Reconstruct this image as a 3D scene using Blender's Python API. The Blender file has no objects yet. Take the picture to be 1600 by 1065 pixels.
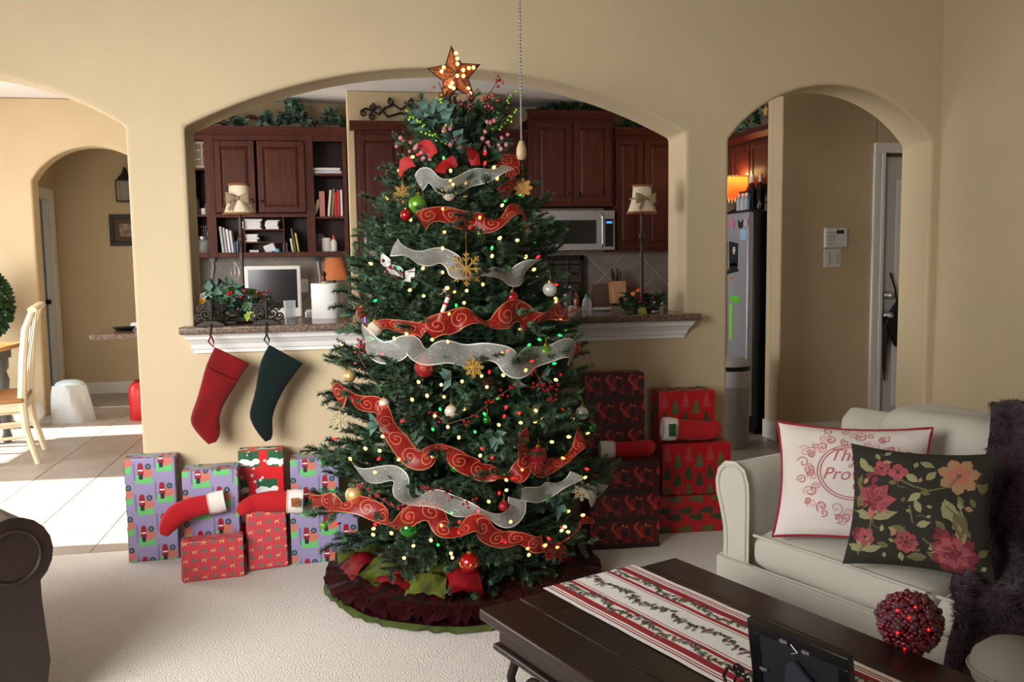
import bpy, bmesh, math, random
from mathutils import Vector, Matrix
random.seed(7)
PI = math.pi
scene = bpy.context.scene
C = scene.collection

# ------------------------------------------------------------------ camera
F, YAW, PIT, ROLL, CAM = 1380.0, 0.1835, 0.0944, -0.01397, Vector((0, -4.9, 1.55))
fw = Vector((math.sin(YAW)*math.cos(PIT), math.cos(YAW)*math.cos(PIT), -math.sin(PIT)))
r0 = Vector((math.cos(YAW), -math.sin(YAW), 0)); u0 = r0.cross(fw)
rt = math.cos(ROLL)*r0 + math.sin(ROLL)*u0
up = -math.sin(ROLL)*r0 + math.cos(ROLL)*u0
cd = bpy.data.cameras.new('camera'); cam = bpy.data.objects.new('camera', cd); C.objects.link(cam)
cd.sensor_width = 36; cd.lens = 36*F/1600; cd.clip_start = .05; cd.clip_end = 100
m = Matrix.Identity(4)
for i in range(3):
    m[i][0] = rt[i]; m[i][1] = up[i]; m[i][2] = -fw[i]; m[i][3] = CAM[i]
cam.matrix_world = m
scene.camera = cam
def pix(P):
    d = Vector(P)-CAM; z = d.dot(fw); return 800+F*d.dot(rt)/z, 532.5-F*d.dot(up)/z
def ray(px, py): return fw*F + rt*(px-800) - up*(py-532.5)
def at(px, py, Y):
    d = ray(px, py); return CAM + d*((Y-CAM.y)/d.y)
def atz(px, py, Z):
    d = ray(px, py); return CAM + d*((Z-CAM.z)/d.z)
def atx(px, py, X):
    d = ray(px, py); return CAM + d*((X-CAM.x)/d.x)

# ------------------------------------------------------------------ view, world, lights
scene.view_settings.view_transform = 'Standard'; scene.view_settings.look = 'None'
scene.view_settings.gamma = 1; scene.view_settings.exposure = 0.0
scene.view_settings.use_curve_mapping = False
w = bpy.data.worlds.new('sky'); scene.world = w; w.use_nodes = True
bg = w.node_tree.nodes['Background']
bg.inputs[0].default_value = (.72, .84, 1, 1); bg.inputs[1].default_value = 1.0

def area(name, loc, aim, sx, sy, watts, col):
    l = bpy.data.lights.new(name, 'AREA'); l.shape = 'RECTANGLE'; l.size = sx; l.size_y = sy
    l.energy = watts; l.color = col
    o = bpy.data.objects.new(name, l); C.objects.link(o); o.location = loc
    o.rotation_euler = (Vector(aim)-Vector(loc)).to_track_quat('-Z', 'Y').to_euler()
    return o
lw = area('daylight_living_window', (-2.43, -3.83, 1.9), (-.55, -.7, .9), 2.4, 1.6, 102, (1, .975, .94)); lw.data.spread = 1.85
area('daylight_rear_window', (.15, -10.3, 1.7), (.5, 0, .9), 2.8, 1.9, 34, (1, .97, .94))
area('daylight_dining_window', (-5.0, 2.0, 1.5), (0, .8, 1.1), 3.6, 2.3, 360, (1, .98, .96))
sl = bpy.data.lights.new('sun', 'SUN'); sl.energy = 26; sl.angle = .012; sl.color = (1, .96, .88)
so = bpy.data.objects.new('sun', sl); C.objects.link(so)
so.rotation_euler = Vector((1.0, -.06, -.52)).to_track_quat('-Z', 'Y').to_euler()

# ------------------------------------------------------------------ materials
def lin(c):
    return tuple(((v/255+.055)/1.055)**2.4 if v/255 > .04045 else v/255/12.92 for v in c)
MATS = {}
def mat(name, rgb, rough=.6, metal=0, var=0, vscale=8, bump=0, bscale=60, stretch=None, rgb2=None,
        emit=0, ecol=None, alpha=1, coat=0, sheen=0, spec=.5, trans=0):
    """principled material; colours given in sRGB 0..255; var mixes towards rgb2 with noise"""
    if name in MATS: return MATS[name]
    M = bpy.data.materials.new(name); M.use_nodes = True
    nt = M.node_tree; N = nt.nodes; L = nt.links; b = N['Principled BSDF']
    c = lin(rgb); b.inputs['Base Color'].default_value = (*c, 1)
    b.inputs['Roughness'].default_value = rough; b.inputs['Metallic'].default_value = metal
    b.inputs['Coat Weight'].default_value = coat; b.inputs['Sheen Weight'].default_value = sheen
    b.inputs['Specular IOR Level'].default_value = spec
    b.inputs['Transmission Weight'].default_value = trans
    b.inputs['Alpha'].default_value = alpha
    if emit:
        b.inputs['Emission Color'].default_value = (*lin(ecol or rgb), 1); b.inputs['Emission Strength'].default_value = emit
    if var or bump:
        tc = N.new('ShaderNodeTexCoord'); mp = N.new('ShaderNodeMapping')
        L.new(tc.outputs['Object'], mp.inputs[0])
        if stretch: mp.inputs['Scale'].default_value = stretch
    if var:
        n = N.new('ShaderNodeTexNoise'); n.inputs['Scale'].default_value = vscale; n.inputs['Detail'].default_value = 5
        L.new(mp.outputs[0], n.inputs[0])
        cr = N.new('ShaderNodeValToRGB'); L.new(n.outputs[0], cr.inputs[0])
        d = lin(rgb2) if rgb2 else tuple(v*(1-var) for v in c)
        cr.color_ramp.elements[0].position = .32; cr.color_ramp.elements[1].position = .68
        cr.color_ramp.elements[0].color = (*c, 1); cr.color_ramp.elements[1].color = (*d, 1)
        L.new(cr.outputs[0], b.inputs['Base Color'])
    if bump:
        n2 = N.new('ShaderNodeTexNoise'); n2.inputs['Scale'].default_value = bscale; n2.inputs['Detail'].default_value = 3
        L.new(mp.outputs[0], n2.inputs[0])
        bp = N.new('ShaderNodeBump'); bp.inputs['Strength'].default_value = bump; bp.inputs['Distance'].default_value = .01
        L.new(n2.outputs[0], bp.inputs['Height']); L.new(bp.outputs[0], b.inputs['Normal'])
    MATS[name] = M
    return M
def sheer(name, rgb, alpha, rgb2=None, uvgold=None, rough=.35):
    """organza ribbon: part transparent, glitter, optional gold scroll print from its own UVs"""
    M = bpy.data.materials.new(name); M.use_nodes = True
    nt = M.node_tree; N = nt.nodes; L = nt.links; b = N['Principled BSDF']
    b.inputs['Roughness'].default_value = rough; b.inputs['Alpha'].default_value = alpha
    b.inputs['Base Color'].default_value = (*lin(rgb), 1)
    tr = N.new('ShaderNodeBsdfTranslucent'); tr.inputs[0].default_value = (*lin(rgb), 1)
    tp = N.new('ShaderNodeBsdfTransparent'); mx0 = N.new('ShaderNodeMixShader'); mx0.inputs[0].default_value = alpha
    L.new(tp.outputs[0], mx0.inputs[1]); L.new(tr.outputs[0], mx0.inputs[2])
    mx = N.new('ShaderNodeMixShader'); mx.inputs[0].default_value = .35
    L.new(b.outputs[0], mx.inputs[1]); L.new(mx0.outputs[0], mx.inputs[2])
    L.new(mx.outputs[0], N['Material Output'].inputs[0])
    uv = N.new('ShaderNodeTexCoord')
    def math_(op, a, bb=None):
        n = N.new('ShaderNodeMath'); n.operation = op
        for i, v in enumerate((a, bb)):
            if v is None: continue
            if isinstance(v, (int, float)): n.inputs[i].default_value = v
            else: L.new(v, n.inputs[i])
        return n.outputs[0]
    sp = N.new('ShaderNodeSeparateXYZ'); L.new(uv.outputs['UV'], sp.inputs[0])
    edge = math_('GREATER_THAN', math_('ABSOLUTE', math_('SUBTRACT', sp.outputs[1], .5)), .455)
    if uvgold:
        fx = math_('SUBTRACT', math_('FRACT', sp.outputs[0]), .5); fy = math_('SUBTRACT', sp.outputs[1], .5)
        rr = math_('SQRT', math_('ADD', math_('MULTIPLY', fx, fx), math_('MULTIPLY', fy, fy)))
        ang = math_('ARCTAN2', fy, fx)
        spi = math_('FRACT', math_('ADD', math_('MULTIPLY', rr, 4.4), math_('DIVIDE', ang, 2*PI)))
        ln = math_('MULTIPLY', math_('LESS_THAN', spi, .17), math_('LESS_THAN', rr, .42))
        fac = math_('MAXIMUM', ln, edge); c2 = uvgold
    else:
        v = N.new('ShaderNodeTexNoise'); v.inputs['Scale'].default_value = 180
        L.new(uv.outputs['Object'], v.inputs[0])
        fac = math_('MAXIMUM', math_('GREATER_THAN', v.outputs[0], .66), edge); c2 = rgb2 or rgb
    mc = N.new('ShaderNodeMix'); mc.data_type = 'RGBA'
    L.new(fac, mc.inputs[0]); mc.inputs[6].default_value = (*lin(rgb), 1); mc.inputs[7].default_value = (*lin(c2), 1)
    L.new(mc.outputs[2], b.inputs['Base Color'])
    al = math_('MAXIMUM', alpha, fac); L.new(al, b.inputs['Alpha'])
    return M

m_wall = mat('wall_paint', (200, 181, 147), .85, bump=.16, bscale=75, var=.05, vscale=3)
m_ceil = mat('ceiling_paint', (225, 224, 222), .9, bump=.1, bscale=60)
m_white = mat('white_trim', (228, 226, 222), .4)
m_carpet = mat('carpet', (228, 219, 210), 1, var=.2, vscale=120, bump=1, bscale=130, sheen=.3, spec=.1)
m_tile = mat('floor_tile', (176, 166, 156), .38, var=.2, vscale=3.5)
m_grout = mat('grout', (196, 188, 178), .9)
m_wood = mat('cherry_wood', (82, 38, 26), .5, var=.4, vscale=6, stretch=(6, 6, .7), spec=.25)
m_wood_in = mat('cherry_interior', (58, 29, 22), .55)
m_dark = mat('near_black', (20, 19, 21), .5)
m_iron = mat('wrought_iron', (42, 34, 30), .5, metal=.5)
m_gran = mat('granite', (66, 52, 46), .18, var=1, vscale=70, rgb2=(132, 108, 92))
m_steel = mat('brushed_steel', (176, 175, 176), .42, metal=.7)
m_table = mat('dark_table_wood', (44, 25, 20), .3, var=.5, vscale=5, stretch=(3, 18, 18), rgb2=(24, 14, 12))
m_sofa = mat('sofa_twill', (198, 194, 181), .9, bump=.12, bscale=160, sheen=.2, spec=.2)
m_red = mat('red_velvet', (124, 8, 14), .85, sheen=.15, var=.45, vscale=9, spec=.2)
m_redfelt = mat('red_felt', (176, 12, 22), .9, sheen=.1, bump=.1, bscale=150)
m_green_v = mat('green_velvet', (7, 24, 22), .9, sheen=.1, spec=.2)
m_plush = mat('white_plush', (228, 222, 214), .95, bump=.4, bscale=120)
m_gold = mat('gold', (196, 150, 66), .3, metal=.9)
m_brownstem = mat('brown_stem', (70, 48, 34), .8)
m_berry = mat('red_berry', (150, 16, 22), .25, coat=.5)
m_pinkberry = mat('frosted_berry', (150, 70, 76), .6, var=.4, vscale=60, rgb2=(190, 140, 140))
m_greenbead = mat('green_bead', (128, 170, 50), .25, metal=.3)
m_leaf = mat('leaf_green', (54, 92, 46), .5, var=.4, vscale=18)
m_leafb = mat('leaf_bluegreen', (86, 122, 108), .6, var=.4, vscale=18)
m_leafdk = mat('leaf_dark', (34, 62, 36), .5, var=.4, vscale=18)
m_paper = mat('paper', (226, 226, 228), .8)
m_plastic = mat('white_plastic', (222, 222, 220), .35)
m_glass = mat('clear_glass', (225, 235, 235), .05, alpha=.35)
m_black = mat('black_plastic', (14, 14, 16), .3)

# ------------------------------------------------------------------ mesh helpers
MW = {}
class MB:
    def __init__(s): s.v = []; s.f = []; s.mi = []; s.uv = None; s.M = None
    def add(s, vs, fs, mi=0):
        k = len(s.v)
        s.v += [(s.M @ Vector(p)) if s.M else Vector(p) for p in vs]
        s.f += [tuple(k+i for i in f) for f in fs]; s.mi += [mi]*len(fs); return s
    def box(s, x0, x1, y0, y1, z0, z1, mi=0):
        x0, x1 = min(x0, x1), max(x0, x1); y0, y1 = min(y0, y1), max(y0, y1); z0, z1 = min(z0, z1), max(z0, z1)
        v = [(x, y, z) for z in (z0, z1) for y in (y0, y1) for x in (x0, x1)]
        return s.add(v, [(0, 2, 3, 1), (4, 5, 7, 6), (0, 1, 5, 4), (2, 6, 7, 3), (0, 4, 6, 2), (1, 3, 7, 5)], mi)
    def prism(s, poly, y0, y1, mi=0, plane='xz'):
        """polygon (a,b) extruded along the third axis"""
        n = len(poly)
        def P(a, b, t): return {'xz': (a, t, b), 'xy': (a, b, t), 'yz': (t, a, b)}[plane]
        v = [P(a, b, y0) for a, b in poly] + [P(a, b, y1) for a, b in poly]
        f = [tuple(range(n)), tuple(range(2*n-1, n-1, -1))] + [(i, i+n, (i+1) % n+n, (i+1) % n) for i in range(n)]
        return s.add(v, f, mi)
    def tube(s, path, r, n=6, mi=0, closed=False, flat=1):
        P = [Vector(p) for p in path]; k = len(P); vs = []; fs = []
        ref = Vector((0, 0, 1))
        d0 = (P[1]-P[0]).normalized()
        if abs(d0.z) > .9: ref = Vector((1, 0, 0))
        a = d0.cross(ref).normalized()
        for i, p in enumerate(P):
            if closed: d = (P[(i+1) % k]-P[i-1]).normalized()
            else: d = (P[min(i+1, k-1)]-P[max(i-1, 0)]).normalized()
            a = (a - d*a.dot(d))
            a = a.normalized() if a.length > 1e-6 else d.orthogonal().normalized()
            b = d.cross(a); rr = r[i] if isinstance(r, (list, tuple)) else r
            vs += [p + rr*(math.cos(2*PI*j/n)*a + flat*math.sin(2*PI*j/n)*b) for j in range(n)]
        for i in range(k if closed else k-1):
            i2 = (i+1) % k
            fs += [(i*n+j, i*n+(j+1) % n, i2*n+(j+1) % n, i2*n+j) for j in range(n)]
        if not closed: fs += [tuple(range(n))[::-1], tuple(range((k-1)*n, k*n))]
        return s.add(vs, fs, mi)
    def cyl(s, p0, p1, r, r1=None, n=12, mi=0):
        return s.tube([p0, p1], [r, r if r1 is None else r1], n, mi)
    def lathe(s, prof, c=(0, 0, 0), n=16, mi=0, sq=1):
        c = Vector(c); vs = []; fs = []
        for r, z in prof:
            vs += [c + Vector((r*math.cos(2*PI*j/n), sq*r*math.sin(2*PI*j/n), z)) for j in range(n)]
        k = len(prof)
        for i in range(k-1): fs += [(i*n+j, i*n+(j+1) % n, (i+1)*n+(j+1) % n, (i+1)*n+j) for j in range(n)]
        if prof[0][0] > 1e-5: fs.append(tuple(range(n))[::-1])
        if prof[-1][0] > 1e-5: fs.append(tuple(range((k-1)*n, k*n)))
        return s.add(vs, fs, mi)
    def sphere(s, c, r, n=10, k=7, mi=0, sc=(1, 1, 1)):
        c = Vector(c); vs = [c+Vector((0, 0, -r*sc[2]))]; fs = []
        for i in range(1, k):
            t = -PI/2 + PI*i/k
            vs += [c + Vector((r*sc[0]*math.cos(t)*math.cos(2*PI*j/n), r*sc[1]*math.cos(t)*math.sin(2*PI*j/n), r*sc[2]*math.sin(t))) for j in range(n)]
        vs.append(c+Vector((0, 0, r*sc[2])))
        fs += [(0, 1+(j+1) % n, 1+j) for j in range(n)]
        for i in range(k-2): fs += [(1+i*n+j, 1+i*n+(j+1) % n, 1+(i+1)*n+(j+1) % n, 1+(i+1)*n+j) for j in range(n)]
        e = len(vs)-1; o = 1+(k-2)*n
        fs += [(o+j, o+(j+1) % n, e) for j in range(n)]
        return s.add(vs, fs, mi)
    def grid(s, fn, nu, nv, mi=0, closed_u=False):
        vs = [fn(i/nu, j/nv) for j in range(nv+1) for i in range(nu+1)]
        w_ = nu+1
        return s.add(vs, [(j*w_+i, j*w_+i+1, (j+1)*w_+i+1, (j+1)*w_+i) for j in range(nv) for i in range(nu)], mi)
    def leaf(s, p, d, n, ln, wd, mi=0, fold=.25):
        """one pointed leaf, folded along its midrib"""
        p = Vector(p); d = Vector(d).normalized(); n = Vector(n); sd = d.cross(n)
        sd = sd.normalized() if sd.length > 1e-6 else d.orthogonal().normalized(); n = sd.cross(d)
        m1 = p + d*ln*.45; t = p + d*ln - n*ln*.12
        return s.add([p, m1+sd*wd+n*wd*fold, t, m1-sd*wd+n*wd*fold, m1], [(0, 4, 1), (4, 2, 1), (0, 3, 4), (4, 3, 2)], mi)
    def mesh(s, name, mats, off=None, inv=None, smooth=True, angle=.6):
        me = bpy.data.meshes.new(name)
        if inv is not None: vs = [inv @ p for p in s.v]
        elif off is not None: vs = [p-off for p in s.v]
        else: vs = s.v
        me.from_pydata([tuple(p) for p in vs], [], s.f)
        for mm in (mats if isinstance(mats, (list, tuple)) else [mats]): me.materials.append(mm)
        if isinstance(mats, (list, tuple)) and len(mats) > 1: me.polygons.foreach_set('material_index', s.mi)
        if s.uv:
            ul = me.uv_layers.new(name='UVMap')
            for lp in me.loops: ul.data[lp.index].uv = s.uv[lp.vertex_index]
        if smooth:
            me.polygons.foreach_set('use_smooth', [True]*len(me.polygons)); me.update()
            me.set_sharp_from_angle(angle=angle)
        me.update()
        return me
    def build(s, name, mats, parent=None, w=True, bevel=0, smooth=True, label=None, seg=2, angle=.6, sub=0):
        """a part under parent; w: coordinates are world ones"""
        inv = MW[parent.name].inverted() if (parent and w) else None
        o = bpy.data.objects.new(name, s.mesh(name, mats, inv=inv, smooth=smooth, angle=angle)); C.objects.link(o)
        if parent: o.parent = parent; MW[o.name] = MW[parent.name]
        else: MW[o.name] = Matrix.Identity(4)
        mods(o, bevel, seg, sub)
        if label: o['label'] = label
        return o
    def single(s, name, mats, label, cat, group=None, kind=None, bevel=0, smooth=True, seg=2, angle=.6, sub=0):
        """a thing that is one mesh, its origin at the middle of its base"""
        lo = [min(p[i] for p in s.v) for i in range(3)]; hi = [max(p[i] for p in s.v) for i in range(3)]
        off = Vector(((lo[0]+hi[0])/2, (lo[1]+hi[1])/2, lo[2]))
        o = bpy.data.objects.new(name, s.mesh(name, mats, off=off, smooth=smooth, angle=angle)); C.objects.link(o); o.location = off
        MW[o.name] = Matrix.Translation(off); tag(o, label, cat, group, kind); mods(o, bevel, seg, sub)
        return o
def mods(o, bevel, seg, sub):
    if bevel:
        b = o.modifiers.new('bevel', 'BEVEL'); b.width = bevel; b.segments = seg; b.limit_method = 'ANGLE'; b.angle_limit = .7
    if sub:
        b = o.modifiers.new('subsurf', 'SUBSURF'); b.levels = sub; b.render_levels = sub
def tag(o, label=None, cat=None, group=None, kind=None):
    if label: o['label'] = label
    if cat: o['category'] = cat
    if group: o['group'] = group
    if kind: o['kind'] = kind
    return o
def thing(name, label, cat, loc, rz=0, group=None, rot=None):
    o = bpy.data.objects.new(name, None); C.objects.link(o); o.location = loc
    o.empty_display_size = .05
    mm = rot.to_4x4() if rot is not None else Matrix.Rotation(rz, 4, 'Z')
    o.rotation_euler = mm.to_euler()
    MW[o.name] = Matrix.Translation(Vector(loc)) @ mm
    return tag(o, label, cat, group)
def copy_tree(root, loc, rz=None, label=None):
    def rec(o, parent):
        c = o.copy(); C.objects.link(c); c.parent = parent
        for ch in o.children: rec(ch, c)
        return c
    c = rec(root, None); c.location = loc
    if rz is not None: c.rotation_euler = (0, 0, rz)
    if label: c['label'] = label
    MW[c.name] = Matrix.Translation(Vector(loc)) @ c.rotation_euler.to_matrix().to_4x4()
    return c
def struct(mb, name, mats, parent=None, **k):
    o = mb.build(name, mats, parent, **k)
    if not parent: o['kind'] = 'structure'
    return o
def spiral(cx, cz, r, a0, turns, n=14, shrink=.2, sgn=1):
    return [(cx+r*(1-(1-shrink)*i/n)*math.cos(a0+sgn*2*PI*turns*i/n), cz+r*(1-(1-shrink)*i/n)*math.sin(a0+sgn*2*PI*turns*i/n)) for i in range(n+1)]
# ------------------------------------------------------------------ structure
def seg_arch(x0, x1, zs, rise):
    cx, h = (x0+x1)/2, (x1-x0)/2; R = (h*h+rise*rise)/(2*rise)
    return lambda x: zs+rise-R+math.sqrt(max(0, R*R-(x-cx)**2))
def arched_wall(name, x0, x1, z1, y0, y1, openings, bevel=.02):
    """wall in the XZ plane from y0 to y1 with arched openings (xa, xb, zbottom, profile)"""
    xs = {x0, x1}
    for a, b, zb, pr in openings:
        for i in range(33): xs.add(round(a+(b-a)*i/32, 5))
    xs = sorted(xs); bm = bmesh.new(); cache = {}
    def V(x, z):
        k = (round(x, 4), round(z, 4))
        if k not in cache: cache[k] = bm.verts.new((x, y0, z))
        return cache[k]
    for a, b in zip(xs, xs[1:]):
        mid = (a+b)/2; op = next((o for o in openings if o[0] < mid < o[1]), None)
        if op is None:
            zs = sorted({0, z1} | {o[2] for o in openings if abs(o[0]-b) < 1e-4 or abs(o[1]-a) < 1e-4} |
                        {round(o[3](o[0]), 4) for o in openings if abs(o[0]-b) < 1e-4 or abs(o[1]-a) < 1e-4})
            la = [z for z in zs if z in (0, z1) or any(abs(o[1]-a) < 1e-4 and (abs(o[2]-z) < 1e-4 or abs(round(o[3](o[0]), 4)-z) < 1e-4) for o in openings)]
            lb = [z for z in zs if z in (0, z1) or any(abs(o[0]-b) < 1e-4 and (abs(o[2]-z) < 1e-4 or abs(round(o[3](o[0]), 4)-z) < 1e-4) for o in openings)]
            bm.faces.new([V(a, z) for z in la][::-1] + [V(b, z) for z in lb])
        else:
            bm.faces.new([V(a, op[3](a)), V(b, op[3](b)), V(b, z1), V(a, z1)])
            if op[2] > 0: bm.faces.new([V(a, 0), V(b, 0), V(b, op[2]), V(a, op[2])])
    r = bmesh.ops.extrude_face_region(bm, geom=bm.faces[:])
    for e in r['geom']:
        if isinstance(e, bmesh.types.BMVert): e.co.y = y1
    bmesh.ops.recalc_face_normals(bm, faces=bm.faces[:])
    me = bpy.data.meshes.new(name); bm.to_mesh(me); bm.free(); me.materials.append(m_wall)
    me.polygons.foreach_set('use_smooth', [True]*len(me.polygons)); me.set_sharp_from_angle(angle=.5)
    o = bpy.data.objects.new(name, me); C.objects.link(o); o['kind'] = 'structure'
    MW[o.name] = Matrix.Identity(4); mods(o, bevel, 3, 0)
    return o
XR = 3.583                       # right wall of the living room
a1 = seg_arch(-2.85, -1.095, 2.247, .28); a2 = seg_arch(-.805, 1.945, 2.25, .332); a3 = seg_arch(2.21, 3.522, 2.22, .32)
arched_wall('wall_partition', -4.6, XR+.12, 4.6, 0, .30,
            [(-2.85, -1.095, 0, a1), (-.805, 1.945, 1.165, a2), (2.21, 3.522, 0, a3)])
def plain_wall(name, pts, z0, z1, th, holes=(), m_=None):
    """straight wall from pts[0] to pts[1] (thickness th to its left), rectangular holes (s0, s1, z0, z1)"""
    a, b = Vector((*pts[0], 0)), Vector((*pts[1], 0)); d = (b-a); Ln = d.length; d.normalize(); n = Vector((-d.y, d.x, 0))
    mb = MB(); mb.M = Matrix(((d.x, n.x, 0, a.x), (d.y, n.y, 0, a.y), (0, 0, 1, 0), (0, 0, 0, 1)))
    cur = 0
    for s0, s1, h0, h1 in sorted(holes):
        if s0 > cur: mb.box(cur, s0, 0, th, z0, z1)
        if h0 > z0: mb.box(s0, s1, 0, th, z0, h0)
        if h1 < z1: mb.box(s0, s1, 0, th, h1, z1)
        cur = s1
    if cur < Ln: mb.box(cur, Ln, 0, th, z0, z1)
    return struct(mb, name, m_ or m_wall, smooth=False)
plain_wall('wall_right', [(XR, -10), (XR, 0)], 0, 4.6, -.12)
plain_wall('wall_left', [(-3.4, -3.04), (-3.4, 0)], 0, 4.6, .15)
plain_wall('wall_angled_for_light', [(-1.2, -4.46), (-3.5, -2.97)], 0, 4.6, .15, [(.15, 2.6, .45, 2.75)])  # unseen wall, its slant made up to aim the living window light
plain_wall('wall_near_left', [(-1.2, -10), (-1.2, -4.46)], 0, 4.6, .15)
plain_wall('wall_rear', [(-1.35, -10), (XR+.12, -10)], 0, 4.6, -.15, [(.3, 3.0, .6, 2.7)])
plain_wall('wall_dining_left', [(-4.6, .0), (-4.6, 4.75)], 0, 3.4, .15, [(.22, 2.06, .02, 2.3), (2.42, 4.2, .55, 2.3)])
struct(MB().box(-4.8, XR+.12, -10.15, .30, 4.6, 4.7), 'ceiling', m_ceil, smooth=False)
struct(MB().box(-4.75, -1.62, .30, 6.6, 3.19, 3.4), 'ceiling_dining', m_ceil, smooth=False)
struct(MB().box(-1.62, 5.4, .30, 4.2, 3.06, 3.4), 'ceiling_kitchen', m_ceil, smooth=False)
# floors
carp = struct(MB().box(-3.55, XR+.12, -10.15, .06, -.12, 0), 'floor', m_carpet, smooth=False)
sub = struct(MB().box(-4.75, 5.4, .06, 6.6, -.12, -.006), 'floor_tiled', m_grout, smooth=False)
T = .43
tm = MB().box(-T/2+.004, T/2-.004, -T/2+.004, T/2-.004, -.0055, 0).mesh('tile', m_tile, smooth=False)
def tile_at(x, y):
    o = bpy.data.objects.new('tile', tm); C.objects.link(o); o.parent = sub; o.location = (x, y, 0)
    o.rotation_euler = (0, 0, random.choice((0, PI/2, PI, -PI/2)))
for i in range(8):
    for j in range(15): tile_at(-4.20+i*T, .28+j*T)
for i in range(6):
    for j in range(5): tile_at(2.25+i*T, .28+j*T)
# living room windows (behind and beside the camera) and the dining windows that let the sun in
def window(name, a, b, z0, z1, nm, axis):
    mb = MB(); t = .05
    def bar(s0, s1, h0, h1):
        if axis == 'x': mb.box(s0, s1, a-.04, a+.04, h0, h1)
        else: mb.box(a-.04, a+.04, s0, s1, h0, h1)
    lo, hi = b
    bar(lo, hi, z0, z0+t); bar(lo, hi, z1-t, z1); bar(lo, lo+t, z0, z1); bar(hi-t, hi, z0, z1)
    for k in range(1, nm): bar(lo+(hi-lo)*k/nm-t/2, lo+(hi-lo)*k/nm+t/2, z0, z1)
    return struct(mb, name, m_white, smooth=False)
struct(MB().box(-9.0, -3.56, -6.5, -.02, 2.95, 3.08).box(-3.56, -1.36, -6.5, -4.75, 2.95, 3.08), 'sun_block_roof', m_white, smooth=False)  # unseen slabs, added to keep direct sun out of the living room
wb = MB(); wd = Vector((-2.3, 1.49, 0)).normalized(); wb.M = Matrix(((wd.x, -wd.y, 0, -1.2), (wd.y, wd.x, 0, -4.46), (0, 0, 1, 0), (0, 0, 0, 1)))
for q in ((.15, 2.6, .45, .5), (.15, 2.6, 2.7, 2.75), (.15, .2, .5, 2.7), (2.55, 2.6, .5, 2.7), (1.35, 1.4, .5, 2.7)): wb.box(q[0], q[1], .04, .10, q[2], q[3])
struct(wb, 'window_1', m_white, smooth=False)
window('window_2', -10.08, (-1.05, 1.65), .6, 2.7, 3, 'x')
window('window_3', -4.67, (.22, 2.06), .02, 2.3, 1, 'y')
window('window_4', -4.67, (2.42, 4.2), .55, 2.3, 2, 'y')

# dining room end wall with its arch, passage behind it
ad = seg_arch(-3.06, -1.9, 2.38, .34)
arched_wall('wall_dining', -4.75, -1.5, 3.19, 4.75, 4.95, [(-3.06, -1.9, 0, ad)])
plain_wall('wall_passage', [(-3.45, 6.25), (-1.5, 6.25)], 0, 3.19, .15)
plain_wall('wall_passage_left', [(-3.3, 4.95), (-3.3, 6.25)], 0, 3.19, .15, [(.28, 1.06, 0, 2.28)])
plain_wall('wall_nook', [(-1.5, 3.6), (-1.5, 6.4)], 0, 3.4, -.12)
struct(MB().box(-3.3, -1.62, 6.23, 6.25, 0, .14), 'baseboard_passage', m_white, bevel=.004)
tr = MB()
tr.box(-3.30, -3.27, 6.01, 6.12, 0, 2.36).box(-3.30, -3.27, 5.13, 5.23, 0, 2.36).box(-3.302, -3.272, 5.13, 6.12, 2.28, 2.39)
tr.box(-3.45, -3.30, 5.99, 6.012, 0, 2.28)
struct(tr, 'trim_1', m_white, bevel=.004)
d1 = struct(MB().box(-3.40, -3.36, 5.25, 5.985, .01, 2.27), 'door_1', mat('blue_door', (104, 132, 158), .5), bevel=.004)
MB().lathe([(0, 0), (.025, .01), (.03, .03), (.02, .05), (0, .055)], (0, 0, 0), 10).cyl((-.0, 0, 0), (0, 0, .01), .03).build('door_handle', m_iron, d1, w=False)
kh = d1.children[0]; kh.location = (-3.36, 5.93, 1.12); kh.rotation_euler = (0, PI/2, 0)

# kitchen shell
plain_wall('wall_kitchen', [(-1.62, 4.02), (5.4, 4.02)], 0, 3.4, .15)
c0 = at(545, 300, 3.3).x; c1 = at(560, 300, 3.3).x
struct(MB().box(c0, 1.4, 3.32, 4.02, 2.74, 3.06)  , 'wall_bulkhead', m_wall, bevel=.015)
struct(MB().box(c0, c1+.01, 3.32, 4.02, 0, 2.74), 'wall_column', m_wall, bevel=.012)
# back hall with its door and wall end
HY = 1.77
hw = MB(); hw.box(3.46, 4.30, HY, HY+.16, 0, 3.06); hw.box(4.30, 5.22, HY, HY+.16, 2.36, 3.06); hw.box(5.22, 5.4, HY, HY+.16, 0, 3.06)
hw.box(3.46, 3.58, HY+.16, 2.02, 0, 3.06)
struct(hw, 'wall_hall', m_wall, bevel=.012)
plain_wall('wall_hall_front', [(XR+.12, .14), (5.52, .14)], 0, 3.4, .16)
plain_wall('wall_hall_right', [(5.4, .30), (5.4, 4.2)], 0, 3.4, -.12)
struct(MB().box(3.45, 3.476, HY-.016, 2.03, 0, .15).box(3.45, 4.27, HY-.016, HY, 0, .15), 'baseboard_hall', m_white, bevel=.004)
tr = MB()
for k, (o_, d_) in enumerate(((.0, .024), (.03, .018), (.065, .028))): tr.box(4.27+o_, 4.27+o_+.032, HY-d_, HY+.02, 0, 2.36-o_*0)
tr.box(4.27, 5.24, HY-.024, HY, 2.36, 2.44).box(5.14, 5.24, HY-.024, HY, 0, 2.36)
struct(tr, 'trim_2', m_white, bevel=.004)
d2 = struct(MB().box(4.375, 5.14, HY+.03, HY+.075, .01, 2.33), 'door_2', mat('grey_white_door', (196, 196, 198), .4), bevel=.003)
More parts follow.
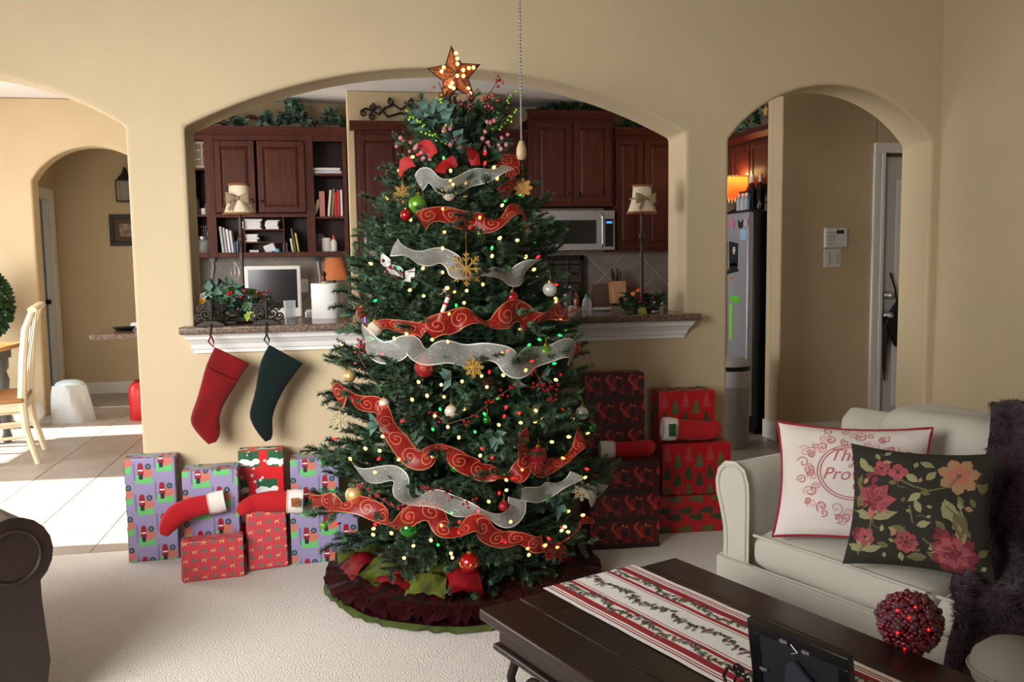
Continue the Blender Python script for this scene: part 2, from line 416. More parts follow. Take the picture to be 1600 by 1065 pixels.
for z0, z1 in ((.25, 1.0), (1.25, 2.15)):
    MB().box(4.50, 4.72, HY+.018, HY+.03, z0, z1).build('door_panel', m_white, d2, bevel=.008)
    MB().box(4.80, 5.02, HY+.018, HY+.03, z0, z1).build('door_panel', m_white, d2, bevel=.008)
for py in (461, 492):
    p = at(1391, py, HY)
    MB().tube([(4.435, HY+.03, p.z), (4.435, HY+.01, p.z), (4.435, HY-.01, p.z), (4.435, HY-.04, p.z), (4.435, HY-.065, p.z)], [.035, .035, .014, .03, .012], 12).build('door_handle', m_steel, d2)
# ledge: granite top and white moulding of the pass-through
lt = struct(MB().prism([(-.86, -.14), (1.955+.04, -.14), (1.955+.04, -.006), (1.94, -.006), (1.94, .42), (-.80, .42), (-.80, -.006), (-.86, -.006)], 1.175, 1.215, plane='xy'), 'ledge_top', m_gran, bevel=.01, seg=3)
tag(lt, 'dark speckled granite ledge of the kitchen pass-through', 'counter'); lt['kind'] = 'thing'
prof = [(0, 1.068), (-.022, 1.068), (-.022, 1.085), (-.035, 1.09), (-.045, 1.115), (-.07, 1.14), (-.082, 1.145), (-.09, 1.16), (-.105, 1.175), (0, 1.175)]
mb = MB(); n = len(prof); vs = []
for x, sgn in ((-.80, -1), (1.925, 1)):
    for y, z in prof: vs.append((x+sgn*(-y)*.45, y, z))
mb.add(vs, [tuple(range(n))[::-1], tuple(range(n, 2*n))] + [(i, (i+1) % n, (i+1) % n+n, i+n) for i in range(n)])
struct(mb, 'trim_3', m_white, smooth=False)
# ------------------------------------------------------------------ kitchen
KY = 3.66
def X(px, Y, py=300): return at(px, py, Y).x
def Z(py, Y, px=600): return at(px, py, Y).z
def panel_door(parent, x0, x1, z0, z1, y, knob=None, face=None):
    """raised panel door in the plane y (front towards -Y)"""
    mb = MB(); s_ = .055
    mb.box(x0, x0+s_, y-.02, y, z0, z1).box(x1-s_, x1, y-.02, y, z0, z1).box(x0+s_, x1-s_, y-.02, y, z0, z0+s_).box(x0+s_, x1-s_, y-.02, y, z1-s_, z1)
    d = mb.build('door', m_wood, parent, bevel=.004)
    a, b, c, e = x0+s_, x1-s_, z0+s_, z1-s_; i = .03
    MB().add([(a, y-.006, c), (b, y-.006, c), (b, y-.006, e), (a, y-.006, e), (a+i, y-.017, c+i), (b-i, y-.017, c+i), (b-i, y-.017, e-i), (a+i, y-.017, e-i)],
             [(4, 5, 6, 7), (0, 1, 5, 4), (1, 2, 6, 5), (2, 3, 7, 6), (3, 0, 4, 7)]).build('panel', m_wood, d, smooth=False)
    if knob: MB().tube([(knob[0], y-.02, knob[1]), (knob[0], y-.03, knob[1]), (knob[0], y-.042, knob[1]), (knob[0], y-.05, knob[1])], [.007, .007, .016, .008], 10).build('knob', m_iron, d)
    return d
# desk hutch with cubbies on the left
hx0, hx1 = -1.36, c0-.012
hz0, hz1 = 1.585, 2.70
hut = thing('hutch_cabinet', 'cherry wall hutch above the desk with two doors and open cubbies', 'cabinet', ((hx0+hx1)/2, KY, hz0))
xa, xb = X(326, KY), X(483, KY); xdm = X(402, KY); zd = Z(337, KY, 400)
body = MB(); th = .02
body.box(hx0, hx1, 4.0, 4.015, hz0, hz1)
for x in (hx0, xa, xb, hx1-th): body.box(x, x+th, KY, 4.0, hz0, hz1)
body.box(hx0, hx1, KY, 4.0, hz0, hz0+th).box(hx0, hx1, KY, 4.0, hz1-th, hz1).box(xa, xb, KY, 4.0, zd-.012, zd+.012)
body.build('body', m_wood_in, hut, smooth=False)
ff = MB()
sty = ((hx0, .02), (xa-.025, .085), (xb-.028, .075), (hx1-.035, .035))
for x, w_ in sty: ff.box(x, x+w_, KY-.018, KY, hz0, hz1)
for (p_, pw), (q_, _) in zip(sty, sty[1:]): ff.box(p_+pw, q_, KY-.018, KY, hz0, hz0+.045).box(p_+pw, q_, KY-.018, KY, hz1-.05, hz1)
ff.box(xa+.06, xb-.028, KY-.018, KY, zd-.015, zd+.02)
ff.build('face_frame', m_wood, hut, bevel=.002)
MB().prism([(KY+.02, hz1), (KY-.025, hz1), (KY-.06, hz1+.05), (KY-.06, hz1+.075), (KY+.02, hz1+.075)], hx0, hx1, plane='yz').build('crown', m_wood, hut, smooth=False)
dz0, dz1 = zd+.028, hz1-.055
panel_door(hut, xa+.065, xdm-.012, dz0, dz1, KY-.018, (xdm-.04, dz0+.1))
panel_door(hut, xdm+.012, xb-.032, dz0, dz1, KY-.018, (xdm+.04, dz0+.1))
shelves = []
for py in (271, 338): shelves.append((xb+th, hx1-th, Z(py, KY, 510)))
for py in (262, 335): shelves.append((hx0+th, xa, Z(py, KY, 315)))
for a, b, z in shelves: MB().box(a, b, KY, 3.99, z-.02, z).build('shelf', m_wood, hut, bevel=.002)
xc1, xc2, xc3 = X(378, KY), X(440, KY), X(457, KY)
dv = [MB().box(x, x+.012, KY+.01, 3.99, hz0+th, zd-.012) for x in (xc1, xc2)]
for q in dv: q.build('divider', m_wood, hut)
cz = [hz0+th+(zd-.012-hz0-th)*k/3 for k in (1, 2)]
for z in cz: MB().box(xc1+.012, xc2, KY+.02, 3.99, z-.006, z+.006).build('shelf', m_wood, hut)
# its contents
def book(x, w_, z, h, col, label, y=KY+.03, d=.2, lean=0, name='book', grp=None, cat='book'):
    t = thing(name, label, cat, (x, y, z), group=grp)
    mb = MB(); mb.box(0, w_, 0, d, 0, h)
    mm = mat('cover_%d_%d_%d' % col, col, .5)
    o = mb.build('cover', mm, t, w=False, bevel=.002)
    MB().box(.003, w_-.003, .004, d-.003, h-.004, h+.0015).build('pages', m_paper, t, w=False)
    t.rotation_euler = (0, lean, 0)
zs_ = shelves[1][2]
for k, (px, wd, h, col, lab, ln) in enumerate([
        (490, .035, .17, (150, 140, 100), 'khaki book leaning at the left end of the hutch shelf', .35),
        (503, .05, .235, (190, 120, 118), 'thick pink and white striped book standing on the hutch shelf', 0),
        (515, .022, .25, (210, 206, 190), 'thin cream book leaning right of the striped one', .1),
        (521, .018, .26, (130, 122, 80), 'thin olive book second from the red ones on the hutch shelf', .08),
        (526, .026, .22, (170, 24, 30), 'red book standing left of its brighter neighbour', 0),
        (531, .022, .245, (200, 30, 34), 'bright red book beside the white one', 0),
        (536, .02, .25, (228, 228, 230), 'white book at the right end of the hutch shelf', 0)]):
    book(X(px-4, KY+.03, 320), wd, zs_, h, col, lab, lean=ln)
zt = shelves[0][2]
for k, (x0_, col, lab) in enumerate(((490, (40, 60, 110), 'blue edged binder lying flat on the upper hutch shelf'), (488, (215, 218, 226), 'white binder lying on top of the blue one in the hutch'))):
    MB().box(X(x0_, KY, 262), X(534-k*2, KY, 262), KY+.03, KY+.28, zt+k*.03, zt+.028+k*.03).single('binder', [mat('binder%d' % k, (222, 224, 232), .5)], lab, 'binder', bevel=.008)
zb = hz0+th
def bottle(name, c, prof, m_, label, capr=None, capz=None, capm=None, cat='bottle', grp=None, n=14):
    t = thing(name, label, cat, c, group=grp)
    MB().lathe(prof, (0, 0, 0), n).build('body', m_, t, w=False, angle=.9)
    if capr: MB().lathe([(capr, capz[0]), (capr, capz[1]*.9+capz[0]*.1), (capr*.7, capz[1])], (0, 0, 0), n).build('cap', capm, t, w=False)
    return t
bottle('pill_bottle', (X(510, KY+.1, 380), KY+.1, zb), [(.04, 0), (.042, .02), (.042, .12), (.03, .13)], m_plastic, 'squat white pill bottle on the lowest hutch shelf', .042, (.125, .155), mat('cap_white', (235, 232, 228), .4))
bottle('glue_bottle', (X(521.5, KY+.08, 380), KY+.08, zb), [(.03, 0), (.032, .02), (.032, .11), (.014, .14)], m_plastic, 'white glue bottle with an orange tip in the hutch', .012, (.14, .175), mat('cap_orange', (220, 70, 30), .4))
MB().sphere((X(500, KY+.2, 380), KY+.2, zb+.105), .105, 12, 8, sc=(.75, .8, 1)).single('craft_bag', mat('grey_bag', (120, 112, 120), .5, var=.5, vscale=20), 'grey crumpled plastic bag behind the bottles in the hutch', 'bag')
book(X(487, KY+.05, 370), .018, zb, .16, (60, 40, 40), 'dark thin notebook with red top standing at the cubby side')
# papers in the middle cubbies
for k, (px0, px1, z, h) in enumerate([(376, 410, cz[1]+.006, .10), (412, 437, cz[1]+.006, .085), (380, 404, cz[0]+.006, .075), (384, 402, zb, .05)]):
    x0_, x1_ = X(px0, KY, 370)+.012, X(px1, KY, 370)
    t = thing('paper_stack', ['tall messy stack of white papers in the top left pigeonhole', 'second messy stack of papers beside it under the doors', 'stack of white papers in the middle pigeonhole', 'low white envelope box in the bottom pigeonhole'][k], 'papers', ((x0_+x1_)/2, KY+.12, z))
    q = int(h/.012)
    for j in range(q):
        mb = MB(); a = random.uniform(-.12, .12)
        mb.M = Matrix.Rotation(a, 4, 'Z'); mb.box(-(x1_-x0_)/2*.88, (x1_-x0_)/2*.88, -.1, .1, j*.012, j*.012+.01)
        mb.build('sheet', m_paper, t, w=False)
mb = MB(); mb.M = Matrix.Translation((X(421, KY, 385), KY+.05, zb+.055)) @ Matrix.Rotation(-.35, 4, 'Y'); mb.box(-.05, .05, 0, .03, -.03, .045)
mb.single('white_box', m_paper, 'small white box tilted in the bottom pigeonhole', 'box', bevel=.003)
MB().sphere((X(433, KY+.05, 385), KY+.05, zb+.03), .03, 12, 8).single('blue_ball', mat('pale_blue', (120, 180, 205), .4), 'small pale blue ball beside the tilted white box', 'ball')
for k, px in enumerate((350, 355, 360, 365)):
    book(X(px, KY+.03, 370)-.02, .02, zb, .265-.012*k, [(222, 222, 226), (190, 190, 200), (230, 230, 232), (205, 205, 212)][k],
         ['white folder leaning at the far left of the lower cubby', 'pale grey folder second from the left in the lower cubby', 'bright white folder third in the lower cubby', 'light grey folder nearest the divider in the lower cubby'][k], lean=-.09, name='folder', cat='folder')
for k, (px, h, col, lab) in enumerate([(369, .12, (70, 84, 120), 'low navy booklet beside the folders'), (373, .13, (100, 110, 140), 'slate blue booklet against the divider'),
                                       (445, .10, (60, 60, 66), 'short dark booklet right of the pigeonholes'), (450, .11, (80, 80, 90), 'short grey booklet in the narrow cubby')]):
    book(X(px, KY+.03, 385)-.02, .014, zb, h, col, lab, name='booklet', cat='booklet')
for k, (px, h, col, lab) in enumerate([(460, .15, (215, 215, 215), 'white folder leaning in the right lower cubby'), (464, .24, (110, 84, 50), 'tall brown folder leaning in the right lower cubby'), (469, .2, (190, 190, 60), 'folder with a yellow edge at the right lower cubby')]):
    book(X(px, KY+.03, 385)-.02, .016, zb, h, col, lab, lean=-.14, name='folder', cat='folder')
# left open column: small framed window ornament, jars, basket
p = at(315, 237, KY+.05); zl = shelves[2][2]
t = thing('window_ornament', 'small cream window-pane frame on the top left shelf', 'ornament', (p.x, KY+.05, zl))
mb = MB(); W_, H_ = .075, .245
mb.box(-W_, W_, 0, .02, 0, .025).box(-W_, W_, 0, .02, H_-.025, H_).box(-W_, -W_+.02, 0, .02, 0, H_).box(W_-.02, W_, 0, .02, 0, H_)
mb.build('frame', mat('cream_paint', (206, 190, 160), .6), t, w=False, bevel=.003)
mb = MB().box(-.006, .006, .004, .014, .025, H_-.025)
for k in (1, 2): mb.box(-W_+.02, W_-.02, .004, .014, H_*k/3-.005, H_*k/3+.005)
mb.build('muntin', MATS['cream_paint'], t, w=False)
MB().box(-W_+.02, W_-.02, .015, .018, .02, H_-.02).build('pane', mat('dull_pane', (120, 96, 76), .4), t, w=False)
zl2 = shelves[3][2]
MB().box(X(313, KY, 325), X(323, KY, 325), KY+.04, KY+.1, zl2, zl2+.06).single('note_cube', m_paper, 'white note cube on the left hutch shelf', 'notepad', bevel=.004)
bottle('bottle', (X(327, KY+.05, 320)-.02, KY+.05, zl2), [(.022, 0), (.022, .09), (.012, .11)], mat('grey_green', (90, 110, 104), .4), 'small grey green bottle with red cap beside the note cube', .012, (.11, .13), MATS['red_berry'])
bottle('figurine', (X(307, KY+.08, 320), KY+.08, zl2), [(.03, 0), (.035, .05), (.02, .1), (.03, .13), (0, .17)], mat('mottled', (110, 96, 80), .6, var=.5, vscale=40), 'mottled brown figurine at the left edge of the shelf', cat='figurine')
bottle('candy_jar', (X(317, KY+.1, 385), KY+.1, zb), [(.06, 0), (.075, .04), (.07, .13), (.05, .15)], m_glass, 'glass jar with orange sweets in the bottom left cubby', .055, (.15, .18), m_steel, cat='jar')
MB().sphere((X(317, KY+.1, 390), KY+.1, zb+.05), .055, 10, 6, sc=(1, 1, .8)).single('sweets', mat('orange_sweets', (160, 74, 30), .5, var=.6, vscale=50), 'heap of orange sweets inside the glass jar', 'sweets')
t = thing('wire_basket', 'grey metal mesh letter basket tilted in the bottom left cubby', 'basket', (X(312, KY+.26, 360), KY+.26, zb+.12))
for k in range(7):
    MB().cyl((-.07+k*.02, 0, 0), (-.07+k*.02+.03, 0, .17), .003, n=5).build('wire', m_steel, t, w=False)
for k in range(6):
    MB().cyl((-.08+k*.006, .003, k*.03), (.06+k*.006, .003, k*.03), .003, n=5).build('wire', m_steel, t, w=False)

# tall oven cabinet
OY = 3.25
ox0, ox1 = X(556, OY), X(700, OY)
ov = thing('oven_cabinet', 'tall cherry oven cabinet behind the tree', 'cabinet', ((ox0+ox1)/2, OY+.3, 0))
zov1 = Z(357, OY, 600)
MB().box(ox0, ox1, OY, 3.318, 0, 2.70).box(c1+.013, ox1-.02, 3.318, 4.0, 0, 2.70).build('body', m_wood, ov, bevel=.003)
MB().prism([(OY+.04, 2.70), (OY-.02, 2.70), (OY-.07, 2.75), (OY-.07, 2.775), (OY+.04, 2.775)], ox0-.04, ox1, plane='yz').build('crown', m_wood, ov, smooth=False)
panel_door(ov, ox0+.03, X(629, OY), Z(350, OY, 600), 2.66, OY, (X(623, OY), Z(335, OY)))
panel_door(ov, X(631, OY), ox1-.02, Z(350, OY, 600), 2.66, OY)
oven = thing('wall_oven', 'stainless wall oven with black glass beside the wall column', 'oven', (X(630, OY), OY, .55))
a, b = X(567, OY), X(694, OY)
MB().box(a, b, OY-.03, OY-.001, .62, zov1).build('front', m_steel, oven, bevel=.004)
zz = Z(388, OY)
MB().box(a+.02, b-.02, OY-.034, OY-.03, zz+.02, zov1-.02).build('control_panel', m_black, oven, bevel=.002)
MB().box(a+.05, b-.05, OY-.036, OY-.03, .8, zz-.12).build('window', mat('oven_glass', (30, 22, 20), .1), oven)
h = MB(); h.cyl((a+.02, OY-.08, zz-.04), (b-.02, OY-.08, zz-.04), .014).cyl((a+.06, OY-.03, zz-.04), (a+.06, OY-.08, zz-.04), .01).cyl((b-.06, OY-.03, zz-.04), (b-.06, OY-.08, zz-.04), .01)
h.build('handle', m_steel, oven)

# cabinets on the right of the tree, microwave
def wall_unit(label, x0, x1, z0, z1, y, doors, knobs=True):
    t = thing('wall_cabinet', label, 'cabinet', ((x0+x1)/2, y, z0))
    MB().box(x0, x1, y, 4.015, z0, z1).build('body', m_wood, t, bevel=.003)
    MB().prism([(y+.02, z1), (y-.02, z1), (y-.06, z1+.05), (y-.06, z1+.075), (y+.02, z1+.075)], x0, x1, plane='yz').build('crown', m_wood, t, smooth=False)
    n_ = len(doors)
    for k, (a, b) in enumerate(doors):
        panel_door(t, a, b, z0+.035, z1-.035, y, ((b-.04) if k % 2 == 0 else (a+.04), z0+.12) if knobs else None)
    return t
MYY = 3.58
wall_unit('cherry two-door wall cabinet right above the microwave', X(826, MYY), X(958, MYY), Z(322, MYY, 900), Z(186, MYY, 900), MYY,
          [(X(835, MYY), X(893.5, MYY)), (X(897, MYY), X(954, MYY))])
rx0 = X(958.5, KY)
wall_unit('cherry two-door wall cabinet right of the microwave beside the opening', rx0, rx0+.72, Z(393, KY, 1000), Z(212, KY, 1000), KY,
          [(rx0+.02, rx0+.30), (rx0+.325, rx0+.66)], knobs=False)
wall_unit('cherry wall cabinet hidden behind the tree crown', ox1+.01, X(825, KY), 1.62, 2.70, KY, [(ox1+.04, X(824, KY)-.03)])
ma, mb_ = X(832, MYY), X(959.5, MYY); mz1, mz0 = Z(329, MYY, 895), Z(391, MYY, 895)
mw = thing('microwave', 'stainless over-range microwave with black window and blue display', 'microwave', ((ma+mb_)/2, MYY, mz0))
MB().box(ma, mb_, MYY, 4.0, mz0, mz1).build('body', m_dark, mw)
MB().box(ma, mb_, MYY-.03, MYY, mz0, mz1).build('front', m_steel, mw, bevel=.006)
MB().box(X(842, MYY), X(930, MYY), MYY-.034, MYY-.03, Z(381, MYY, 890), Z(344, MYY, 890)).build('window', mat('mw_glass', (20, 20, 24), .12), mw, bevel=.002)
MB().box(X(944, MYY), X(956.5, MYY), MYY-.034, MYY-.03, Z(385, MYY, 950), Z(342, MYY, 950)).build('keypad', m_black, mw)
MB().box(X(946, MYY), X(954.5, MYY), MYY-.0355, MYY-.034, Z(349, MYY, 950), Z(346, MYY, 950)).build('display', mat('blue_led', (60, 130, 255), .4, emit=2), mw)
hx = X(938, MYY)
MB().tube([(hx, MYY-.03, mz0+.03), (hx, MYY-.07, mz0+.06), (hx, MYY-.07, mz1-.06), (hx, MYY-.03, mz1-.03)], .013, 8).build('handle', m_steel, mw)

# backsplash tiles (diamonds) and counters
def clip(poly, x0, x1, z0, z1):
    for ax, lim, sg in ((0, x0, 1), (0, x1, -1), (1, z0, 1), (1, z1, -1)):
        out = []
        for i in range(len(poly)):
            p, q = poly[i-1], poly[i]; dp, dq = sg*(p[ax]-lim), sg*(q[ax]-lim)
            if dp >= 0: out.append(p)
            if dp*dq < 0:
                tt = dp/(dp-dq); out.append((p[0]+(q[0]-p[0])*tt, p[1]+(q[1]-p[1])*tt))
        poly = out
        if len(poly) < 3: return None
    return poly
m_bs = mat('backsplash_tile', (150, 136, 124), .45, var=.3, vscale=9)
m_bsg = mat('backsplash_grout', (196, 186, 172), .9)
def backsplash(name, x0, x1, z0, z1, y, s_=.43):
    base = struct(MB().box(x0, x1, y-.008, y, z0, z1), name, m_bsg, smooth=False)
    h = s_/math.sqrt(2); i = 0
    for r_ in range(-1, int((z1-z0)/h)+3):
        for c_ in range(-1, int((x1-x0)/(2*h))+3):
            cx, cz_ = x0+c_*2*h+(h if r_ % 2 else 0), z0+r_*h; g = h-.006
            pl = clip([(cx, cz_-g), (cx+g, cz_), (cx, cz_+g), (cx-g, cz_)], x0, x1, z0, z1)
            if pl: MB().prism(pl, y-.014, y-.008).build('tile', m_bs, base, smooth=False)
backsplash('wall_backsplash_desk', -1.48, c0-.005, .92, hz0, 4.02, .40)
backsplash('wall_backsplash_range', ox1+.02, 3.75, 1.08, 1.62, 4.02, .40)
def counter(name, label, x0, x1, y0, y1, z, base=True, over=.02):
    t = thing(name, label, 'counter', ((x0+x1)/2, (y0+y1)/2, 0))
    MB().box(x0, x1, y0, y1, z-.04, z).build('worktop', m_gran, t, bevel=.008)
    if base: MB().box(x0+over, x1-over, y0+.03, y1, 0, z-.04).build('base', m_wood, t)
    return t
counter('desk_counter', 'granite desk worktop under the hutch', -1.40, c0-.02, 3.34, 4.0, .90)
counter('range_counter', 'granite kitchen worktop below the microwave', ox1+.03, 3.70, 3.37, 4.0, 1.06)
counter('peninsula_counter', 'rounded granite worktop end showing left of the pillar', -1.96, -1.02, 2.35, 3.1, 1.0, True, .36)
counter('sink_counter', 'lower kitchen counter behind the pass-through ledge', -.9, 1.9, .44, 1.05, 1.0)
# iron scroll above the oven cabinet
t = thing('iron_scroll', 'black wrought iron scroll hung above the oven cabinet', 'wall decor', (X(620, 3.30), 3.30, Z(175, 3.3)))
x0, z0 = X(568, 3.3), Z(176, 3.3); Ls = X(690, 3.3)-x0
def sc(u, v): return (x0+u*Ls, 3.30, z0+v*Ls)
for pts in ([(.0, .02), (.06, .05), (.14, .02), (.22, -.02), (.30, .06), (.42, .10), (.5, .04), (.58, .10), (.70, .06), (.78, -.02), (.86, .02), (.94, .05), (1, .02)],
            [(.14, .02), (.22, .08), (.33, -.05), (.5, .0), (.67, -.05), (.78, .08), (.86, .02)]):
    MB().tube([sc(*q) for q in pts], .011, 6).build('rod', m_iron, t)
for cx, cz_, sg in ((.03, -.01, 1), (.14, .07, -1), (.14, -.05, 1), (.38, .14, 1), (.62, .14, -1), (.97, -.01, -1)):
    MB().tube([sc(a, b) for a, b in spiral(cx, cz_, .045, PI/2, 1.3, 16, .2, sg)], .009, 6).build('scroll', m_iron, t)
# greenery and bent-twig handles on top of the cabinets
def ivy(label, px0, px1, py, Y, n_, hgt, mats_=(0, 1)):
    p0, p1 = at(px0, py, Y), at(px1, py, Y)
    t = thing('ivy_garland', label, 'garland', ((p0.x+p1.x)/2, Y, p0.z))
    MB().tube([(p0.x+(p1.x-p0.x)*k/8, Y+random.uniform(-.03, .03), p0.z+.02+random.uniform(0, .03)) for k in range(9)], .006, 5).build('stem', m_brownstem, t)
    mb = MB()
    for k in range(n_):
        u = random.random(); b = math.exp(-((u-.5)/.33)**2)
        p = Vector((p0.x+(p1.x-p0.x)*u, Y+random.uniform(-.07, .05), p0.z+.02+random.random()*hgt*b))
        d = Vector((random.uniform(-1, 1), random.uniform(-1, .3), random.uniform(-.5, 1)))
        mb.leaf(p, d, (random.uniform(-1, 1), -1, random.uniform(0, 1)), random.uniform(.05, .085), random.uniform(.02, .032), random.choice(mats_))
    o = mb.build('leaves', [m_leafb, m_leafdk], t, smooth=False); o['kind'] = 'stuff'
zt_ = hz1+.075
for k, (a, b, n_, h) in enumerate([(330, 382, 70, .14), (408, 430, 40, .13), (437, 485, 130, .27), (500, 542, 70, .12)]):
    ivy(['trailing ivy at the left end of the hutch top', 'small ivy sprig between the twig arch and the tall ivy', 'tall bushy ivy in the middle of the hutch top', 'pale ivy at the right end of the hutch top'][k], a, b, 198, KY+.12, n_, h)
for k, (a, b) in enumerate(((378, 408), (490, 535))):
    p0, p1 = at(a, 199, KY+.18), at(b, 199, KY+.18)
    t = thing('twig_arch', ['brown twig arch lying left of the tall ivy on the hutch', 'brown twig arch behind the pale ivy on the hutch'][k], 'decoration', ((p0.x+p1.x)/2, KY+.18, zt_))
    for j in range(3):
        MB().tube([((p0.x+p1.x)/2+(p1.x-p0.x)/2*math.cos(a_), KY+.18+j*.012, zt_+(.11+.012*j)*math.sin(a_)) for a_ in [PI*i/12 for i in range(13)]], .012, 6).build('twig', m_brownstem, t)
ivy('dark garland on top of the cabinets right of the tree', 826, 960, 181, MYY+.15, 150, .10, (1,))
ivy('dark garland above the right-hand cabinet by the arch', 962, 1040, 205, KY+.12, 110, .22, (1,))
# desk things
dzz = .90
t = thing('desk_monitor', 'white framed computer monitor with a black screen on the desk', 'monitor', (X(420, 3.62), 3.62, dzz))
a, b = X(376, 3.6), X(465, 3.6); zt2, zb2 = Z(415, 3.6, 420), 1.02
MB().box(a, b, 3.6, 3.65, zb2, zt2).build('case', m_plastic, t, bevel=.012, seg=3)
MB().box(a+.035, b-.035, 3.597, 3.6, zb2+.09, zt2-.035).build('screen', mat('screen_off', (26, 26, 32), .15), t)
MB().prism([(3.63, dzz+.012), (3.66, dzz+.012), (3.70, zb2+.2), (3.66, zb2+.2)], (a+b)/2-.09, (a+b)/2+.09, plane='yz').box((a+b)/2-.1, (a+b)/2+.1, 3.53, 3.72, dzz, dzz+.012).build('foot', m_plastic, t, bevel=.003)
lx = X(523, 3.75); ls = thing('desk_lamp', 'desk lamp with an orange paper shade beside the wall column', 'lamp', (lx-.03, 3.75, dzz))
z0, z1 = Z(437, 3.75, 523), Z(402, 3.75, 523)
sm = MB(); sm.lathe([(.13, z0-dzz), (.075, z1-dzz)], (0, 0, 0), 20).build('shade', mat('orange_shade', (206, 124, 76), .8, var=.2, vscale=30), ls, w=False)
MB().lathe([(.06, 0), (.065, .015), (.025, .03), (.03, .12), (.018, .16), (.028, .24), (.012, .3), (.012, z0-dzz+.03)], (0, 0, 0), 12).build('base', m_iron, ls, w=False)
for k, px in enumerate((331, 496)):
    p1_, p2_ = at(px, 403, 3.95), at(px-3 if k == 0 else px+4, 455, 3.98)
    t = thing('cable', ['white cable running down from the hutch beside the ivy', 'white cable running down from the hutch beside the orange lamp'][k], 'cable', (p1_.x, 3.95, p2_.z))
    MB().tube([p1_, p1_+Vector((.005, .01, -.08)), p1_.lerp(p2_, .6)+Vector((.01, 0, 0)), p2_, p2_+Vector((-.01, 0, -.1))], .012, 6).build('cord', m_plastic, t)
    MB().box(p1_.x-.02, p1_.x+.03, 3.93, 3.97, p1_.z-.03, p1_.z+.01).build('plug', m_black, t)
p = at(475, 446, 4.0)
t = thing('wall_outlet', 'white wall outlet between the monitor and the orange lamp', 'outlet', (p.x, 4.0, p.z-.06))
MB().box(p.x-.042, p.x+.042, 3.998, 4.006, p.z-.065, p.z+.065).build('plate', m_plastic, t, bevel=.003)
MB().box(p.x-.018, p.x+.018, 3.994, 3.998, p.z-.04, p.z+.04).build('socket', mat('ivory', (200, 196, 188), .5), t)
# things on the range counter
cz0 = 1.06; ry = 3.62
a, b = X(836, 3.9), X(911, 3.9); z0, z1 = cz0+.035, Z(399, 3.9, 870)
t = thing('stove_grate', 'black framed grid panel standing behind the range', 'range', ((a+b)/2, 3.9, cz0))
mb = MB().box(a, b, 3.88, 3.91, z1-.05, z1).box(a, b, 3.88, 3.91, cz0, z0+.03).box(a, a+.045, 3.88, 3.91, cz0, z1).box(b-.045, b, 3.88, 3.91, cz0, z1)
mb.build('frame', m_black, t, bevel=.004)
for k in range(1, 5): MB().cyl((a, 3.89, z0+(z1-z0)*k/5), (b, 3.89, z0+(z1-z0)*k/5), .008, n=6).build('bar', m_iron, t)
for k in (1, 2): MB().cyl((a+(b-a)*k/3, 3.885, z0), (a+(b-a)*k/3, 3.885, z1), .008, n=6).build('bar', m_iron, t)
MB().box(a+.03, b-.03, 3.9, 3.912, z0, z1-.03).build('back', mat('grate_back', (62, 48, 42), .6), t)
kb = X(966, ry)
t = thing('knife_block', 'light wooden knife block with dark handled knives', 'knife block', (kb, ry, cz0))
mb = MB(); mb.M = Matrix.Rotation(-.18, 4, 'X'); mb.box(-.075, .075, -.05, .07, .012, .235); mb.build('block', mat('maple', (186, 138, 92), .5, var=.25, vscale=8, stretch=(6, 6, 1)), t, w=False, bevel=.006)
for k in range(5):
    mb = MB(); mb.M = Matrix.Rotation(-.18, 4, 'X'); x = -.05+.022*k
    mb.box(x-.008, x+.008, -.01+.02*(k % 2), .015+.02*(k % 2), .23, .37-.03*(k % 3)); mb.build('knife', m_wood_in, t, w=False, bevel=.004)
wp = mat('whisky', (66, 44, 60), .2)
bottle('pump_bottle', (X(882, ry), ry, cz0), [(.028, 0), (.03, .01), (.03, .12), (.012, .15)], m_steel, 'silver pump bottle standing left of the dark bottles', .01, (.15, .2), m_plastic)
bottle('sauce_bottle', (X(889.5, ry), ry, cz0), [(.026, 0), (.028, .01), (.028, .13), (.012, .17)], wp, 'dark bottle with a pale label next to the pump bottle', .013, (.17, .2), m_steel)
bottle('sauce_bottle', (X(899, ry), ry, cz0), [(.034, 0), (.036, .01), (.036, .1), (.014, .13)], mat('amber', (120, 60, 40), .2), 'squat amber bottle right of the dark bottle', .014, (.13, .155), m_dark)
t = thing('paper_towel_bag', 'brown paper bag standing left of the knife block', 'bag', (X(944, 3.75), 3.75, cz0))
MB().prism([(-.11, 0), (.11, 0), (.1, .19), (.02, .21), (-.1, .2)], 0, .1).build('bag', mat('kraft', (92, 70, 58), .8), t, w=False, bevel=.006)
# things on the lower sink counter / back of the ledge
zk = 1.215
t = thing('towel_roll', 'white paper towel roll standing on the back of the ledge', 'paper towel', (X(509, .33, 480), .33, zk))
MB().lathe([(.02, 0), (.079, 0), (.08, .004), (.08, .196), (.078, .2), (.02, .2)], (0, 0, 0), 28).build('roll', mat('tissue', (232, 230, 226), .95, bump=.2, bscale=80), t, w=False)
MB().lathe([(.02, .0), (.019, .21), (.0, .212)], (0, 0, 0), 12).build('core', mat('card', (170, 150, 120), .9), t, w=False)
t = thing('towel_spindle', 'iron finial post with a fork shape behind the paper towel', 'ornament', (X(506, .30, 440), .395, zk))
MB().cyl((0, .045, 0), (0, .045, .23), .006).lathe([(.012, .215), (.006, .235), (.014, .25), (.0, .275)], (0, .045, 0), 8).build('post', m_iron, t, w=False)
def stemmed(): pass
bottle('soap_bottle', (X(917, .36, 480), .36, zk), [(.026, 0), (.03, .01), (.03, .04), (.026, .07), (.012, .085)], m_glass, 'clear dish soap bottle with a green cap on the ledge', .012, (.085, .102), mat('soapgreen', (30, 150, 80), .4))
